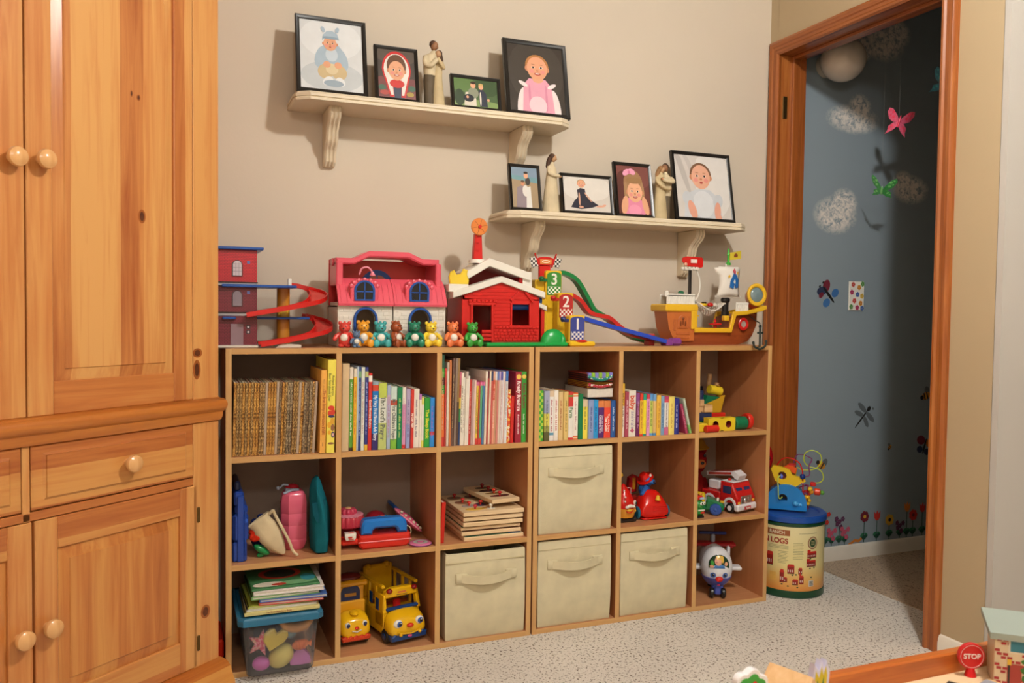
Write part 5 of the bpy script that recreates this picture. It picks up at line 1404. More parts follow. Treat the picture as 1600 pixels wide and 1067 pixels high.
b = B(); b.prism([(-.10, .16), (.10, .16), (.10, .218), (-.02, .26), (-.10, .216)], .20, .21, 'y', 0); b.box(-.10, .10, .10, .20, .158, .163, 0, .001); b.box(.085, .097, .1, .2, .16, .22, 0, .001); b.o('loft_back', t, plastic('#a81e1e'))
b = B(); b.prism([(-.155, .190), (-.096, .190), (-.094, .205), (-.100, .222), (-.098, .236), (-.112, .240), (-.122, .224), (-.135, .222), (-.142, .236), (-.154, .230), (-.160, .214)], .075, .085, 'y', 0, .003); b.o('hay_door', t, plastic('#e8c83c'))
b = B(); b.cyl((-.046, .14, .262), (-.046, .14, .274), .028, .026, 0, 18); b.o('silo_cap', t, WHT)
b = B(); b.prism([(-.062, .272), (-.030, .272), (-.034, .355), (-.056, .355)], .13, .15, 'y', 0, .002); b.box(-.054, -.044, .127, .131, .30, .303, 0, .001); b.box(-.054, -.044, .127, .131, .325, .328, 0, .001); b.o('windmill_tower', t, BRED)
b = B(); b.cyl((-.046, .126, .377), (-.046, .118, .377), .0275, m=0, n=26, b=.002)
for k in range(6):
    a = PI * k / 3 + .3
    b.box(-.0005, .0005, -.0008, 0, .007, .025, 2, 0, Matrix.Translation((-.046, .118, .377)) @ Matrix.Rotation(a, 4, 'Y'))
b.cyl((-.046, .119, .377), (-.046, .113, .377), .0055, m=1, n=12); b.o('windmill_wheel', t, plastic('#d8803c'), BRED, plastic('#a85a24'))

# ---- numbered ramp racer tower
t = thing('ramp_racer', 'yellow stepped toy race tower numbered three, two, one with coloured ramps', 'toy', (1.09, 0, ZT))
YP = plastic('#dfb428')
def check_mat(a):
    m, nt, p = new_mat('chequer')
    c = nd(nt, 'ShaderNodeTexChecker'); c.inputs['Scale'].default_value = 140
    nt.links.new(objco(nt, loc=(.0003, .0005, .0003)), c.inputs['Vector'])
    c.inputs[1].default_value = rgb('#e8e4dc'); c.inputs[2].default_value = rgb(a)
    nt.links.new(c.outputs[0], p.inputs['Base Color']); p.inputs['Roughness'].default_value = .35
    return m
b = B()
cols = (('3', -.094, -.036, .245, .105, .17, '#3f8a3a'), ('2', -.068, -.012, .172, .065, .105, '#b02a2c'), ('1', -.044, .014, .100, .030, .065, '#3a4690'))
for n_, x0, x1, z1, y0, y1, c in cols:
    b.box(x0, x1, y0, y1, 0, z1, 0, .004)
b.box(-.125, -.09, .12, .165, .15, .215, 0, .003); b.box(-.116, -.09, .1, .17, .0, .15, 0, .003)
b.o('tower', t, YP)
for n_, x0, x1, z1, y0, y1, c in cols:
    b = B(); w = (x1 - x0)
    o_ = [(x0 + .004, z1 - .080), (x1 - .004, z1 - .080), (x1 - .004, z1 - .014)] + arc2((x0 + x1) / 2, z1 - .014, w / 2 - .004, .010, 0, 180, 8)[1:-1] + [(x0 + .004, z1 - .014)]
    b.prism(o_, y0 + .001, y0 - .0015, 'y', 0)
    p = b.o('number_panel', t, plastic(c))
    b = B(); b.box(x0 + .006, x1 - .006, y0 - .0022, y0 - .0014, z1 - .078, z1 - .052, 0, 0); b.o('chequered_strip', p, check_mat(c))
    text(n_, .050, plastic('#ece8e0'), p, ((x0 + x1) / 2, y0 - .0018, z1 - .030), bold=.0008, name='numeral')
b = B(); b.box(-.048, .044, .012, .075, 0, .016, 0, .005); b.o('base_plate', t, YEL)
b = B(); b.ball((-.004, .022, .016), (.022, .012, .006), 0, 14); b.o('start_button', t, RED)
for (x, y, z, c) in ((-.112, .10, .218, '#146a3c'), (-.088, .060, .155, '#c02a24'), (-.066, .030, .088, '#26306a')):
    b = B(); b.ball((x, y, z), (.010, .010, .008), 0, 12); b.box(x - .006, x + .02, y - .004, y + .006, z - .010, z, 0, .002); b.o('launch_lever', t, plastic(c))
def track(name, pts, col, w=.017):
    p = spline(pts, 7); b = B()
    b.sweep(p, [(-w, -.004), (w, -.004), (w, .009), (w - .003, .009), (w - .003, .001), (-w + .003, .001), (-w + .003, .009), (-w, .009)])
    return b.o(name, t, plastic(col))
track('green_track', [(-.04, .14, .238), (-.012, .14, .236), (.03, .14, .214), (.068, .14, .160), (.095, .14, .118), (.13, .14, .098), (.17, .14, .075), (.21, .14, .045), (.26, .14, .020), (.31, .14, .008)], '#127a3e')
track('red_track', [(-.014, .088, .163), (.018, .088, .145), (.052, .088, .108), (.09, .088, .097), (.125, .088, .090), (.17, .088, .058), (.21, .088, .036), (.25, .088, .026), (.292, .088, .020)], '#c8241f')
track('blue_track', [(.010, .048, .088), (.05, .048, .077), (.14, .048, .055), (.24, .048, .032), (.322, .048, .012)], '#2446b8', .0185)
b = B(); b.box(.320, .346, .028, .068, 0, .022, 0, .003); b.box(.345, .384, .026, .07, 0, .026, 0, .010); b.o('finish_block', t, plastic('#7d3a8a'))
b = B(); b.box(.278, .300, .07, .106, 0.0, .016, 0, .002); b.prism([(.284, .016), (.298, .016), (.300, .040), (.292, .034)], .072, .104, 'y', 0); b.o('red_stop', t, RED)
b = B(); b.box(-.110, -.070, .122, .135, .205, .262, 0, .002); b.prism([(-.118, .262), (-.062, .262), (-.060, .282)] + arc2(-.090, .282, .030, .008, 0, 180, 6)[1:-1] + [(-.120, .282)], .118, .13, 'y', 0, .001); b.o('finish_sign', t, RED)
b = B(); b.prism([(-.110, .266), (-.070, .266), (-.069, .281), (-.111, .281)], .1185, .117, 'y', 0); b.prism(ell(-.09, .2745, .014, .005), .1172, .1165, 'y', 1); b.prism(ell(-.09, .2745, .010, .0022), .1167, .1160, 'y', 0); b.o('sign_print', t, plastic('#d8884a'), plastic('#e8d8c8'))
for sx, rz_ in ((-1, .35), (1, -.35)):
    b = B(); mx = Matrix.Translation((-.09 + sx * .041, .120, .272)) @ Matrix.Rotation(-rz_, 4, 'Y')
    b.box(-.012, .012, -.002, .002, -.016, .016, 1, .0005, mx); b.box(-sx * .012 - .002, -sx * .012 + .002, -.003, .003, -.022, .026, 0, .0005, mx); b.o('chequered_flag', t, RED, check_mat('#1c1a1a'))
# ---- toy pirate ship
t = thing('toy_ship', 'brown and yellow toy pirate ship with white sail at the right end', 'toy', (1.644, .045, ZT))
t.scale = (.94, .72, 1)
HUL = wood('#8f4420', '#6a2c12', '#a85428', 'x', .02, .35, False, 6.1, 'z')
CAST = plastic('#bf6a30', .4); YS = plastic('#e4b428'); ORG = plastic('#d8581c')
def hull_ring(x, zt, hw, zb=.0, kb=.5):
    """cross-section at station x: keel to rail"""
    yc = .12
    return [(x, yc - hw * kb, zb), (x, yc - hw * .8, zb + (zt - zb) * .35), (x, yc - hw, zt), (x, yc + hw, zt), (x, yc + hw * .8, zb + (zt - zb) * .35), (x, yc + hw * kb, zb)]
b = B()
b.loft([hull_ring(-.155, .062, .062, .003, .8), hull_ring(-.10, .058, .066, 0, .8), hull_ring(.0, .058, .068, 0, .8), hull_ring(.062, .062, .066, 0, .8), hull_ring(.075, .100, .064, .0, .75), hull_ring(.12, .110, .056, .0, .7), hull_ring(.175, .120, .036, .010, .5), hull_ring(.205, .128, .016, .03, .4), hull_ring(.228, .132, .006, .07, .4)])
b.o('hull', t, HUL)
b = B(); b.loft([[(-.212, .056, .118), (-.205, .184, .118), (-.092, .184, .118), (-.092, .054, .118)], [(-.202, .055, .06), (-.195, .183, .06), (-.092, .184, .06), (-.092, .054, .06)], [(-.178, .056, .015), (-.172, .182, .015), (-.092, .182, .015), (-.092, .056, .015)]]); b.o('stern_castle', t, CAST)
b = B(); b.prism([(-.165, .058), (-.122, .058), (-.122, .082)] + arc2(-.1435, .082, .0215, .022, 0, 180, 10)[1:-1] + [(-.165, .082)], .057, .050, 'y', 0, .002)
for dx in (-.010, .0, .010): b.prism(ell(-.1435 + dx, .078 - abs(dx) * .4, .0035, .010, 12), .0505, .0495, 'y', 1)
b.ball((-.1435, .049, .092), (.0055, .003, .005), 1, 10)
for (x0, x1, z0, z1) in ((-.172, -.112, .036, .046), (-.170, -.112, .022, .032), (-.182, -.170, .05, .09), (-.118, -.104, .06, .10)): b.box(x0, x1, .052, .057, z0, z1, 0, .002)
b.o('castle_door', t, plastic('#b86430', .4), plastic('#7a3a18'))
b = B()
b.box(-.220, -.078, .046, .19, .116, .142, 0, .005); b.box(-.108, -.082, .046, .058, .055, .120, 0, .003)
pr = [(-.094, .060), (.062, .060), (.078, .118), (.14, .122), (.232, .142), (.232, .130), (.215, .122), (.140, .108), (.092, .104), (.072, .044), (-.094, .044)]
b.prism(pr, .044, .058, 'y', 0, .002); b.prism(pr, .182, .196, 'y', 0, .002); b.box(.205, .232, .058, .182, .128, .143, 0, .004); b.box(.04, .064, .05, .075, .085, .104, 0, .003); b.box(-.085, -.076, .046, .19, .10, .105, 0, .001)
b.o('yellow_rail', t, YS)
def railing(x0, x1, z0, z1, n):
    b = B(); b.box(x0, x1, .050, .056, z1 - .009, z1, 0, .003); b.box(x0, x1, .050, .056, z0, z0 + .004, 0, .001)
    for k in range(n):
        x = x0 + (k + .5) * (x1 - x0) / n
        b.lathe([(.0022, 0), (.0046, .004), (.0046, .010), (.0026, z1 - z0 - .008)], (x, .053, z0 + .002), n=8)
    b.box(x0, x1, .053, .0545, z0, z1 - .003, 0, 0); return b.o('railing', t, WHT)
railing(-.215, -.092, .142, .178, 10); railing(.092, .150, .120, .152, 6)
b = B(); b.box(-.222, -.206, .049, .064, .166, .188, 0, .004); b.box(-.212, -.092, .05, .12, .168, .175, 0, .003); b.box(-.215, -.092, .11, .116, .142, .176, 0, .002); b.o('stern_deck', t, WHT)
b = B(); b.cyl((-.092, .1, .06), (-.092, .1, .262), .0068, m=0, n=12); b.ball((-.086, .085, .150), (.012, .012, .016), 0, 12); b.o('mast', t, DK)
b = B(); b.cyl((-.092, .1, .262), (-.092, .1, .270), .030, .032, 0, 18)
for k in range(12):
    a = 2 * PI * k / 12; b.ball((-.092 + .031 * math.cos(a), .1 + .031 * math.sin(a), .268), (.0055, .0055, .0055), 0, 8)
b.tube(spline([(-.068, .09, .262), (-.055, .09, .235), (-.052, .09, .20), (-.062, .09, .168), (-.085, .09, .145)], 6), .003, n=8); b.o('crows_nest', t, WHT)
b = B(); b.loft([[(-.132, .088, .292), (-.132, .092, .292), (-.132, .092, .304), (-.132, .088, .304)], [(-.116, .085, .276), (-.116, .095, .276), (-.116, .095, .310), (-.116, .085, .310)], [(-.05, .083, .272), (-.05, .098, .272), (-.05, .098, .308), (-.05, .083, .308)], [(-.042, .086, .276), (-.042, .095, .276), (-.042, .095, .304), (-.042, .086, .304)]])
b.box(-.098, -.070, .0815, .0845, .287, .300, 1, .001); b.ball((-.118, .088, .282), (.008, .008, .007), 2, 10); b.o('red_banner', t, RED, plastic('#e8d4cc'), plastic('#e0a890'))
# hammock net
b = B(); n = 9
for k in range(n):
    u = k / (n - 1); z = .146 - .040 * math.sin(PI * u * .9 + .1)
for k in range(7):
    yy = .07 + k * .014
    b.tube([(-.070 + .118 * u, yy - .015 * math.sin(PI * u), .150 - (.044 - abs(k - 3) * .006) * math.sin(PI * u) - .004 * u) for u in [i / 12 for i in range(13)]], .0022, n=6)
for i in range(1, 12):
    u = i / 12
    b.tube([(-.070 + .118 * u + .006 * (k - 3), .07 + k * .014 - .015 * math.sin(PI * u), .150 - (.044 - abs(k - 3) * .006) * math.sin(PI * u) - .004 * u) for k in range(7)], .0018, n=5)
b.tube([(-.075, .066, .150), (-.075, .155, .150)], .003, n=8); b.tube([(.05, .066, .147), (.05, .155, .147)], .003, n=8)
b.o('hammock_net', t, plastic('#ddd6cc', .5))
b = B(); b.ball((-.03, .10, .142), (.018, .014, .008), 0, 12); b.ball((.004, .105, .142), (.014, .012, .008), 1, 12); b.ball((.022, .1, .141), (.010, .01, .008), 2, 10); b.box(-.04, -.02, .09, .10, .145, .152, 3, .002); b.o('hammock_bundle', t, YEL, RED, plastic('#d8d0c4'), DK)
b = B(); b.lathe([(.016, .09), (.016, .118), (.013, .12), (.0135, .15), (.019, .156), (.019, .164), (.012, .170), (.0005, .170)], (.070, .10, 0)); b.o('front_mast_base', t, DK)
b = B(); b.cyl((.07, .10, .165), (.07, .10, .29), .004, m=0, n=10); b.o('front_mast', t, WHT)
# sail: bellied cloth
b = B(); nu, nv = 9, 7; vs = []
for i in range(nu):
    u = i / (nu - 1)
    for j in range(nv):
        v = j / (nv - 1)
        wl = -.040 + .012 * math.sin(PI * u); wr_ = .064 - .004 * math.sin(PI * u)
        vs.append((.065 + wl + (wr_ - wl) * v - .004 + (-.012 if u > .8 and v < .2 else 0), .086 - .022 * math.sin(PI * v) * (.4 + .6 * math.sin(PI * u)), .172 + .102 * u + .004 * math.sin(PI * v)))
b.add(vs, [(i * nv + j, i * nv + j + 1, (i + 1) * nv + j + 1, (i + 1) * nv + j) for i in range(nu - 1) for j in range(nv - 1)])
sail = b.o('sail', t, plastic('#e2ddd4', .5)); sm = sail.modifiers.new('thick', 'SOLIDIFY'); sm.thickness = .0025
b = B(); b.tube([(.018, .088, .172), (.13, .088, .172)], .004, n=8); b.tube([(.028, .086, .276), (.118, .086, .276)], .003, n=8); b.o('sail_yard', t, WHT)
b = B()
def on_sail(x, z): 
    v = min(1, max(0, (x - .03) / .09)); u = (z - .172) / .102
    return .086 - .022 * math.sin(PI * v) * (.4 + .6 * math.sin(PI * u)) - .0075
for pts, m in (([(.066, .205), (.085, .200), (.088, .218), (.095, .202), (.112, .204), (.114, .232), (.104, .246), (.092, .262), (.078, .244), (.068, .228)], 0), ([(.082, .262), (.092, .274), (.100, .262), (.094, .25)], 1), ([(.062, .236), (.07, .244), (.068, .25), (.060, .246)], 2), ([(.108, .25), (.114, .256), (.112, .264), (.105, .258)], 2)):
    b.add([(x, on_sail(x, z), z) for x, z in pts], [tuple(range(len(pts)))], m)
b.o('sail_print', sail, plastic('#2a6cb4'), plastic('#c85a64'), plastic('#e0b030'), smooth=0)
b = B(); b.lathe([(.010, .285), (.010, .293), (.005, .297), (.0045, .318), (.007, .322), (.0045, .328), (.0045, .342), (.0005, .346)], (.080, .10, 0), n=12); b.o('flag_pole', t, plastic('#3fa83c'))
b = B(); b.loft([[(.086, .099, .304), (.086, .101, .304), (.086, .101, .330), (.086, .099, .330)], [(.11, .094, .306), (.11, .096, .306), (.11, .096, .334), (.11, .094, .334)], [(.138, .099, .310), (.138, .101, .310), (.138, .101, .340), (.138, .099, .340)]]); b.o('yellow_flag', t, plastic('#cdb83a'))
b = B(); b.add([(.102, .0935, .315), (.118, .0935, .315), (.120, .0935, .324), (.111, .0935, .329), (.103, .0935, .324)], [(0, 1, 2, 3, 4)]); b.o('flag_print', t, plastic('#8a4a2c'), smooth=0)
# spyglass orb at the bow
b = B(); b.cyl((.192, .062, .180), (.205, .12, .172), .040, .030, 0, 26, .003); b.ball((.205, .10, .148), (.026, .03, .022), 0, 14); b.o('spyglass_body', t, ORG)
b = B()
d = (Vector((.192, .062, .180)) - Vector((.205, .12, .172))).normalized(); q = d.to_track_quat('Z', 'Y').to_matrix().to_4x4(); q.translation = Vector((.192, .062, .180))
b.lathe([(.027, 0), (.0275, .006), (.033, .011), (.040, .009), (.042, .003), (.040, -.004), (.03, -.002)], (0, 0, 0), 0, 30, 'z', q); b.o('yellow_ring', t, YS)
b = B(); b.lathe([(.028, .001), (.022, .006), (.012, .009), (.0005, .010)], (0, 0, 0), 0, 24, 'z', q); b.o('glass_lens', t, mat('#6f8388', .08, .05))
b = B(); b.lathe([(.012, -.001), (.012, .004), (.020, .006), (.023, .003), (.023, -.002)], (0, 0, 0), 0, 22, 'y', Matrix.Translation((.137, .068, .074)) @ Matrix.Rotation(PI, 4, 'Z')); b.o('porthole', t, RED)
b = B(); b.cyl((.137, .067, .074), (.137, .066, .074), .0125, m=0, n=18); b.o('porthole_hole', t, plastic('#a89a90'))
b = B(); b.cyl((.02, .09, .058), (.02, .09, .078), .007, m=0, n=12); b.lathe([(.004, 0), (.026, .001), (.027, .006), (.004, .008)], (.02, .09, .070), n=16); b.box(.016, .024, .086, .094, .078, .092, 0, .002); b.o('capstan', t, RED)
b = B(); b.ball((-.135, .09, .182), (.014, .01, .008), 0, 10); b.o('green_parrot_perch', t, plastic('#2a6a48'))
# anchor
b = B(); ax, ay = .127, -.079; b.xf = Matrix.Translation((0, 0, -.010))
b.tube([(.176, .078, .112), (.160, .02, .100), (ax + .004, ay + .01, .090), (ax, ay, .07)], .0022, n=6)
b.cyl((ax, ay, .072), (ax, ay, .006), .0042, m=0, n=10); b.box(ax - .013, ax + .015, ay - .003, ay + .003, .052, .059, 0, .002); b.lathe([(.003, -.002), (.006, -.002), (.006, .002), (.003, .002), (.003, -.002)], (ax, ay, .078), 0, 12, 'y')
b.tube(spline([(ax - .028, ay, .020), (ax - .024, ay, .008), (ax - .010, ay, .002), (ax, ay, -.001), (ax + .010, ay, .002), (ax + .025, ay, .010), (ax + .028, ay, .024)], 5), .0042, n=8)
b.ball((ax - .029, ay, .021), .006, 0, 8); b.ball((ax + .028, ay, .026), .006, 0, 8); b.o('anchor', t, plastic('#2a332e', .4))
# ================================================================== toys in the cubes: wooden blocks, top right cube
Z1T, Z2T, Z3T = Z1 + .0004, Z2 + .0004, TH + .0004
YW_, RW_, GW_, BW_ = plastic('#e6c82a', .35), plastic('#cf2a1c', .35), plastic('#14704a', .35), plastic('#26345e', .35)
NAT = wood('#d2a878', '#bc8f5e', '#e0bd90', 'x', .3, .5, False, 7.1, 'z')
BG = 'wooden construction pieces in the sixth top cube'
def block(label, loc, rot=(0, 0, 0)):
    return thing('wooden_block', label + ', sixth top cube', 'toy block', loc, 0, BG, rot=rot)
def holed_bar(b, w, h, d, xs, r, m=0, mi=1):
    """bar with round holes through its front face"""
    xs = sorted(xs); edges = [0] + [(xs[i] + xs[i + 1]) / 2 for i in range(len(xs) - 1)] + [w]
    for i, cx in enumerate(xs):
        x0, x1 = edges[i], edges[i + 1]; n = 20; cz = h / 2
        for y, fl in ((0, 0), (d, 1)):
            sq = []
            for k in range(n):
                a = 2 * PI * k / n; c, s_ = math.cos(a), math.sin(a)
                q = min(((x1 - cx) if c > 0 else (cx - x0)) / max(abs(c), 1e-6), (h / 2) / max(abs(s_), 1e-6))
                sq.append((cx + c * q, y, cz + s_ * q))
            ci = [(cx + r * math.cos(2 * PI * k / n), y, cz + r * math.sin(2 * PI * k / n)) for k in range(n)]
            b.add(sq + ci, [(k, (k + 1) % n, n + (k + 1) % n, n + k) for k in range(n)], m)
        b.add([(cx + r * math.cos(2 * PI * k / n), y, cz + r * math.sin(2 * PI * k / n)) for y in (0, d) for k in range(n)], [(k, (k + 1) % n, n + (k + 1) % n, n + k) for k in range(n)], mi)
    b.add([(0, 0, h), (w, 0, h), (w, d, h), (0, d, h), (0, 0, 0), (w, 0, 0), (w, d, 0), (0, d, 0)], [(0, 1, 2, 3), (7, 6, 5, 4), (0, 3, 7, 4), (1, 5, 6, 2)], m)
t = block('yellow wooden bar with two round holes', (1.588, .030, Z1T)); b = B(); holed_bar(b, .112, .046, .03, (.029, .083), .0125); b.o('bar', t, YW_, plastic('#8a1f1c'))
t = block('green wooden cylinder beside the yellow bar', (1.703, .046, Z1T)); b = B(); b.cyl((0, 0, .023), (.050, 0, .023), .023, m=0, n=26, b=.003); b.cyl((.027, 0, .0455), (.027, 0, .0466), .008, m=1, n=14); b.o('cylinder', t, GW_, plastic('#0c3a26'))
t = block('small red wooden cylinder lying before the yellow bar', (1.563, .014, Z1T)); b = B(); b.cyl((0, 0, .012), (.052, 0, .012), .012, m=0, n=22, b=.002); b.o('cylinder', t, RW_)
t = block('yellow wooden plank end behind the small red cylinder', (1.533, .028, Z1T)); b = B(); b.box(0, .050, 0, .05, 0, .028, 0, .002); b.o('plank', t, YW_)
t = block('red holed wooden wheel at the right end', (1.756, .05, Z1T)); b = B(); b.lathe([(.009, 0), (.026, 0), (.028, .003), (.028, .016), (.026, .019), (.009, .019), (.009, 0)], (0, 0, .028), 0, 26, 'x'); b.o('wheel', t, RW_)
t = block('navy wooden bar lying behind the yellow bar', (1.578, .075, Z1T + .030)); b = B(); b.box(0, .055, 0, .03, 0, .030, 0, .002); b.box(-.004, .06, .002, .09, -.030, -.0005, 1, .002); b.o('bar', t, BW_, GW_)
t = block('pale natural wooden bar on top of the navy one', (1.552, .078, Z1T + .0608)); b = B(); holed_bar(b, .080, .026, .026, (.02, .06), .007); b.box(.046, .08, -.008, -.001, .0, .026, 0, .001); b.box(.030, .047, -.004, 0, .022, .046, 0, .001); b.o('bar', t, NAT, plastic('#8a5a34'))
t = block('natural wooden dowel leaning upright at the back', (1.585, .16, Z1T + .002)); b = B(); b.cyl((0, 0, 0), (.012, .03, .178), .0095, m=0, n=14, b=.001); b.o('dowel', t, NAT)
t = block('tall navy wooden cylinder standing behind the pale bar', (1.634, .15, Z1T)); b = B(); b.cyl((0, 0, 0), (0, 0, .130), .0125, m=0, n=18, b=.002); b.o('cylinder', t, BW_)
t = block('dark blue wooden cylinder farthest back', (1.676, .215, Z1T)); b = B(); b.cyl((0, 0, 0), (0, 0, .140), .0125, m=0, n=18, b=.002); b.o('cylinder', t, plastic('#1a2238'))
t = block('red wooden ring at the left behind the divider', (1.540, .115, Z1T + .0305)); b = B(); b.lathe([(.008, 0), (.03, 0), (.03, .018), (.008, .018), (.008, 0)], (0, 0, .0308), 0, 24, 'x'); b.o('wheel', t, RW_)
t = block('red wooden bar under the yellow wedge', (1.628, .125, Z1T)); b = B(); b.box(0, .10, 0, .05, 0, .050, 0, .002); b.o('bar', t, RW_)
t = block('yellow and green wooden wedges balanced on the red bar', (1.683, .148, Z1T + .0508)); b = B()
b.prism([(-.016, 0), (.026, 0), (.044, .062), (-.046, .030)], -.02, .02, 'y', 0, .001); b.prism([(-.046, .031), (.022, .056), (-.032, .064)], -.02, .02, 'y', 1, .001); b.prism([(-.034, -.0), (-.017, 0), (-.044, .024)], -.018, .018, 'y', 2, .001); b.o('wedge', t, plastic('#c99a22', .35), GW_, NAT)
t = block('glossy yellow notched wooden cylinder tilted on top', (1.690, .145, Z1T + .1135), (0, .20, 0)); b = B(); b.cyl((-.026, 0, .018), (.026, 0, .018), .0165, m=0, n=26, b=.002); b.ball((.006, -.004, .0335), (.010, .010, .004), 1, 12); b.cyl((.006, .004, .018), (.006, .006, .046), .0085, m=2, n=14); b.cyl((-.013, .022, -.0), (-.016, .026, .072), .0085, m=2, n=14, b=.001); b.o('cylinder', t, YW_, plastic('#a07a20'), NAT)

# ================================================================== middle row, first cube: cases and bags
BLUEC = plastic('#1b3f94', .3)
t = thing('carry_case', 'upright blue plastic carrying case at the left of the first middle cube', 'case', (.020, .03, Z2T))
b = B(); b.box(0, .038, 0, .20, 0, .055, 0, .004); b.box(.0, .042, -.002, .205, .055, .135, 0, .008); b.box(.006, .040, .0, .2, .13, .160, 0, .008); b.box(.004, .030, .004, .19, .155, .195, 0, .005); b.box(.031, .036, -.004, .03, .02, .15, 0, .002); b.box(.012, .03, -.004, .004, .0, .185, 0, .003); b.o('shell', t, BLUEC)
b = B(); b.box(.006, .022, .02, .14, .195, .222, 0, .005); b.o('handle', t, plastic('#141c36')); 
b = B(); b.box(.030, .040, -.006, .004, .108, .120, 0, .003); b.o('latch', t, plastic('#2a56b8'))
t = thing('cloth_pouch', 'natural linen drawstring pouch tipped over beside the blue case', 'pouch', (.160, .040, Z2T))
LIN = cloth('#cdbb98', .35, 600)
ax_ = Vector((-.068, .012, .092)); L_ = ax_.length; ax_.normalize(); sd = Vector((0.8, 0, .6)); sd = (sd - ax_ * sd.dot(ax_)).normalized(); dp_ = ax_.cross(sd)
b = B(); rings = []
for f, rw, rd in ((0, .004, .002), (.05, .010, .004), (.25, .022, .010), (.5, .032, .017), (.75, .034, .021), (.9, .030, .019), (.97, .033, .021), (1.04, .036, .022), (1.02, .032, .018), (.9, .027, .016), (.6, .03, .014)):
    c = ax_ * L_ * f + Vector((0, 0, .009 + .006 * f))
    rings.append([tuple(c + sd * rw * math.cos(2 * PI * k / 20) + dp_ * rd * math.sin(2 * PI * k / 20) * (1 + .08 * math.sin(5 * 2 * PI * k / 20))) for k in range(20)])
b.loft(rings); b.o('pouch_bag', t, LIN)
b = B(); p1 = ax_ * L_ * .95 + sd * .03 + Vector((0, -.006, .02))
b.tube(spline([tuple(p1), tuple(p1 + Vector((.010, -.006, .010))), tuple(p1 + Vector((.016, -.004, -.004))), (.010, -.014, .052), (.022, -.014, .020), (.036, -.020, .006)], 6), .0042, n=8); b.o('drawstring', t, LIN)
t = thing('felt_shape', 'crumpled red felt piece poking out of the linen pouch', 'toy', (.082, .05, Z2T + .048)); 
b = B(); rn = random.Random(2)
for k in range(9): b.ball((rn.uniform(-.010, .012), rn.uniform(-.012, .01), .022 + rn.uniform(-.012, .014)), (rn.uniform(.008, .014), rn.uniform(.006, .010), rn.uniform(.010, .016)), 0, 10, (rn.random(), rn.random(), rn.random()))
b.ball((0, .0, .010), (.012, .012, .010), 0, 10); b.o('felt', t, cloth('#d03018'), remesh=.002)
t = thing('felt_leaf', 'green leaf-shaped piece under the red felt', 'toy', (.100, .055, Z2T), 0)
b = B(); b.ball((0, .0, .022), (.026, .012, .0105), 0, 16, (0, .62, 0)); b.box(-.012, .006, .0, .01, 0, .012, 0, .003); b.o('leaf', t, plastic('#1c8a4a'))
t = thing('navy_cloth', 'small navy cloth bundle behind the linen pouch', 'cloth', (.098, .125, Z2T))
b = B(); rn = random.Random(8); b.ball((0, 0, .05), (.024, .022, .05), 0, 12)
for k in range(6): b.ball((rn.uniform(-.018, .026), rn.uniform(-.012, .012), .085 + rn.uniform(-.01, .026)), (.016, .012, .009), 0, 10, (rn.random(), rn.random() * .6, 0))
b.o('bundle', t, cloth('#1c2a5c'), remesh=.003)
t = thing('capsule_case', 'pink ribbed capsule-shaped toy case with silver clasp beside teal bag', 'case', (.1965, .125, Z2T))
PKC = plastic('#e0647e', .22)
b = B()
def cap_ring(z, k):
    return [(x * k, y * k, z) for x, y in ((.034, -.03), (.034, .022), (.022, .034), (-.020, .034), (-.036, .018), (-.036, -.016), (-.018, -.036), (.020, -.036))]
prof = [(.0, .70), (.010, .86), (.026, .99), (.030, 1), (.0325, .965), (.035, 1), (.070, 1.0), (.073, .965), (.076, 1), (.105, 1), (.108, .965), (.111, 1), (.142, 1.0), (.160, .93), (.170, .78), (.174, .6)]
b.loft([cap_ring(z, k) for z, k in prof]); b.o('shell', t, PKC)
b = B(); b.box(-.0378, -.030, -.012, .014, .03, .14, 0, .003); b.box(-.040, -.036, -.006, .006, .09, .12, 1, .001); b.o('side_panel', t, plastic('#a83a50', .2), plastic('#5a5a50'))
b = B(); b.box(-.052, -.018, -.022, -.004, .168, .176, 0, .003, Matrix.Rotation(.15, 4, 'Y')); b.tube([(-.03, -.02, .168), (-.008, -.026, .178), (.012, -.02, .176)], .004, n=8); b.tube([(-.045, .0, .176), (-.03, -.01, .192), (-.016, -.01, .19)], .003, n=8); b.ball((-.046, -.014, .184), .005, 0, 8); b.o('clasp', t, plastic('#9aa6bc', .2))
b = B(); b.ball((-.004, .005, .178), (.022, .02, .012), 0, 12); b.o('red_tab', t, plastic('#b02434'))
t = thing('soft_bag', 'slouched dark teal cloth bag at the right of the first middle cube', 'bag', (.2655, .07, Z2T))
b = B(); rings = []
for z, rx, ry, cx in ((0, .018, .034, -.001), (.006, .024, .046, -.001), (.04, .0275, .054, -.001), (.09, .0275, .056, -.002), (.13, .026, .054, -.004), (.158, .023, .050, -.008), (.185, .018, .042, -.012), (.208, .012, .03, -.012), (.220, .004, .012, -.010)):
    rings.append([(cx + rx * math.cos(2 * PI * k / 28) * (1 + .09 * math.sin(2 * PI * k / 28 * 5 + z * 22)), ry * math.sin(2 * PI * k / 28) * (1 + .09 * math.sin(2 * PI * k / 28 * 5 + z * 22)), z) for k in range(28)])
b.loft(rings); b.o('bag_body', t, cloth('#12606c', .3, 400))
b = B(); b.loft([[(-.030, -.046, .150), (.010, -.042, .158), (.012, -.030, .160), (-.028, -.034, .152)], [(-.028, -.054, .120), (.0, -.050, .118), (.0, -.040, .120), (-.026, -.042, .122)], [(-.018, -.050, .098), (-.012, -.049, .094), (-.012, -.044, .096), (-.017, -.044, .1)]]); b.o('flap', t, cloth('#0f4c58', .3, 400))

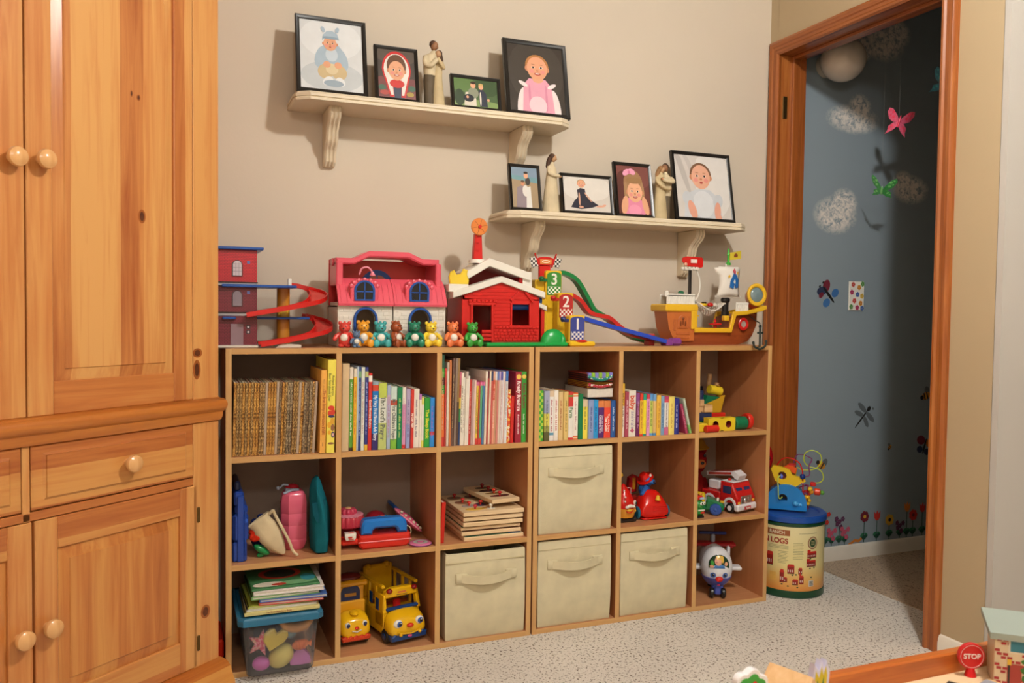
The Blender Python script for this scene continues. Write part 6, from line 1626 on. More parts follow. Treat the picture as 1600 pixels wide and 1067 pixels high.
# ================================================================== middle row, second cube: play phone and pink things
t = thing('scalloped_toy', 'red scalloped round toy with flower-shaped top behind the divider', 'toy', (.362, .142, Z2T + .046))
b = B()
def scal(r, n, amp, z, k=72): return [((r + amp * abs(math.sin(n * PI * i / k))) * math.cos(2 * PI * i / k), (r + amp * abs(math.sin(n * PI * i / k))) * math.sin(2 * PI * i / k), z) for i in range(k)]
b.loft([scal(.040, 22, .003, 0), scal(.043, 22, .004, .004), scal(.042, 22, .004, .030), scal(.040, 22, .003, .034)]); b.o('rim', t, plastic('#c23848'))
b = B(); b.loft([scal(.041, 22, .0045, .034), scal(.042, 22, .0045, .037), scal(.036, 22, .004, .039)]); b.o('lace_edge', t, plastic('#e08a9c'))
b = B(); b.loft([scal(.021, 9, .004, .039), scal(.022, 9, .005, .046), scal(.019, 9, .004, .054), scal(.012, 9, .002, .055)]); b.ball((0, 0, .055), (.010, .010, .004), 1, 14); b.o('flower_top', t, plastic('#c8405a'), plastic('#c8a070'))
t2 = thing('toy_stand', 'dark red round base under the scalloped toy', 'toy', (.362, .142, Z2T)); B().lathe([(.036, 0), (.038, .004), (.034, .03), (.038, .045)], n=26).o('base', t2, plastic('#6a1a22'))
t = thing('play_phone', 'red toy telephone with arched blue handset in the second middle cube', 'toy', (.452, .030, Z2T))
b = B(); out = [(-.080, .006), (-.070, 0), (.066, 0), (.076, .008), (.078, .030), (.076, .038), (-.074, .038), (-.084, .030), (-.112, .024), (-.118, .016), (-.104, .010)]
b.prism([(-.078, .008), (-.068, 0), (.064, 0), (.074, .008), (.077, .024), (.076, .040), (-.076, .040), (-.082, .024)], 0, .075, 'y', 0, .006); b.box(-.13, -.07, .01, .06, .014, .030, 0, .007); b.tube([(-.082, -.0008, .022), (.078, -.0008, .022)], .0018, n=6); b.o('phone_body', t, plastic('#d02a1c', .22))
b = B(); hs = [(-.070, .0405), (-.070, .056)] + [(-.070 + .016 - .016 * math.cos(PI / 2 * k / 6) , .060 + .026 * math.sin(PI / 2 * k / 6)) for k in range(1, 7)] + [(.04, .086)] + [(.048 + .020 * math.sin(PI / 2 * k / 6), .060 + .026 * math.cos(PI / 2 * k / 6)) for k in range(0, 7)] + [(.068, .0405), (.040, .0405), (.038, .052), (.030, .058), (-.028, .058), (-.036, .052), (-.038, .0405)]
b.prism(hs, .008, .048, 'y', 0, .006); b.o('handset', t, plastic('#1f74c8', .2))
b = B(); b.tube(spline([(.062, .02, .06), (.076, .016, .054), (.081, .014, .042), (.078, .01, .034)], 5), .0012, n=6); b.o('cord', t, plastic('#d8c8a0'))
t = thing('toy_cup', 'small white cup with red print beside the red telephone', 'toy', (.3485, .041, Z2T + .031))
b = B(); b.loft([[(x * k, y * k, z) for x, y in ((-.016, -.010), (.014, -.012), (.017, .0), (.014, .012), (-.016, .010))] for z, k in ((0, .8), (.006, 1), (.018, 1.08), (.021, 1.0))]); b.o('cup', t, plastic('#e6e2d8', .25)); b = B(); b.box(-.008, .004, -.0128, -.0118, .008, .012, 0, 0); b.box(-.006, .008, -.0132, -.0122, .003, .006, 0, 0); b.ball((.002, -.002, .0205), (.010, .006, .0015), 0, 10); b.o('red_print', t, RW_)
t = thing('compact_case', 'pink oval toy compact leaning against the right divider', 'toy', (.571, .132, Z2T), 0)
mx = Matrix.Translation((-.024, 0, .052)) @ Matrix.Rotation(math.radians(42), 4, 'Y')
b = B(); b.xf = mx; b.ball((0, 0, .0), (.056, .05, .013), 0, 24); b.o('shell', t, plastic('#d85a7c', .2))
b = B(); b.xf = mx; b.lathe([(.95, -.12), (1.02, -.1), (1.02, .1), (.95, .12)], (0, 0, .0), 0, 30, 'z', Matrix.Diagonal((.056, .05, .02, 1)))
for k in range(6): b.ball((-.045 + k * .016, -.047 + abs(k - 2.5) * .005, .006), (.0055, .004, .004), 1, 8)
b.o('jewelled_band', t, plastic('#e88aa4', .15), plastic('#c8c0a8', .1))
t = thing('blue_toy_lid', 'blue plastic lid wedged behind the pink compact', 'toy', (.555, .19, Z2T)); b = B(); b.xf = Matrix.Translation((-.014, .035, .050)) @ Matrix.Rotation(math.radians(46), 4, 'Y'); b.lathe([(.001, 0), (.052, 0), (.056, .004), (.056, .010), (.05, .012), (.001, .012)], n=26); b.o('lid', t, plastic('#1c4a8c'))
t = thing('toy_ball', 'dark red ball at the back of the second middle cube', 'ball', (.457, .19, Z2T)); b = B(); b.ball((0, 0, .038), .038, 0, 22); b.o('ball', t, plastic('#8a1822'))
t = thing('toy_pieces', 'blue toy bowl holding small orange and green pieces behind the handset', 'toy', (.472, .125, Z2T)); b = B(); b.lathe([(.02, 0), (.024, .03), (.025, .07), (.022, .07), (.02, .034), (.001, .03)], n=20); b.o('bowl', t, plastic('#1a6a94')); b = B()
b.ball((-.008, -.004, .068), (.012, .010, .008), 0, 10); b.ball((.010, .0, .066), (.009, .010, .007), 1, 10); b.o('food_pieces', t, plastic('#d8481c'), plastic('#3a7a30'))
t = thing('toy_mirror', 'flat pink round toy disc lying at the front right, second middle cube', 'toy', (.560, .034, Z2T)); b = B(); b.lathe([(.030, 0), (.034, .002), (.034, .005), (.031, .007), (.026, .0075), (.01, .0075), (.009, .0085), (.001, .0085)], n=30); b.o('disc', t, plastic('#d878a0', .2)); b = B(); b.lathe([(.0345, .0028), (.0352, .0034), (.0345, .004)], n=30); b.lathe([(.022, .0076), (.0125, .0079), (.0125, .0076)], n=26, m=1); b.o('ring_mark', t, plastic('#5a3a7c'), plastic('#b8c0b4'))

# ================================================================== middle row, third cube: peg puzzles
t = thing('picture_book', 'plain red book leaning at the left of the wooden puzzles', 'book', (.6165, .02, Z2T), 0, None, rot=(0, .045, 0)); t.location.z += .0007; b = B(); b.box(0, .013, 0, .003, 0, .125, 0, .001); b.box(0, .0015, 0.002, .14, 0, .125, 0, .0004); b.box(.0115, .013, .002, .14, 0, .125, 0, .0004); b.o('cover', t, plastic('#c8200f', .4)); B().box(.0016, .0114, .0032, .137, .002, .123, 0, .0003).o('page_block', t, PAGES)
PLY = wood('#dcbd90', '#c8a476', '#e8cda4', 'x', .4, .5, False, 8.2, 'y')
PZ = 'wooden peg puzzles stacked in the third middle cube'
pz = [('blue-green topped wooden puzzle board, lowest of the stack', 0, 0, '#2b6a50', .012), ('brown topped wooden puzzle board, second from the bottom', -.006, .006, '#7a4a30', .011), ('green topped wooden puzzle board, third from the bottom', -.006, .012, '#1f6a40', .009), ('plain wooden puzzle board, fourth from the bottom', -.002, .003, '#a88860', .0125), ('pale wooden puzzle board, fifth from the bottom', -.001, .004, '#a08060', .0125)]
z = Z2T
for i, (lab, dx, dy, c, th) in enumerate(pz):
    t = thing('peg_puzzle', lab, 'puzzle', (.688 + dx + .004, .014 + dy, z), 0, PZ)
    B().box(0, .198, 0, .245, 0, th, 0, .0015).o('board', t, PLY); B().box(.006, .192, .006, .239, th, th + .0007, 0, 0).o('printed_face', t, mat(c, .4))
    if i == 0: B().box(.15, .190, .007, .06, th + .0007, th + .001, 0, 0).o('blue_print', t, plastic('#1d4f9e'))
    for k, (px_, py_) in enumerate(((.03, .16), (.17, .2))): B().cyl((px_, py_, th + .0005), (px_, py_, th + .0032), .004, n=8).o('peg', t, RW_)
    z += th + .0040
def puzzle_top(t, W_, D_, th, items):
    B().box(0, W_, 0, D_, 0, th, 0, .0015).o('board', t, PLY)
    for (x, y, rx, ry, c, peg) in items:
        q = B(); q.prism(ell(x, y, rx, ry, 14), th - .0003, th + .0012, 'z'); q.o('inset_shape', t, mat(c, .4, .12, 90))
    for (x, y, rx, ry, c, peg) in items:
        if peg: b = B(); b.cyl((x, y, th + .001), (x, y, th + .009), .003, n=10); b.ball((x, y, th + .011), (.0065, .0065, .005), 0, 12); b.o('peg', t, plastic(peg))
t = thing('peg_puzzle', 'large peg puzzle with red-knobbed animal shapes, sixth from the bottom', 'puzzle', (.689, .012, z), 0, PZ)
puzzle_top(t, .201, .25, .013, [(.04, .13, .026, .022, '#8a5a40', '#d02a20'), (.045, .08, .024, .02, '#a89a90', '#d02a20'), (.085, .085, .02, .02, '#3a3050', '#d02a20'), (.05, .035, .032, .014, '#d8b040', '#c83040'), (.115, .09, .016, .012, '#b87a50', None), (.10, .03, .014, .010, '#e8e0d0', '#e8e2d0'), (.035, .20, .024, .02, '#7a6048', '#b02420'), (.09, .2, .02, .018, '#6a4a3a', '#b02420'), (.085, .04, .012, .008, '#c88a50', None)])
t = thing('peg_puzzle', 'smaller peg puzzle with two fruit shapes on top of the stack', 'puzzle', (.789, .030, z + .0283), -.0, PZ, rot=(0, 0, .12))
puzzle_top(t, .098, .21, .013, [(.05, .045, .034, .012, '#5a2420', '#c81c20'), (.05, .085, .032, .012, '#8a6a3c', '#c8301c'), (.05, .125, .032, .016, '#3a2420', '#8a1c18'), (.05, .17, .026, .014, '#5a4a30', '#8a1c18')])
for k in list(t.children): pass
B().box(.0, .098, .02, .2, -.0006, 0, 0, 0).o('underside', t, PLY)
# ================================================================== middle row, fifth cube: red car toys
t = thing('toy_car', 'rounded red toy car with blue driver in red cap, fifth middle cube', 'toy car', (1.398, .055, Z2T))
REDP = plastic('#cc1810', .22); BLUF = plastic('#1d5aa4', .5); TEALW = plastic('#14607c')
b = B(); rings = []
for y, w, h in ((0.0, .048, .052), (.004, .054, .062), (.02, .058, .085), (.035, .056, .098), (.05, .054, .10), (.07, .056, .070), (.12, .058, .062), (.16, .054, .06), (.168, .05, .052)):
    rings.append([(-w, y, .006), (w, y, .006), (w * 1.02, y, .022), (w * .96, y, .040), (w * .74, y, h * .82 if h > .06 else h * .9), (w * .38, y, h * .97), (0, y, h), (-w * .38, y, h * .97), (-w * .74, y, h * .82 if h > .06 else h * .9), (-w * .96, y, .040), (-w * 1.02, y, .022)])
b.loft(rings); b.box(-.05, .05, .0, .16, 0, .008, 0, .002); b.o('car_body', t, REDP, sub=1, smooth=60)
b = B()
for z in (.030, .037, .044): b.box(-.012, .046, -.0016, .002, z, z + .0022, 0, .0008)
b.o('grille', t, REDP)
b = B(); b.lathe([(.0095, 0), (.0095, .003), (.007, .006), (.0065, .012), (.004, .016), (.0005, .0175)], (.006, -.001, .068), n=14); b.o('bell_badge', t, plastic('#e0b028'))
for sx, y in ((-1, .03), (1, .03), (-1, .13), (1, .13)):
    b = B(); b.cyl((sx * .052, y, .0225), (sx * .0635, y, .0225), .0225, m=0, n=22, b=.004); b.o('wheel', t, TEALW)
b = B(); b.ball((.008, .072, .118), (.018, .018, .019), 0, 14); b.ball((.018, .056, .118), (.012, .008, .010), 0, 10); b.tube([(-.004, .06, .100), (-.022, .045, .088), (-.036, .036, .078)], [.010, .011, .008], n=10); b.ball((0, .08, .09), (.022, .02, .026), 0, 12); b.o('driver', t, BLUF, remesh=.0022)
b = B(); b.ball((.020, .0475, .119), (.003, .003, .004), 0, 8); b.ball((.027, .052, .112), (.003, .003, .002), 0, 8); b.o('driver_face', t, DK)
b = B(); b.lathe([(.0005, .020), (.012, .017), (.018, .008), (.020, 0), (.030, -.003), (.031, -.006), (.018, -.004)], (0, 0, 0), 0, 22, 'z', Matrix.Translation((.0, .080, .130)) @ Matrix.Rotation(-.65, 4, 'Y') @ Matrix.Rotation(.2, 4, 'X')); b.ball((.016, .066, .138), (.005, .004, .007), 1, 8); b.o('cap', t, REDP, WHT)
b = B(); b.prism([(-.045, .07), (-.01, .075), (-.005, .128), (-.02, .135), (-.04, .125)], .11, .135, 'y', 0, .004); b.box(-.03, -.018, .108, .112, .085, .125, 1, .001); b.o('seat_back', t, plastic('#a01418'), plastic('#b87a20'))
b = B(); b.tube([(-.056, .075, .062), (-.056, .075, .098), (-.095, .11, .098), (-.095, .11, .075)], .0018, n=6)
for k in range(5): f = k / 4; b.tube([(-.056 - .039 * f, .075 + .035 * f, .098), (-.056 - .039 * f, .075 + .035 * f, .066 + .009 * f)], .0014, n=5)
b.tube([(-.056, .075, .066), (-.095, .11, .075)], .0018, n=6); b.o('ladder_rail', t, plastic('#c8b8b0'))
t = thing('toy_bug_car', 'red and orange smiling toy creature half hidden by the divider', 'toy', (1.286, .040, Z2T))
b = B(); rings = [(0, .012), (.006, .034), (.03, .042), (.055, .036), (.08, .022), (.1, .008), (.106, .002)]
b.loft([[(r * math.cos(2 * PI * k / 24), .045 + r * 1.0 * math.sin(2 * PI * k / 24), .020 + z) for k in range(24)] for z, r in rings]); b.o('body', t, REDP)
b = B(); b.loft([[((r + .0012) * math.cos(2 * PI * k / 24), .045 + (r + .0012) * math.sin(2 * PI * k / 24), z + (.005 * abs(math.sin(4 * PI * k / 24)) if i == 4 else 0)) for k in range(24)] for i, (z, r) in enumerate(((.012, .026), (.016, .036), (.024, .038), (.036, .0415), (.044, .0425)))]); b.o('orange_skirt', t, plastic('#e0982a'))
b = B(); b.ball((.004, .002, .058), (.012, .005, .006), 0, 12); b.ball((-.008, .002, .055), (.008, .005, .005), 0, 10); b.ball((.016, .003, .056), (.007, .005, .005), 0, 10)
for (x, y, z) in ((-.012, .008, .088), (-.014, .006, .074), (-.012, .018, .108)): b.ball((x, y, z), (.003, .003, .003), 0, 8)
b.ball((.028, .014, .066), (.006, .005, .009), 0, 10); b.o('white_marks', t, WHT)
b = B(); b.ball((.0305, .0105, .065), (.0035, .003, .006), 0, 8); b.o('pupil', t, DK)
b = B(); b.tube(spline([(-.012, .001, .042), (0, -.002, .036), (.014, .002, .042)], 5), .002, n=6); b.ball((.0, .0, .044), (.010, .004, .005), 1, 10); b.ball((.030, .018, .038), (.005, .006, .006), 1, 8); b.o('smile', t, RED, plastic('#e8b030'))
b = B(); b.cyl((-.012, .045, .12), (-.012, .045, .150), .0016, m=1, n=6); b.ball((-.012, .045, .156), .009, 0, 12); b.o('antenna', t, plastic('#e8b428'), DK)
b = B(); b.box(-.03, .03, .012, .08, 0, .014, 0, .004)
for sx in (-1, 1): b.cyl((sx * .024, .02, .009), (sx * .034, .02, .009), .009, n=14)
b.o('wheel_base', t, DK)

# ================================================================== middle row, sixth cube: trucks and a red plush
t = thing('plush_toy', 'red plush toy in a yellow hat behind the fire engine', 'plush toy', (1.668, .236, Z2T + .0005))
PLR = cloth('#8f1210', .8, 260)
b = B(); b.xf = Matrix.Scale(.92, 4) @ Matrix.Translation((0, 0, .006)); b.ball((0, 0, .065), (.05, .045, .066)); b.ball((0, -.006, .165), (.055, .045, .058)); b.tube([(.04, -.004, .09), (.050, -.010, .06), (.044, -.014, .04)], [.018, .018, .02], n=12); b.tube([(-.04, -.004, .09), (-.050, -.010, .06), (-.044, -.014, .04)], [.018, .018, .02], n=12)
for sx in (-1, 1): b.ball((sx * .03, -.02, .02), (.022, .024, .02)); b.ball((sx * .048, 0, .205), (.016, .010, .016))
b.o('plush_body', t, PLR, remesh=.004)
b = B(); b.ball((0, -.047, .152), (.024, .014, .018), 0, 14); b.o('muzzle', t, cloth('#c8703a'))
b = B(); b.ball((0, -.061, .158), (.008, .005, .006), 0, 10)
for sx in (-1, 1): b.ball((sx * .02, -.046, .182), (.0055, .004, .006), 0, 10)
b.o('nose_and_eyes', t, DK)
b = B(); b.lathe([(.056, .205), (.058, .208), (.046, .218), (.040, .232), (.028, .248), (.012, .256), (.0005, .258)], (0, 0, 0), n=26); b.o('hat', t, cloth('#a87a20'))
t = thing('fire_engine', 'red and white toy fire engine with white ladder, sixth middle cube', 'toy truck', (1.757, .036, Z2T), math.radians(16))
FER = plastic('#c01c1c', .25); FEW = plastic('#dedce0', .3)
b = B(); b.loft([[(-.052, y, z0), (.052, y, z0), (.052, y, z1), (-.052, y, z1)] for y, z0, z1 in ((.0, .034, .052), (.004, .034, .056))]); 
b.prism([(.002, .034), (.0, .060), (.018, .092), (.022, .106), (.075, .108), (.078, .034)], -.050, .050, 'x', 0, .004); b.box(-.050, .050, .076, .158, .040, .066, 0, .003); b.o('cab_and_body', t, FER)
b = B(); b.box(-.055, .055, -.008, .012, .010, .034, 0, .005); b.box(-.046, .046, .012, .155, .014, .038, 0, .003); b.box(-.046, .040, .02, .07, .107, .112, 0, .002)
for sx in (-1, 1):
    b.sweep([(sx * .051, .030 - .026 * math.cos(PI * k / 10), .018 + .034 * math.sin(PI * k / 10)) for k in range(11)], [(-.004, -.003), (.004, -.003), (.004, .003), (-.004, .003)], up=(sx, 0, 0))
    b.sweep([(sx * .050, .120 - .026 * math.cos(PI * k / 10), .018 + .034 * math.sin(PI * k / 10)) for k in range(11)], [(-.004, -.003), (.004, -.003), (.004, .003), (-.004, .003)], up=(sx, 0, 0))
b.o('chassis', t, FEW)
b = B()
for x0, x1 in ((-.040, -.006), (.006, .040)): b.loft([[(x0, .0045, .066), (x1, .0045, .066), (x1 * .94 if x1 > 0 else x1, .0155, .089), (x0 if x0 > 0 else x0 * .94, .0155, .089)], [(x0, .006, .066), (x1, .006, .066), (x1, .018, .09), (x0, .018, .09)]])
b.o('windscreen', t, plastic('#22305e', .1)); b = B(); b.box(-.0512, -.049, .026, .062, .068, .094, 0, .002); b.o('side_window', t, plastic('#22305e', .1))
b = B(); b.box(-.030, .030, -.004, .004, .034, .062, 0, .004); b.ball((-.004, -.003, .046), (.013, .006, .011), 0, 12); b.ball((.012, -.002, .052), (.008, .005, .007), 0, 10); b.o('chrome_grille', t, mat('#c8c8cc', .12, .1, 120, metal=.9))
b = B(); b.box(-.046, -.034, -.004, .002, .035, .043, 0, .002); b.box(.036, .046, -.004, .002, .038, .047, 0, .002); b.o('headlamp', t, plastic('#e0a428'))
b = B(); b.box(-.018, .018, -.0095, -.0078, .014, .026, 0, .001); bd = b.o('badge', t, plastic('#c0202a')); text('Tonka', .0105, WHT, bd, (0, -.0098, .0198), bold=.0002, wmax=.031)
for sx in (-1, 1):
    for y in (.030, .120): b = B(); b.cyl((sx * .040, y, .018), (sx * .053, y, .018), .018, m=0, n=20, b=.003); b.cyl((sx * .053, y, .018), (sx * .0545, y, .018), .009, m=1, n=14); b.o('wheel', t, DK, FEW)
b = B(); b.sweep([(.0, .16, .118), (.0, .035, .136)], [(-.020, -.006), (.020, -.006), (.020, .008), (-.020, .008)]); b.box(-.022, .022, .10, .15, .066, .10, 0, .004); b.sweep([(.0, .045, .137), (.0, .018, .122)], [(-.021, -.009), (.021, -.009), (.021, .010), (-.021, .010)]); b.box(-.012, .008, .03, .045, .112, .125, 0, .002)
ladder = b.o('ladder', t, FEW)
b = B(); b.sweep([(-.0205, .15, .1195), (-.0205, .05, .134)], [(-.001, -.003), (.001, -.003), (.001, .005), (-.001, .005)]); b.sweep([(0, .15, .1277), (0, .05, .1421)], [(-.014, -.0008), (.014, -.0008), (.014, .0008), (-.014, .0008)]); b.o('red_stripe', ladder, plastic('#b0382c'))
b = B(); b.cyl((.03, .05, .112), (.03, .05, .119), .006, m=0, n=12); b.cyl((-.03, .05, .112), (-.03, .05, .119), .006, m=0, n=12); b.o('beacon', t, RED)
t = thing('toy_tractor_truck', 'small green toy truck with yellow drum and blue wheels', 'toy truck', (1.662, .050, Z2T), math.radians(52))
GT = plastic('#137040', .25); BWH = plastic('#2a4f9c', .3)
b = B(); b.prism([(-.008, .016), (-.012, .030), (-.004, .042), (.030, .054), (.05, .056), (.055, .03), (.11, .03), (.112, .014), (.0, .012)], -.026, .026, 'x', 0, .006); b.o('body', t, GT)
b = B(); b.cyl((0, .056, .046), (0, .104, .050), .0265, m=0, n=22, b=.006); b.o('drum', t, plastic('#e0bc20', .25))
for sx in (-1, 1):
    for y, r in ((.018, .0205), (.088, .0225)): b = B(); b.cyl((sx * .024, y, r), (sx * .036, y, r), r, m=0, n=22, b=.004); b.lathe([(.012, .0365), (.013, .038), (.009, .038), (.007, .036), (.004, .039), (.0005, .04)], (0, y, r), 0, 18, 'x', None if sx > 0 else Matrix.Translation((0, 2 * y, 0)) @ Matrix.Rotation(PI, 4, 'Z')); b.o('wheel', t, BWH)
b = B()
for sx in (-1, 1): b.ball((sx * .010, .012, .050), (.006, .005, .006), 0, 10)
b.box(-.016, .016, -.012, -.008, .026, .030, 0, .001); b.o('eyes_and_teeth', t, WHT)
b = B()
for sx in (-1, 1): b.ball((sx * .010, .0075, .051), (.003, .002, .003), 0, 8)
b.box(-.010, .010, -.0125, -.009, .019, .025, 1, .001); b.box(-.012, .012, -.01, .004, .041, .046, 2, .002); b.o('face_marks', t, DK, RED, plastic('#e0b428'))
t = thing('toy_frog_car', 'small green toy vehicle with red top beside the divider', 'toy', (1.5545, .020, Z2T))
b = B(); b.xf = Matrix.Diagonal((.94, 1, 1, 1)); b.box(-.026, .024, 0, .05, .006, .040, 0, .010); b.ball((0, .012, .046), (.022, .016, .016), 0, 14); b.box(-.02, .02, .004, .046, 0, .007, 1, .001); b.o('body', t, plastic('#2a8a38', .3), DK)
b = B(); b.box(-.016, .018, .006, .04, .058, .078, 0, .006); b.ball((.008, .012, .082), (.008, .006, .006), 1, 10); b.o('red_top', t, RED, plastic('#e0a030'))
b = B(); b.ball((.002, -.004, .052), (.007, .003, .006), 0, 10); b.ball((.014, -.002, .052), (.006, .003, .006), 0, 10); b.box(-.01, .018, -.002, .001, .026, .030, 0, .001); b.box(.0, .018, .003, .007, .064, .072, 1, .001); b.o('eyes', t, WHT, plastic('#a8c0d8'))
b = B(); b.ball((.003, -.0068, .052), (.0025, .0015, .003), 0, 8); b.ball((.014, -.0048, .052), (.0025, .0015, .003), 0, 8); b.box(.0, .016, -.003, 0.0, .016, .023, 1, .001); b.o('pupils_and_mouth', t, DK, RED)

# ================================================================== bottom row, sixth cube: smiling aeroplane
t = thing('toy_airplane', 'white smiling toy aeroplane with red nose and child passenger window', 'toy', (1.652, .046, Z3T), math.radians(-25))
WPL = plastic('#e2e4ea', .2); BPL = plastic('#4a58b0', .3)
b = B(); b.ball((0, .03, .105), (.056, .055, .072), 0, 26); b.ball((0, .10, .11), (.05, .09, .062), 0, 22); b.o('fuselage', t, WPL, remesh=.003)
b = B(); b.lathe([(.0005, -.0735), (.030, -.0625), (.042, -.050), (.0505, -.034), (.052, -.030)], (0, .03, .105), 0, 26, 'z', Matrix.Translation((0, .03, 0)) @ Matrix.Diagonal((1.02, 1.03, 1, 1)) @ Matrix.Translation((0, -.03, 0))); b.box(-.011, .011, -.005, .012, .012, .06, 0, .004); b.box(-.02, .02, .0, .06, .03, .06, 0, .006); b.o('blue_belly', t, BPL)
def shell_patch(b, pts, m, off, cx=0, cy=.03, cz=.105, rx=.056, ry=.055, rz=.072):
    """front patch hugging the fuselage ellipsoid"""
    c = (sum(p[0] for p in pts) / len(pts), sum(p[1] for p in pts) / len(pts)); rows = 5; n = len(pts); vs = []; fs = []
    for r in range(rows + 1):
        for x, z in pts:
            X = c[0] + (x - c[0]) * r / rows; Z = c[1] + (z - c[1]) * r / rows
            q = max(0, 1 - (X / rx) ** 2 - ((Z - cz) / rz) ** 2); vs.append((cx + X, cy - ry * math.sqrt(q) - off, Z))
    for r in range(rows):
        for i in range(n): j = (i + 1) % n; fs.append((r * n + i, r * n + j, (r + 1) * n + j, (r + 1) * n + i))
    b.add(vs, fs, m)
b = B(); wpts = [(-.036, .112), (.036, .112)] + [(.036 * math.cos(PI * k / 12), .124 + .034 * math.sin(PI * k / 12)) for k in range(13)]
shell_patch(b, wpts, 0, .0022); pw = b.o('passenger_window', t, plastic('#27402c', .15))
b = B(); shell_patch(b, ell(-.004, .137, .012, .014, 16), 0, .0032); shell_patch(b, [(-.022, .113), (.02, .113), (.016, .125), (-.014, .125)], 1, .0034); shell_patch(b, ell(.002, .149, .014, .007, 14), 2, .0038); shell_patch(b, ell(.011, .142, .005, .010, 12), 2, .0037); shell_patch(b, ell(.024, .128, .006, .007, 10), 0, .0034); shell_patch(b, ell(-.024, .130, .006, .009, 10), 3, .0034); shell_patch(b, ell(-.026, .119, .007, .005, 10), 0, .0036); shell_patch(b, ell(-.010, .134, .0035, .0028, 8), 4, .0040)
b.o('passenger_print', pw, plastic('#dfa284'), plastic('#3a74b8'), plastic('#dcb048'), plastic('#3a9a3c'), plastic('#c8746a'), smooth=60)
for sx in (-1, 1): b = B(); shell_patch(b, ell(sx * .021, .088, .0095, .0095, 16), 0, .0014); shell_patch(b, ell(sx * .021, .0885, .0045, .005, 12), 1, .0022); shell_patch(b, ell(sx * .021 + .002, .091, .0018, .0018, 8), 2, .003); b.o('eye', t, plastic('#3d66b4'), DK, WHT, smooth=60)
b = B(); b.ball((0, -.024, .075), (.014, .010, .0095), 0, 16); b.o('red_nose', t, plastic('#d8281c', .15))
b = B(); b.tube([(x, .03 - .055 * math.sqrt(max(0, 1 - (x / .056) ** 2 - ((z - .105) / .072) ** 2)) - .001, z) for x, z in [(-.018 + .036 * k / 10, .066 - .010 * math.sin(PI * k / 10)) for k in range(11)]], .0012, n=6); b.box(-.005, .005, -.0165, -.012, .049, .054, 1, .001); b.o('smile', t, plastic('#2c2c60'), plastic('#d0407c'))
b = B(); b.box(-.080, .080, .085, .125, .160, .172, 0, .005); b.ball((.064, .1, .163), (.012, .012, .012), 0, 10); b.ball((-.064, .1, .163), (.012, .012, .012), 0, 10); b.o('upper_wing', t, plastic('#a81c22'))
for x0, x1 in ((.046, .095), (-.095, -.046)): b = B(); b.box(x0, x1, .05, .09, .084, .097, 0, .006); b.o('lower_wing', t, WPL)
b = B(); b.box(.046, .056, .07, .095, .12, .165, 0, .003); b.o('wing_strut', t, WPL)
b = B(); b.box(-.007, .007, .10, .13, .17, .20, 1, .003); b.box(-.05, .05, .108, .122, .198, .208, 0, .004); b.o('propeller', t, plastic('#23347c'), plastic('#98a0b0'))
for sx in (-1, 1): b = B(); b.cyl((sx * .012, .004, .018), (sx * .028, .004, .018), .018, m=0, n=22, b=.004); b.o('wheel', t, DK)
b = B(); b.cyl((-.012, .13, .018), (.012, .13, .018), .018, m=0, n=20, b=.003); b.box(-.006, .006, .12, .14, .02, .06, 0, .002); b.o('tail_wheel', t, DK)

# ================================================================== bottom row, second cube: two yellow vehicles with faces
YB_ = plastic('#e8b414', .18); DBL = plastic('#123a74', .25)
t = thing('toy_bus', 'yellow smiling toy school bus with red nose and blue bumper', 'toy bus', (.525, .036, Z3T), math.radians(13)); t.scale = (1, 1, .89)
b = B()
def sect(y, w, z0, z1, r=.3):
    return [(-w, y, z0), (w, y, z0), (w * 1.03, y, z0 + (z1 - z0) * .4), (w * .96, y, z0 + (z1 - z0) * .78), (w * .7, y, z1), (-w * .7, y, z1), (-w * .96, y, z0 + (z1 - z0) * .78), (-w * 1.03, y, z0 + (z1 - z0) * .4)]
b.loft([sect(-.006, .05, .026, .072), sect(.0, .058, .022, .088), sect(.02, .062, .02, .104), sect(.04, .062, .02, .110), sect(.046, .06, .02, .112)]); b.o('bonnet', t, YB_, sub=1, smooth=60)
b = B(); b.box(-.062, .062, .044, .22, .022, .10, 0, .006)
for sx in (-1, 1):
    b.sweep([(sx * .057, .048, .098), (sx * .054, .062, .158)], [(-.006, -.006), (.006, -.006), (.006, .006), (-.006, .006)])
    for yy in (.10, .15, .205): b.box(sx * .058 - .004, sx * .058 + .004, yy - .006, yy + .006, .098, .185, 0, .002)
    b.box(sx * .056 - .006, sx * .056 + .006, .055, .22, .178, .19, 0, .003)
b.prism([(-.056, .146), (.056, .146), (.052, .168), (.03, .178), (-.03, .178), (-.052, .168)], .044, .07, 'y', 0, .005); b.box(-.05, .05, .205, .222, .1, .21, 0, .005); b.ball((-.035, .21, .206), (.012, .012, .010), 0, 10); b.ball((.03, .21, .206), (.010, .012, .012), 0, 10); b.box(-.062, -.056, .044, .10, .05, .16, 0, .003)
b.o('bus_body', t, YB_)
b = B(); b.box(-.054, .054, .036, .05, .104, .115, 0, .003); b.o('dashboard', t, DBL); b = B(); b.prism([(-.060, .034)] + [(-.056 + .112 * k / 12, .034 + .005 * (k % 2)) for k in range(13)] + [(.060, .034), (.058, .016), (-.058, .016)], -.0085, .02, 'y', 0, .003); b.o('bumper', t, DBL)
b = B(); b.box(-.012, .012, .07, .085, .08, .128, 0, .006); b.box(-.05, .05, .1, .15, .1, .112, 1, .002); b.o('seats', t, plastic('#b81c1c'), plastic('#8a3a18'))
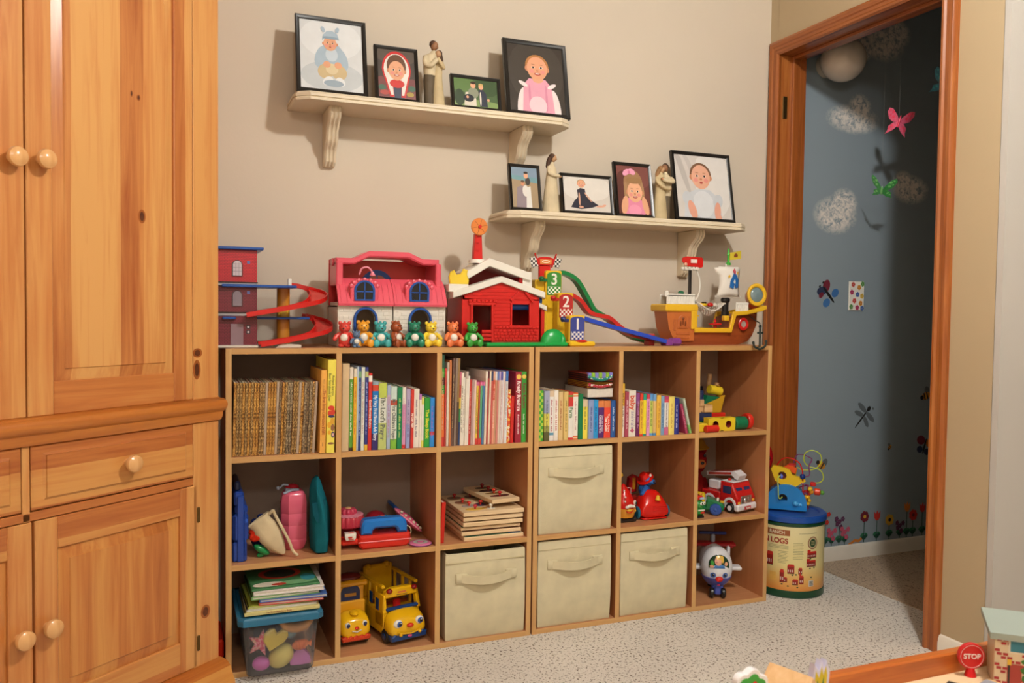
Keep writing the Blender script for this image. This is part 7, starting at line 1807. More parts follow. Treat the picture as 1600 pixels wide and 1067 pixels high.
for sx in (-1, 1): b = B(); b.ball((sx * .036, -.0015, .073), (.0145, .007, .0145), 0, 16); ey = b.o('eye', t, WHT); b = B(); b.ball((sx * .035 + .002, -.0068, .073), (.0095, .0035, .0098), 0, 14); b.ball((sx * .035 + .003, -.0093, .0735), (.0055, .0022, .006), 1, 10); b.ball((sx * .035 + .0045, -.0110, .0775), (.0018, .001, .002), 2, 6); b.o('pupil', ey, plastic('#3a62b0', .1), DK, WHT)
b = B(); b.ball((.002, -.008, .064), (.0115, .008, .0075), 0, 14); b.o('red_nose', t, plastic('#d03018', .15))
for sx in (-1, 1): b = B(); b.ball((sx * .042, .045, .171), (.010, .010, .009), 0, 12); b.o('red_lamp', t, plastic('#8a1a18', .15))
b = B(); b.tube([(-.04, -.008, .046), (-.02, -.011, .040), (0.002, -.0125, .038), (.02, -.0115, .040), (.04, -.008, .046)], .0022, m=0, n=6); b.ball((-.030, -.010, .037), (.006, .005, .006), 0, 10); b.ball((.034, -.009, .037), (.006, .005, .006), 0, 10); b.ball((.0, -.010, .029), (.008, .004, .005), 1, 10); b.o('mouth', t, YB_, plastic('#c84a8c'))
for sx in (-1, 1):
    for y in (.036, .175): b = B(); b.cyl((sx * .046, y, .024), (sx * .064, y, .024), .024, m=0, n=22, b=.005); b.cyl((sx * .064, y, .024), (sx * .0655, y, .024), .011, m=1, n=14); b.o('wheel', t, DK, DBL)
B().box(-.0632, -.061, .12, .14, .11, .15, 0, .001).o('side_window', t, DBL); B().box(-.0635, -.0618, .075, .095, .1, .14, 0, .001).o('side_window', t, DBL)
b = B(); b.box(-.014, .014, .0428, .0445, .160, .1655, 0, .001); b.box(-.018, .018, .0428, .0445, .154, .156, 1, 0); b.o('roof_badge', t, plastic('#d8743a'), plastic('#8a6a20'))
t = thing('toy_truck', 'yellow smiling toy truck with blue arched window at the left', 'toy truck', (.3725, .066, Z3T), math.radians(6))
b = B(); b.loft([sect(-.006, .036, .028, .066), sect(.0, .044, .024, .082), sect(.02, .047, .022, .094), sect(.045, .046, .022, .098), sect(.05, .044, .022, .098)]); b.o('bonnet', t, YB_, sub=1, smooth=60)
b = B(); b.box(-.045, .045, .05, .075, .022, .12, 0, .004); b.prism([(-.044, .10), (.044, .10), (.044, .16)] + [(.044 * math.cos(PI * k / 12), .158 + .022 * math.sin(PI * k / 12)) for k in range(1, 12)] + [(-.044, .16)], .06, .10, 'y', 0, .004); b.box(-.048, .056, .055, .10, .160, .178, 0, .006); b.o('cab', t, plastic('#d89a18', .25))
b = B(); b.prism([(-.030, .112), (.030, .112), (.030, .145)] + [(.030 * math.cos(PI * k / 10), .143 + .026 * math.sin(PI * k / 10)) for k in range(1, 10)] + [(-.030, .145)], .0605, .0585, 'y', 0); w_ = b.o('arched_window', t, plastic('#101f50', .15)); b = B(); b.box(-.018, .018, .0572, .0588, .132, .142, 0, .001); b.o('window_bar', w_, plastic('#b8801c'))
b = B(); b.ball((0, .085, .184), (.042, .022, .014), 0, 14); b.o('red_roof', t, plastic('#5a1414'))
b = B(); b.prism([(-.044, .030)] + [(-.042 + .084 * k / 10, .030 + .005 * (k % 2)) for k in range(11)] + [(.044, .030), (.042, .018), (-.042, .018)], -.0085, .015, 'y', 0, .003); b.o('bumper', t, plastic('#c83c18'))
for sx in (-1, 1): b = B(); b.ball((sx * .026, -.001, .066), (.0085, .006, .009), 0, 14); ey = b.o('eye', t, WHT); b = B(); b.ball((sx * .026 + .001, -.0055, .066), (.0058, .0028, .0065), 0, 12); b.o('pupil', ey, plastic('#1c2c5c', .1))
b = B(); b.tube([(-.014, -.0085, .050), (0, -.010, .046), (.014, -.0085, .050)], .0016, n=6); b.o('smile', t, WHT)
b = B(); b.ball((.001, -.006, .056), (.007, .006, .005), 0, 12); b.o('red_nose', t, plastic('#d03018', .15))
b = B(); b.ball((0, .02, .094), (.014, .02, .008), 0, 12); b.box(-.042, .042, .0, .09, .012, .024, 1, .003); b.o('bonnet_bulge', t, YB_, DK)
for sx in (-1, 1):
    for y in (.028, .085): b = B(); b.cyl((sx * .032, y, .018), (sx * .046, y, .018), .018, m=0, n=20, b=.004); b.o('wheel', t, DK)
# ================================================================== bottom row, first cube: lidded tub of play food, picture books on its lid
t = thing('storage_tub', 'clear plastic storage tub with blue lid full of play toys', 'storage bin', (.142, -.052, Z3T + .0015))
m, nt, p = new_mat('clear_plastic')
p.inputs['Base Color'].default_value = (.93, .93, .95, 1); p.inputs['Roughness'].default_value = .16; p.inputs['IOR'].default_value = 1.12
nt.links.new(ramp(nt, noise(nt, objco(nt), 25, 3), [(.3, (.14, .14, .14)), (.7, (.22, .22, .22))]), p.inputs['Roughness'])
p.inputs['Transmission Weight'].default_value = .95; TUBM = m
b = B()
def tub(k, z, ins=0): return [(-k + .012, -0 + ins + (.1 - k) * .5, z), (k - .012, ins + (.1 - k) * .5, z), (k, .012 + ins + (.1 - k) * .5, z), (k, .26 - ins, z), (-k, .26 - ins, z), (-k, .012 + ins + (.1 - k) * .5, z)]
b.loft([tub(.086, .0), tub(.089, .003), tub(.101, .145)], cap=False); b.add(tub(.086, .0), [(0, 1, 2, 3, 4, 5)])
tb = b.o('tub', t, TUBM); sm = tb.modifiers.new('wall', 'SOLIDIFY'); sm.thickness = .0012; sm.offset = -1
b = B()
def lidr(k, z, y0=-.010): return [(-k + .014, y0, z), (k - .014, y0, z), (k, y0 + .014, z), (k, .268, z), (-k, .268, z), (-k, y0 + .014, z)]
b.loft([lidr(.113, .143), lidr(.1145, .146), lidr(.1145, .158), lidr(.110, .164, -.006), lidr(.106, .165, -.002), lidr(.103, .1615, .002)]); b.o('lid', t, plastic('#256a8c', .3))
TO = 'toys inside the clear tub'
def tubtoy(name, label, loc, cat='toy', rot=(0, 0, 0)):
    return thing(name, label, cat, (.142 + loc[0], -.052 + loc[1], Z3T + loc[2] + .0034), 0, TO, rot=rot)
o = tubtoy('toy_heart', 'flat yellow heart shape seen through the clear tub', (-.022, .012, .050)); b = B()
hp = [(0, -.034), (-.030, -.006), (-.034, .012), (-.026, .026), (-.012, .028), (0, .016), (.012, .028), (.026, .026), (.034, .012), (.030, -.006)]
b.prism([(x * .95 + z * .25, z * .95 + .036) for x, z in hp], 0, .012, 'y', 0, .003, Matrix.Rotation(.18, 4, 'Y')); b.o('heart', o, plastic('#dcc244', .4))
o = tubtoy('toy_star', 'pink glittery star at the left side of the clear tub', (-.062, .020, .040)); b = B()
b.prism([((.036 if k % 2 == 0 else .015) * math.sin(PI * k / 5), .037 + (.036 if k % 2 == 0 else .015) * math.cos(PI * k / 5)) for k in range(10)], 0, .008, 'y', 0, .002, Matrix.Rotation(.25, 4, 'Y')); b.o('star', o, speckle('#d84a6a', '#e89aa8', 260, '#d8a890'))
o = tubtoy('toy_egg', 'purple-pink egg at the bottom left of the tub', (-.050, .034, .0), 'toy food'); B().ball((0, 0, .017), (.024, .018, .017), n=18).o('egg', o, plastic('#c860b4', .3))
o = tubtoy('toy_lemon', 'pale yellow ball-like fruit at the front of the tub', (.004, .040, .0), 'toy food'); b = B(); b.ball((0, 0, .026), (.036, .026, .026), n=22, rot=(0, -.4, 0)); b.o('fruit', o, plastic('#d8c868', .4))
o = tubtoy('toy_fish', 'orange ribbed fish shape at the right of the tub', (.056, .030, .042)); b = B(); b.ball((0, 0, .012), (.024, .010, .012), 0, 16, (0, -.15, 0)); b.prism([(.018, .012), (.036, .002), (.040, .024)], -.004, .004, 'y', 0, .001)
for k in range(5): b.lathe([(.0105, -.0015), (.012, 0), (.0105, .0015)], (-.012 + k * .006, 0, .012), 0, 14, 'x')
b.o('fish', o, plastic('#e0743c', .4))
o = tubtoy('toy_shoe', 'lilac pink shoe shape at the bottom right of the tub', (.056, .045, .0)); b = B(); b.loft([[(x * k, y * k, z) for x, y in ((-.028, -.008), (.0, -.012), (.03, -.010), (.032, .008), (.0, .011), (-.028, .008))] for z, k in ((0, .95), (.006, 1.0), (.018, .9), (.028, .6), (.034, .3))]); b.o('shoe', o, plastic('#c87cc0', .35))
o = tubtoy('toy_egg', 'pale blue egg in the middle of the tub', (.032, .060, .056), 'toy food'); B().ball((0, 0, .015), (.018, .015, .015), n=16).o('egg', o, plastic('#8fb0b8', .4))
o = tubtoy('toy_banana', 'orange-yellow banana shape at the top right of the tub', (.044, .024, .100), 'toy food'); b = B(); pp = [(.044 * math.cos(PI + PI * k / 10), .0, .038 + .034 * math.sin(PI + PI * k / 10)) for k in range(11)]; b.tube(pp, [.003, .007, .009, .0105, .011, .011, .011, .0105, .009, .007, .003], n=12); b.o('banana', o, plastic('#d8984c', .4))
o = tubtoy('toy_peach', 'peach-coloured fruit with a pink spot under the banana', (.070, .062, .068), 'toy food'); b = B(); b.ball((0, 0, .020), (.018, .016, .020), n=18); b.ball((.0, -.0145, .022), (.006, .003, .006), 1, 10); b.o('fruit', o, plastic('#cf9a6a', .4), plastic('#c8485c'))
for nm, lab, x, y, z, r, c in (('toy_ball', 'navy blue ball behind the yellow heart', -.025, .10, .0, .040, '#2a3050'), ('toy_ball', 'brown ball at the back left of the tub', -.055, .19, .0, .028, '#6a4c3c'), ('toy_ball', 'tan ball at the back right of the tub', .05, .16, .0, .04, '#a87848'), ('toy_ball', 'grey ball at the very back of the tub', -.0, .215, .0, .030, '#5a5a62')):
    o = tubtoy(nm, lab, (x, y, z), 'ball'); B().ball((0, 0, r), r, n=20).o('ball', o, plastic(c, .4))
# books and colouring pads on the lid
bk = [('cream-edged book with red and blue lettering, lowest on the tub lid', .012, -.012, .202, .010, '#d8cc88', '-', 0.0), ('thin white book, second from the tub lid', .018, -.006, .19, .006, '#d8d8d0', '', .02), ('lime green thin book, third from the tub lid', .022, -.004, .175, .006, '#b8c050', '', .03), ('red and pink magazine, fourth from the tub lid', .050, -.004, .175, .008, '#cf4a44', '', -.04),
      ('blue covered magazine, fifth from the tub lid', .052, -.006, .182, .009, '#4a6cb0', '', -.04), ('green striped magazine, sixth from the tub lid', .030, -.008, .185, .010, '#7aa868', '', .02), ('thick white magazine with red edge, seventh from the tub lid', .036, -.006, .19, .013, '#e0d8d4', '', -.03)]
z = Z3T + .1670
for i, (lab, dx, dy, w, th, c, ti, rz) in enumerate(bk):
    o = thing('picture_book', lab, 'book', (.034 + dx, -.040 + dy + .01, z), rz, 'books stacked on the tub lid')
    b = B(); b.box(0, w, 0, .215, 0, th * .28, 0, .0005); b.box(0, w, 0, .215, th * .72, th, 0, .0005); b.box(0, .004, 0, .215, 0, th, 0, .0005)
    if ti: b.box(0, w, -.0006, .003, 0.0004, th - .0004, 0, .0004)
    b.o('cover', o, mat(c, .35)); B().box(.003, w - .002, .002, .213, th * .27, th * .73, 0, .0004).o('page_block', o, mat('#dcd6c8', .7, .08, 300))
    if ti: text('The Great Bible Story Book', .006, mat('#a0402c', .5), o, (w * .45, -.0009, th * .5), (PI / 2, 0, 0), wmax=.11); 
    if i == 3: B().box(.0, .03, -.0004, .02, th * .7, th + .0002, 0, 0).o('red_corner', o, plastic('#d04030'))
    z += th + .0004
o = thing('picture_book', 'green-covered activity book with red circle, topmost on the tub lid', 'book', (.066, -.036, z), .03, 'books stacked on the tub lid')
b = B(); b.box(0, .184, 0, .21, 0, .006, 0, .0008); b.o('cover', o, mat('#3f7a4c', .3))
q = B()
for i, (x, y, rx, ry, c) in enumerate(((.09, .12, .060, .050, 3), (.09, .12, .045, .038, 4), (.05, .03, .045, .02, 1), (.13, .03, .05, .018, 2), (.075, .022, .02, .010, 3), (.16, .06, .02, .03, 5))): q.prism(ell(x, y, rx, ry, 22), .006, .0062 + .0001 * i, 'z', c - 1)
q.o('cover_picture', o, *[mat(c, .35) for c in ('#e0d8c8', '#7ab080', '#c03c2c', '#2a3a34', '#3a94a4')], smooth=0)

# red toy in the gap beside the armoire
o = thing('red_toy', 'red plastic toy end in the gap between armoire and cubes', 'toy', (-.030, .035, .0), 0)
b = B(); b.box(0, .027, 0, .16, .045, .098, 0, .005); b.box(.004, .023, .01, .15, 0, .047, 1, .003); b.o('toy_body', o, plastic('#e02c12', .35), DK)

# ================================================================== canister by the doorway with a bead maze on its lid
CXc, CYc, RC = 1.998, .088, .124
t = thing('log_canister', 'cream cardboard canister of building logs with blue lid by the doorway', 'canister', (CXc, CYc, 0))
m, nt, p = new_mat('canister_label')
tc = nd(nt, 'ShaderNodeTexCoord'); sp = nd(nt, 'ShaderNodeSeparateXYZ'); nt.links.new(tc.outputs['Object'], sp.inputs[0])
ad = nd(nt, 'ShaderNodeMath', operation='MULTIPLY_ADD'); nt.links.new(noise(nt, objco(nt), 6, 2), ad.inputs[0]); ad.inputs[1].default_value = .02; nt.links.new(sp.outputs[2], ad.inputs[2])
nt.links.new(ramp(nt, ad.outputs[0], [(.035, rgb('#d8883c')), (.075, rgb('#dfae62')), (.13, rgb('#e0d494')), (.25, rgb('#e4daa8'))]), p.inputs['Base Color']); p.inputs['Roughness'].default_value = .35
b = B(); b.lathe([(RC, .028), (RC, .262)], n=64); b.o('printed_label', t, m)
b = B(); b.lathe([(.001, .0), (RC - .002, 0), (RC + .002, .003), (RC + .002, .026), (RC - .001, .029), (RC - .001, .258), (RC + .003, .262), (RC + .003, .272), (RC - .004, .275)], n=64); b.o('rims', t, plastic('#17452c', .3))
b = B(); b.lathe([(.001, .290), (RC - .022, .290), (RC - .018, .296), (RC + .0, .297), (RC + .006, .292), (RC + .007, .276), (RC + .004, .2735), (RC - .006, .2735)], n=64); b.o('lid', t, plastic('#1c4a9c', .3))
A0 = math.atan2(-.757, -.653) + .045 / RC
def cyl_pt(u, z, off): a = A0 + u / RC; return ((RC + off) * math.cos(a), (RC + off) * math.sin(a), z)
def wrap(b, pts, off, m):
    """flat print wrapped onto the canister; cut into narrow strips so that it follows the curve"""
    us = [p_[0] for p_ in pts]; u0, u1 = min(us), max(us); n = max(1, int((u1 - u0) / .008)); k = len(pts)
    def clip(poly, lim, keep_gt):
        out = []
        for i in range(len(poly)):
            a, c = poly[i - 1], poly[i]
            ia, ic = (a[0] >= lim) == keep_gt, (c[0] >= lim) == keep_gt
            if ia != ic: f = (lim - a[0]) / (c[0] - a[0]); out.append((lim, a[1] + (c[1] - a[1]) * f))
            if ic: out.append(c)
        return out
    for i in range(n):
        a, c = u0 + (u1 - u0) * i / n, u0 + (u1 - u0) * (i + 1) / n
        q = clip(clip(pts, a, True), c, False) if n > 1 else pts
        if len(q) > 2: b.add([cyl_pt(u, z_, off) for u, z_ in q], [tuple(range(len(q)))], m)
def R4(u0, u1, z0, z1): return [(u0, z0), (u1, z0), (u1, z1), (u0, z1)]
def wtext(s, size, mm, u, z_, par, **kw):
    o_ = text(s, size, mm, par, (0, 0, 0), (0, 0, 0), ext=.0002, **kw)
    for v in o_.data.vertices: x, y, zz_ = v.co; v.co = cyl_pt(u + x, z_ + y, .0009 + zz_)
    return o_
LPM = [mat(c, .4, .06, 60) for c in ('#9c5a34', '#3a3a28', '#b0a878', '#8a4a30', '#c8b890', '#2a4a2c', '#8f1f1a', '#c02a20', '#d8c8c0', '#d8d8d4', '#e0b058')]
def fin(name):
    global pr
    pr.o(name, t, *LPM, smooth=0); pr = B()
pr = B()
wrap(pr, R4(-.20, -.042, .226, .247), .0004, 0); fin('title_band'); wrap(pr, R4(-.010, .062, .2365, .2375), .0004, 1)
fin('rule_line')
for z_ in (.188, .183, .178): wrap(pr, R4(-.12, -.046, z_, z_ + .0022), .0003, 2)
fin('text_block')
for k in range(9): wrap(pr, R4(-.082, -.046 - .004 * (k % 3), .168 - k * .0052, .1702 - k * .0052), .0003, 2)
fin('text_block')
for k in range(11): wrap(pr, R4(-.030, .004 + .003 * (k % 2), .2 - k * .0056, .2022 - k * .0056), .0003, 2)
fin('text_block'); wrap(pr, ell(.044, .202, .021, .023, 26), .0004, 3); wrap(pr, ell(.044, .202, .018, .020, 26), .0006, 4); wrap(pr, ell(.044, .202, .0135, .015, 24), .0008, 5); 
for k in range(3): wrap(pr, R4(.036, .052, .196 + k * .005, .1985 + k * .005), .001, 2)
fin('seal_print')
CABM = [mat(c, .4, .06, 60) for c in ('#8f1f1a', '#c02a20', '#d8c8c0', '#2a4a2c')]
def cabin(u, z_, w, h, tower=0):
    q = B()
    wrap(q, R4(u, u + w, z_, z_ + h), .0004, 0); wrap(q, [(u - .001, z_ + h), (u + w + .001, z_ + h), (u + w - .002, z_ + h * 1.35), (u + .003, z_ + h * 1.35)], .0004, 1)
    for k in range(max(1, int(w / .007))): wrap(q, R4(u + .002 + k * .007, u + .0055 + k * .007, z_ + h * .2, z_ + h * .55), .0006, 2)
    wrap(q, R4(u, u + w, z_ - .002, z_), .0004, 3)
    if tower: wrap(q, R4(u, u + w * .32, z_ + h * 1.2, z_ + h * 1.75), .0005, 1)
    q.o('cabin_picture', t, *CABM, smooth=0)
cabin(.022, .150, .040, .016, 1); cabin(.020, .118, .040, .016, 1); cabin(-.048, .092, .024, .024); cabin(-.010, .092, .014, .016); cabin(-.074, .058, .015, .034); cabin(-.060, .060, .012, .012); cabin(-.030, .052, .020, .014); cabin(-.006, .056, .016, .022, 1); cabin(-.125, .115, .025, .035)
wrap(pr, R4(.030, .050, .044, .066), .0004, 9)
for k in range(8): wrap(pr, R4(.033 + k * .002, .0342 + k * .002, .047, .064), .0006, 1)
fin('barcode')
for u, z_ in ((-.066, .05), (-.03, .086), (-.018, .088), (.034, .110), (.052, .112), (.04, .078), (-.045, .045), (-.012, .042), (.035, .146)): wrap(pr, ell(u, z_, .004, .0028, 8), .0004, 5)
wrap(pr, R4(-.112, -.088, .06, .09), .0003, 10)
fin('label_print')
wtext('L  RANCH', .0165, mat('#e8dcc0', .4), -.096, .2365, t, wmax=.096, bold=.0003, name='label_lettering')
wtext('LN LOGS', .026, mat('#9c2418', .4), -.098, .206, t, wmax=.100, bold=.0008, name='label_lettering')

t = thing('bead_maze', 'bead maze with blue whale base and yellow fish on the canister lid', 'toy', (CXc, CYc, .2974))
ux = Vector((.757, -.653, 0)); uy = Vector((.653, .757, 0))   # right and away, seen from the room
def q3(u, d, z_): return tuple(ux * u + uy * d + Vector((0, 0, z_)))
MXB = Matrix(((ux.x, uy.x, 0, 0), (ux.y, uy.y, 0, 0), (0, 0, 1, 0), (0, 0, 0, 1)))
def ringplate(b, outer, c, r, d0, d1, m):
    """plate with one round hole, standing upright"""
    n = len(outer); inner = []
    for x, z_ in outer:
        a = math.atan2(z_ - c[1], x - c[0]); inner.append((c[0] + r * math.cos(a), c[1] + r * math.sin(a)))
    vs = [(x, d, z_) for d in (d0, d1) for x, z_ in outer] + [(x, d, z_) for d in (d0, d1) for x, z_ in inner]; fs = []
    for i in range(n):
        j = (i + 1) % n
        fs += [(i, j, 2 * n + j, 2 * n + i), (n + i, n + j, 3 * n + j, 3 * n + i), (i, j, n + j, n + i), (2 * n + i, 2 * n + j, 3 * n + j, 3 * n + i)]
    b.add([MXB @ Vector(v) for v in vs], fs, m)
b = B(); whale = [(-.085, 0), (.058, 0)] + [(-.014 + .074 * math.cos(PI * k / 20), .012 + .082 * math.sin(PI * k / 20) ** .9 if 0 < k < 20 else .012) for k in range(0, 21)]
ringplate(b, whale, (-.026, .042), .0165, -.022, .040, 0); b.o('whale_base', t, plastic('#1d7fc8', .2))
b = B(); b.cyl(q3(-.026, .030, .042), q3(-.026, .034, .042), .017, m=0, n=18); b.ball(q3(.02, -.022, .026), (.012, .012, .010), 1, 12); b.ball(q3(.035, -.016, .022), (.010, .01, .009), 1, 12); b.o('whale_detail', t, plastic('#1c1a20'), plastic('#4aa4e0', .2))
b = B(); fish = [(-.055, .104), (-.018, .080), (.010, .078), (.022, .088), (.040, .100), (.054, .108), (.048, .122), (.024, .124), (.006, .128), (-.002, .146), (-.020, .153), (-.044, .158), (-.062, .160), (-.070, .146)]
ringplate(b, fish, (-.030, .124), .0155, -.006, .012, 0); b.o('yellow_fish', t, plastic('#e8c020', .25))
b = B(); b.cyl(q3(-.030, .008, .124), q3(-.030, .011, .124), .016, m=0, n=18); b.ball(q3(-.033, -.002, .120), (.007, .007, .010), 1, 10); b.o('fish_hole', t, plastic('#6a1c18'), plastic('#5a6ac8'))
b = B(); b.prism([(-.03, .150), (.018, .128), (.022, .150), (.006, .160), (-.010, .163)], .014, .030, 'y', 0, .002, MXB); b.box(-.008, .018, .014, .030, .158, .168, 1, .002, MXB); b.o('orange_fin', t, plastic('#e0541c', .25), RED)
def wire(name, pts, c, r=.0021): b = B(); b.tube(spline([q3(*p_) for p_ in pts], 7), r, n=8); b.o(name, t, plastic(c, .25))
wire('red_wire', [(-.055, .03, .10), (-.052, .02, .15), (-.030, .01, .184), (.0, .0, .190), (.028, -.005, .176), (.040, -.008, .150), (.042, -.008, .126), (.044, .0, .09), (.046, .02, .0)], '#c81c1c', .0026)
wire('purple_wire', [(-.01, .05, .0), (.0, .05, .10), (.015, .05, .185), (.036, .045, .200), (.064, .04, .192), (.074, .035, .184), (.064, .03, .160), (.066, .02, .128), (.040, .01, .120), (.026, 0, .108), (.044, -.005, .098), (.058, 0, .094), (.032, .01, .080), (.045, .012, .062), (.062, .02, .055), (.066, .03, .0)], '#7a3a6a')
wire('lime_wire', [(.075, .04, .095), (.104, .04, .100), (.116, .04, .118), (.108, .04, .142), (.088, .04, .152), (.062, .04, .158), (.046, .04, .178), (.050, .04, .206), (.072, .04, .218), (.098, .04, .210), (.108, .04, .186), (.098, .04, .160), (.076, .04, .146), (.040, .04, .142), (.02, .04, .140), (.015, .045, .0)], '#b8c83c')
wire('lime_wire', [(-.036, -.026, .128), (-.044, -.040, .118), (-.042, -.044, .08), (-.040, -.042, .05), (-.034, -.036, .044), (-.028, -.026, .048)], '#b8d060')
b = B(); b.tube([q3(.062, .03, .0), q3(.062, .03, .09)], .004, n=8); b.o('bead_post', t, plastic('#8a3a5c'))
for lab, u, d, z_, r, c in (('bead', .042, -.008, .126, .0105, '#16327c'), ('bead', .070, .012, .078, .009, '#e0b420'), ('bead', .074, .02, .066, .009, '#d89020'), ('bead', .112, .02, .066, .0085, '#5a9a3a')):
    B().ball(q3(u, d, z_), r, n=14).o(lab, t, plastic(c, .2))
b = B(); b.box(.070, .090, .03, .048, .084, .100, 0, .003, MXB); b.o('bead', t, RED)
b = B(); b.cyl(q3(.084, .02, .068), q3(.106, .02, .068), .0125, m=0, n=14, b=.003); b.o('bead', t, plastic('#d8401c', .25))
b = B()
for k in range(6): a = PI * k / 3; b.ball(q3(.058 + .010 * math.cos(a), .02, .058 + .010 * math.sin(a)), (.006, .006, .006), 0, 8)
b.o('bead', t, plastic('#a81c20', .25))
b = B()
for k in range(6): a = PI * k / 3; b.ball(q3(.060 + .008 * math.cos(a), .015, .034 + .014 * math.sin(a)), (.007, .007, .008), 0, 8)
b.o('bead', t, plastic('#d8a820', .25))
# red ring toy leaning behind the canister
o = thing('ring_toy', 'big translucent red ring toy leaning behind the bead maze', 'toy', (1.9334, .2428, 0), math.radians(-40.8))
b = B(); b.xf = Matrix.Translation((0, 0, .11)) @ Matrix.Scale(.77, 4); b.lathe([(.054, -.008), (.104, -.012), (.110, 0), (.104, .012), (.054, .008), (.050, 0), (.054, -.008)], (0, 0, .470), 0, 40, 'y'); b.box(-.02, .02, -.010, .010, -.142, .375, 0, .006); b.o('ring', o, plastic('#a81018', .2)); b = B(); b.xf = Matrix.Translation((0, 0, .11)) @ Matrix.Scale(.77, 4); b.lathe([(.070, -.013), (.076, -.014), (.076, -.010), (.070, -.010), (.070, -.013)], (0, 0, .470), 0, 30, 'y')
for k in range(8): b.ball((.09 * math.cos(k * .785), -.013, .470 + .09 * math.sin(k * .785)), (.010, .004, .010), 1, 10)
b.o('inner_ring', o, plastic('#7a3a5a', .25), plastic('#5a0c14', .2))

# ================================================================== train table in the foreground
TRIM_O = wood('#a8551f', '#8a4016', '#c0702f', 'x', .2, .3, False, 9.3, 'z')
TOPM = wood('#d6b58a', '#c49e70', '#e4c9a2', 'x', .06, .4, False, 10.1, 'y')
ZB = .384
t = thing('train_table', 'low wooden play table with orange-stained raised rim', 'table', (.95, -1.70, 0))
b = B(); b.box(-.56, .56, -.40, .386, ZB - .02, ZB, 0, .001); b.o('table_top', t, TOPM)
for nm, a in (('rim', (-.60, .60, .386, .406)), ('rim', (-.60, .60, -.42, -.40)), ('rim', (-.60, -.56, -.40, .386)), ('rim', (.56, .60, -.40, .386))):
    B().box(a[0], a[1], a[2], a[3], ZB - .07, .420, 0, .003).o(nm, t, TRIM_O)
for x in (-.55, .55):
    for y in (-.37, .36): B().box(x - .03, x + .03, y - .03, y + .03, 0, ZB - .021, 0, .004).o('leg', t, TRIM_O)
b = B()
for x, y in ((.148, .298), (.05, .2)): b.lathe([(.0005, ZB + .0003), (.0075, ZB + .0003)], (x, y, 0), n=16)
b.o('peg_hole', t, plastic('#7a5230'))
ZP = ZB + .0004
TG = 'wooden train table buildings'
# tower building
o = thing('toy_building', 'tall wooden toy brick building with grey slanted roof on train table', 'toy building', (1.236, -1.372, ZP), math.radians(48), TG)
w, d, h = .062, .060, .088
bm_ = brick_mat('#a83a34', '#d8c8b4', 50)
b = B(); b.box(-w / 2, w / 2, -d / 2, d / 2, 0, h, 0, .001); b.o('walls', o, mat('#d6c4a8', .4))
q = B(); yf = -d / 2 - .0003
for rw in range(15):
    z0 = .004 + rw * .0062
    for k in range(6):
        if (k * 7 + rw * 3) % 5 in (0, 2): q.box(-w / 2 + .001 + k * .0102 + (rw % 2) * .003, -w / 2 + .008 + k * .0102 + (rw % 2) * .003, yf - .0003, yf + .0003, z0, z0 + .0045, 0, 0)
        if (k * 5 + rw * 3) % 4 in (0, 1): q.box(-w / 2 - .0006, -w / 2 - .0001, -d / 2 + .001 + k * .0096 + (rw % 2) * .003, -d / 2 + .0085 + k * .0096 + (rw % 2) * .003, z0, z0 + .0045, 0, 0)
q.o('brick_print', o, mat('#a82c34', .4))
q = B(); q.box(-.012, .010, yf - .001, yf, .056, .086, 0, 0); q.box(-w / 2 - .001, -w / 2, -.020, .006, .062, .086, 0, 0); q.box(-.015, .013, yf - .0006, yf, .053, .089, 1, 0); q.box(-w / 2 - .0007, -w / 2, -.023, .009, .059, .089, 1, 0)
q.o('window_print', o, plastic('#2a7a94'), plastic('#d8d0c0'))
q = B(); q.box(-w / 2 - .0011, -w / 2, -.012, .010, .002, .040, 0, 0); q.o('door_print', o, mat('#a03a34', .5))
q = B(); rn = random.Random(6)
for k in range(26): q.ball((-w / 2 - .0008, -.024 + rn.gauss(0, .006), .006 + rn.random() * .05), (.0008, .0045, .004), 0, 7)
q.o('ivy_print', o, mat('#3f7a34', .5)); q = B()
for k in range(18): q.ball((.02 + rn.gauss(0, .005), yf - .0006, .006 + rn.random() * .06), (.0045, .0008, .004), 0, 7)
q.o('ivy_print', o, mat('#3f7a34', .5)); q = B(); q.box(-w / 2 - .0013, -w / 2, .006, .009, 0, .04, 0, 0); q.box(-w / 2 - .0016, -w / 2, .004, .010, .038, .048, 1, 0)
q.o('street_lamp_print', o, DK, plastic('#e0b83c'))
b = B(); b.prism([(-w / 2 - .012, h - .004), (w / 2 + .014, h + .012), (w / 2 + .014, h + .022), (-w / 2 - .012, h + .007)], -d / 2 - .014, d / 2 + .010, 'y', 0, .001); b.o('roof', o, plastic('#8f9a92', .4))
o = thing('toy_stop_sign', 'small round red wooden stop sign on the train table', 'toy sign', (1.186, -1.335, ZP), math.radians(-24))
b = B(); b.cyl((0, -.004, .036), (0, .004, .036), .0235, m=0, n=8 * 3, b=.001); b.cyl((0, 0, 0), (0, 0, .016), .010, .006, m=0, n=14); b.o('sign', o, plastic('#c4161c', .3))
b = B(); b.lathe([(.0195, -.0046), (.0203, -.0048), (.0203, -.0042), (.0195, -.0042), (.0195, -.0046)], (0, 0, .036), 0, 40, 'y'); b.o('white_ring', o, plastic('#e0b8b4'))
text('STOP', .0125, plastic('#e8d4d0'), o, (0, -.0046, .036), bold=.0003, wmax=.033, name='stop_lettering')
o = thing('toy_tree', 'flat painted wooden tree with white outline on the train table', 'toy tree', (.645, -1.415, ZP), .1, TG)
def cloudy(cx, cz, rx, rz, n, amp): return [(cx + (rx + amp * abs(math.sin(n * PI * k / 48))) * math.cos(2 * PI * k / 48), cz + (rz + amp * abs(math.sin(n * PI * k / 48))) * math.sin(2 * PI * k / 48)) for k in range(48)]
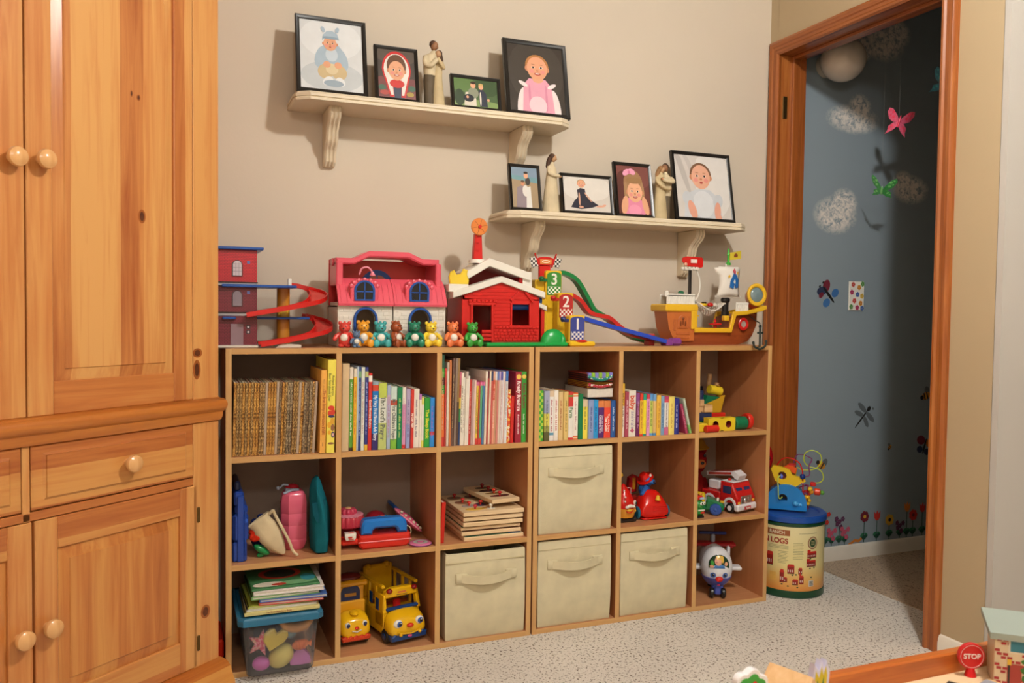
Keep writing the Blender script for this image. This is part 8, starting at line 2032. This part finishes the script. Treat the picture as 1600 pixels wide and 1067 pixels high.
b = B(); b.prism(cloudy(0, .092, .030, .028, 7, .006), 0, .012, 'y', 0, .001); b.box(-.012, .012, 0, .012, 0, .075, 0, .001); b.o('cutout', o, plastic('#e2e0e4', .4))
b = B(); flat(b, cloudy(0, .091, .025, .023, 7, .005), -.0002, 0); flat(b, cloudy(.004, .086, .014, .010, 5, .003), -.0005, 1); flat(b, ell(.018, .094, .005, .005), -.0008, 2); flat(b, ell(.006, .104, .004, .004), -.0008, 2); b.o('painted_leaves', o, plastic('#2f9a3c', .4), plastic('#1f7a34', .4), RED, smooth=0)
o = thing('toy_house', 'small wooden toy house with plain pitched roof on the train table', 'toy building', (.706, -1.425, ZP), math.radians(20), TG)
b = B(); b.prism([(-.030, 0), (.030, 0), (.030, .082), (0, .112), (-.030, .082)], -.03, .03, 'y', 0, .001); b.o('walls', o, plastic('#b83a34', .4))
b = B(); b.prism([(-.042, .080), (0, .121), (.042, .080), (.038, .072), (0, .110), (-.038, .072)], -.036, .034, 'y', 0, .001); b.o('roof', o, NAT)
b = B(); flat(b, [(-.020, .06), (.020, .06), (.016, .086), (0, .1), (-.016, .086)], -.0302, 0); b.o('gable_print', o, plastic('#d8c8b8', .4), smooth=0)
o = thing('toy_bush', 'painted wooden yellow-green grass tuft with spiky outline on the train table', 'toy plant', (.775, -1.405, ZP), .1, TG)
sp_ = [(-.024, 0), (.022, 0), (.024, .06), (.028, .092), (.020, .113), (.016, .100), (.010, .114), (.004, .098), (-.004, .110), (-.008, .086), (-.020, .090), (-.018, .075), (-.030, .074), (-.024, .05)]
b = B(); b.prism(sp_, 0, .012, 'y', 0, .001); b.o('cutout', o, plastic('#c8c8e0', .4))
b = B(); flat(b, [(-.018, .004), (.016, .004), (.018, .06), (.021, .09), (.018, .104), (.013, .09), (.009, .104), (.004, .088), (-.003, .1), (-.006, .08), (-.015, .082), (-.014, .066)], -.0002, 0); flat(b, [(-.002, .01), (.012, .02), (.014, .09), (.006, .07), (0, .086), (-.006, .06)], -.0005, 1); b.o('painted_blades', o, plastic('#c8b428', .4), plastic('#4a7a3c', .4), smooth=0)
o = thing('toy_engine', 'black wooden toy roof piece at the front of the train table', 'toy', (1.008, -1.46, ZP), math.radians(30))
b = B(); b.prism([(-.022, 0), (.022, 0), (.022, .050), (.012, .062), (-.012, .062), (-.022, .050)], -.02, .02, 'y', 0, .002); b.o('block', o, plastic('#1c191a', .35))
o = thing('toy_block', 'grey and tan wooden block at the front of the train table', 'toy block', (1.115, -1.432, ZP), math.radians(15))
b = B(); b.box(-.02, .016, -.016, .016, 0, .036, 0, .001); b.box(.0162, .026, -.016, .016, 0, .034, 1, .001); b.o('block', o, plastic('#8a8a94', .4), NAT)
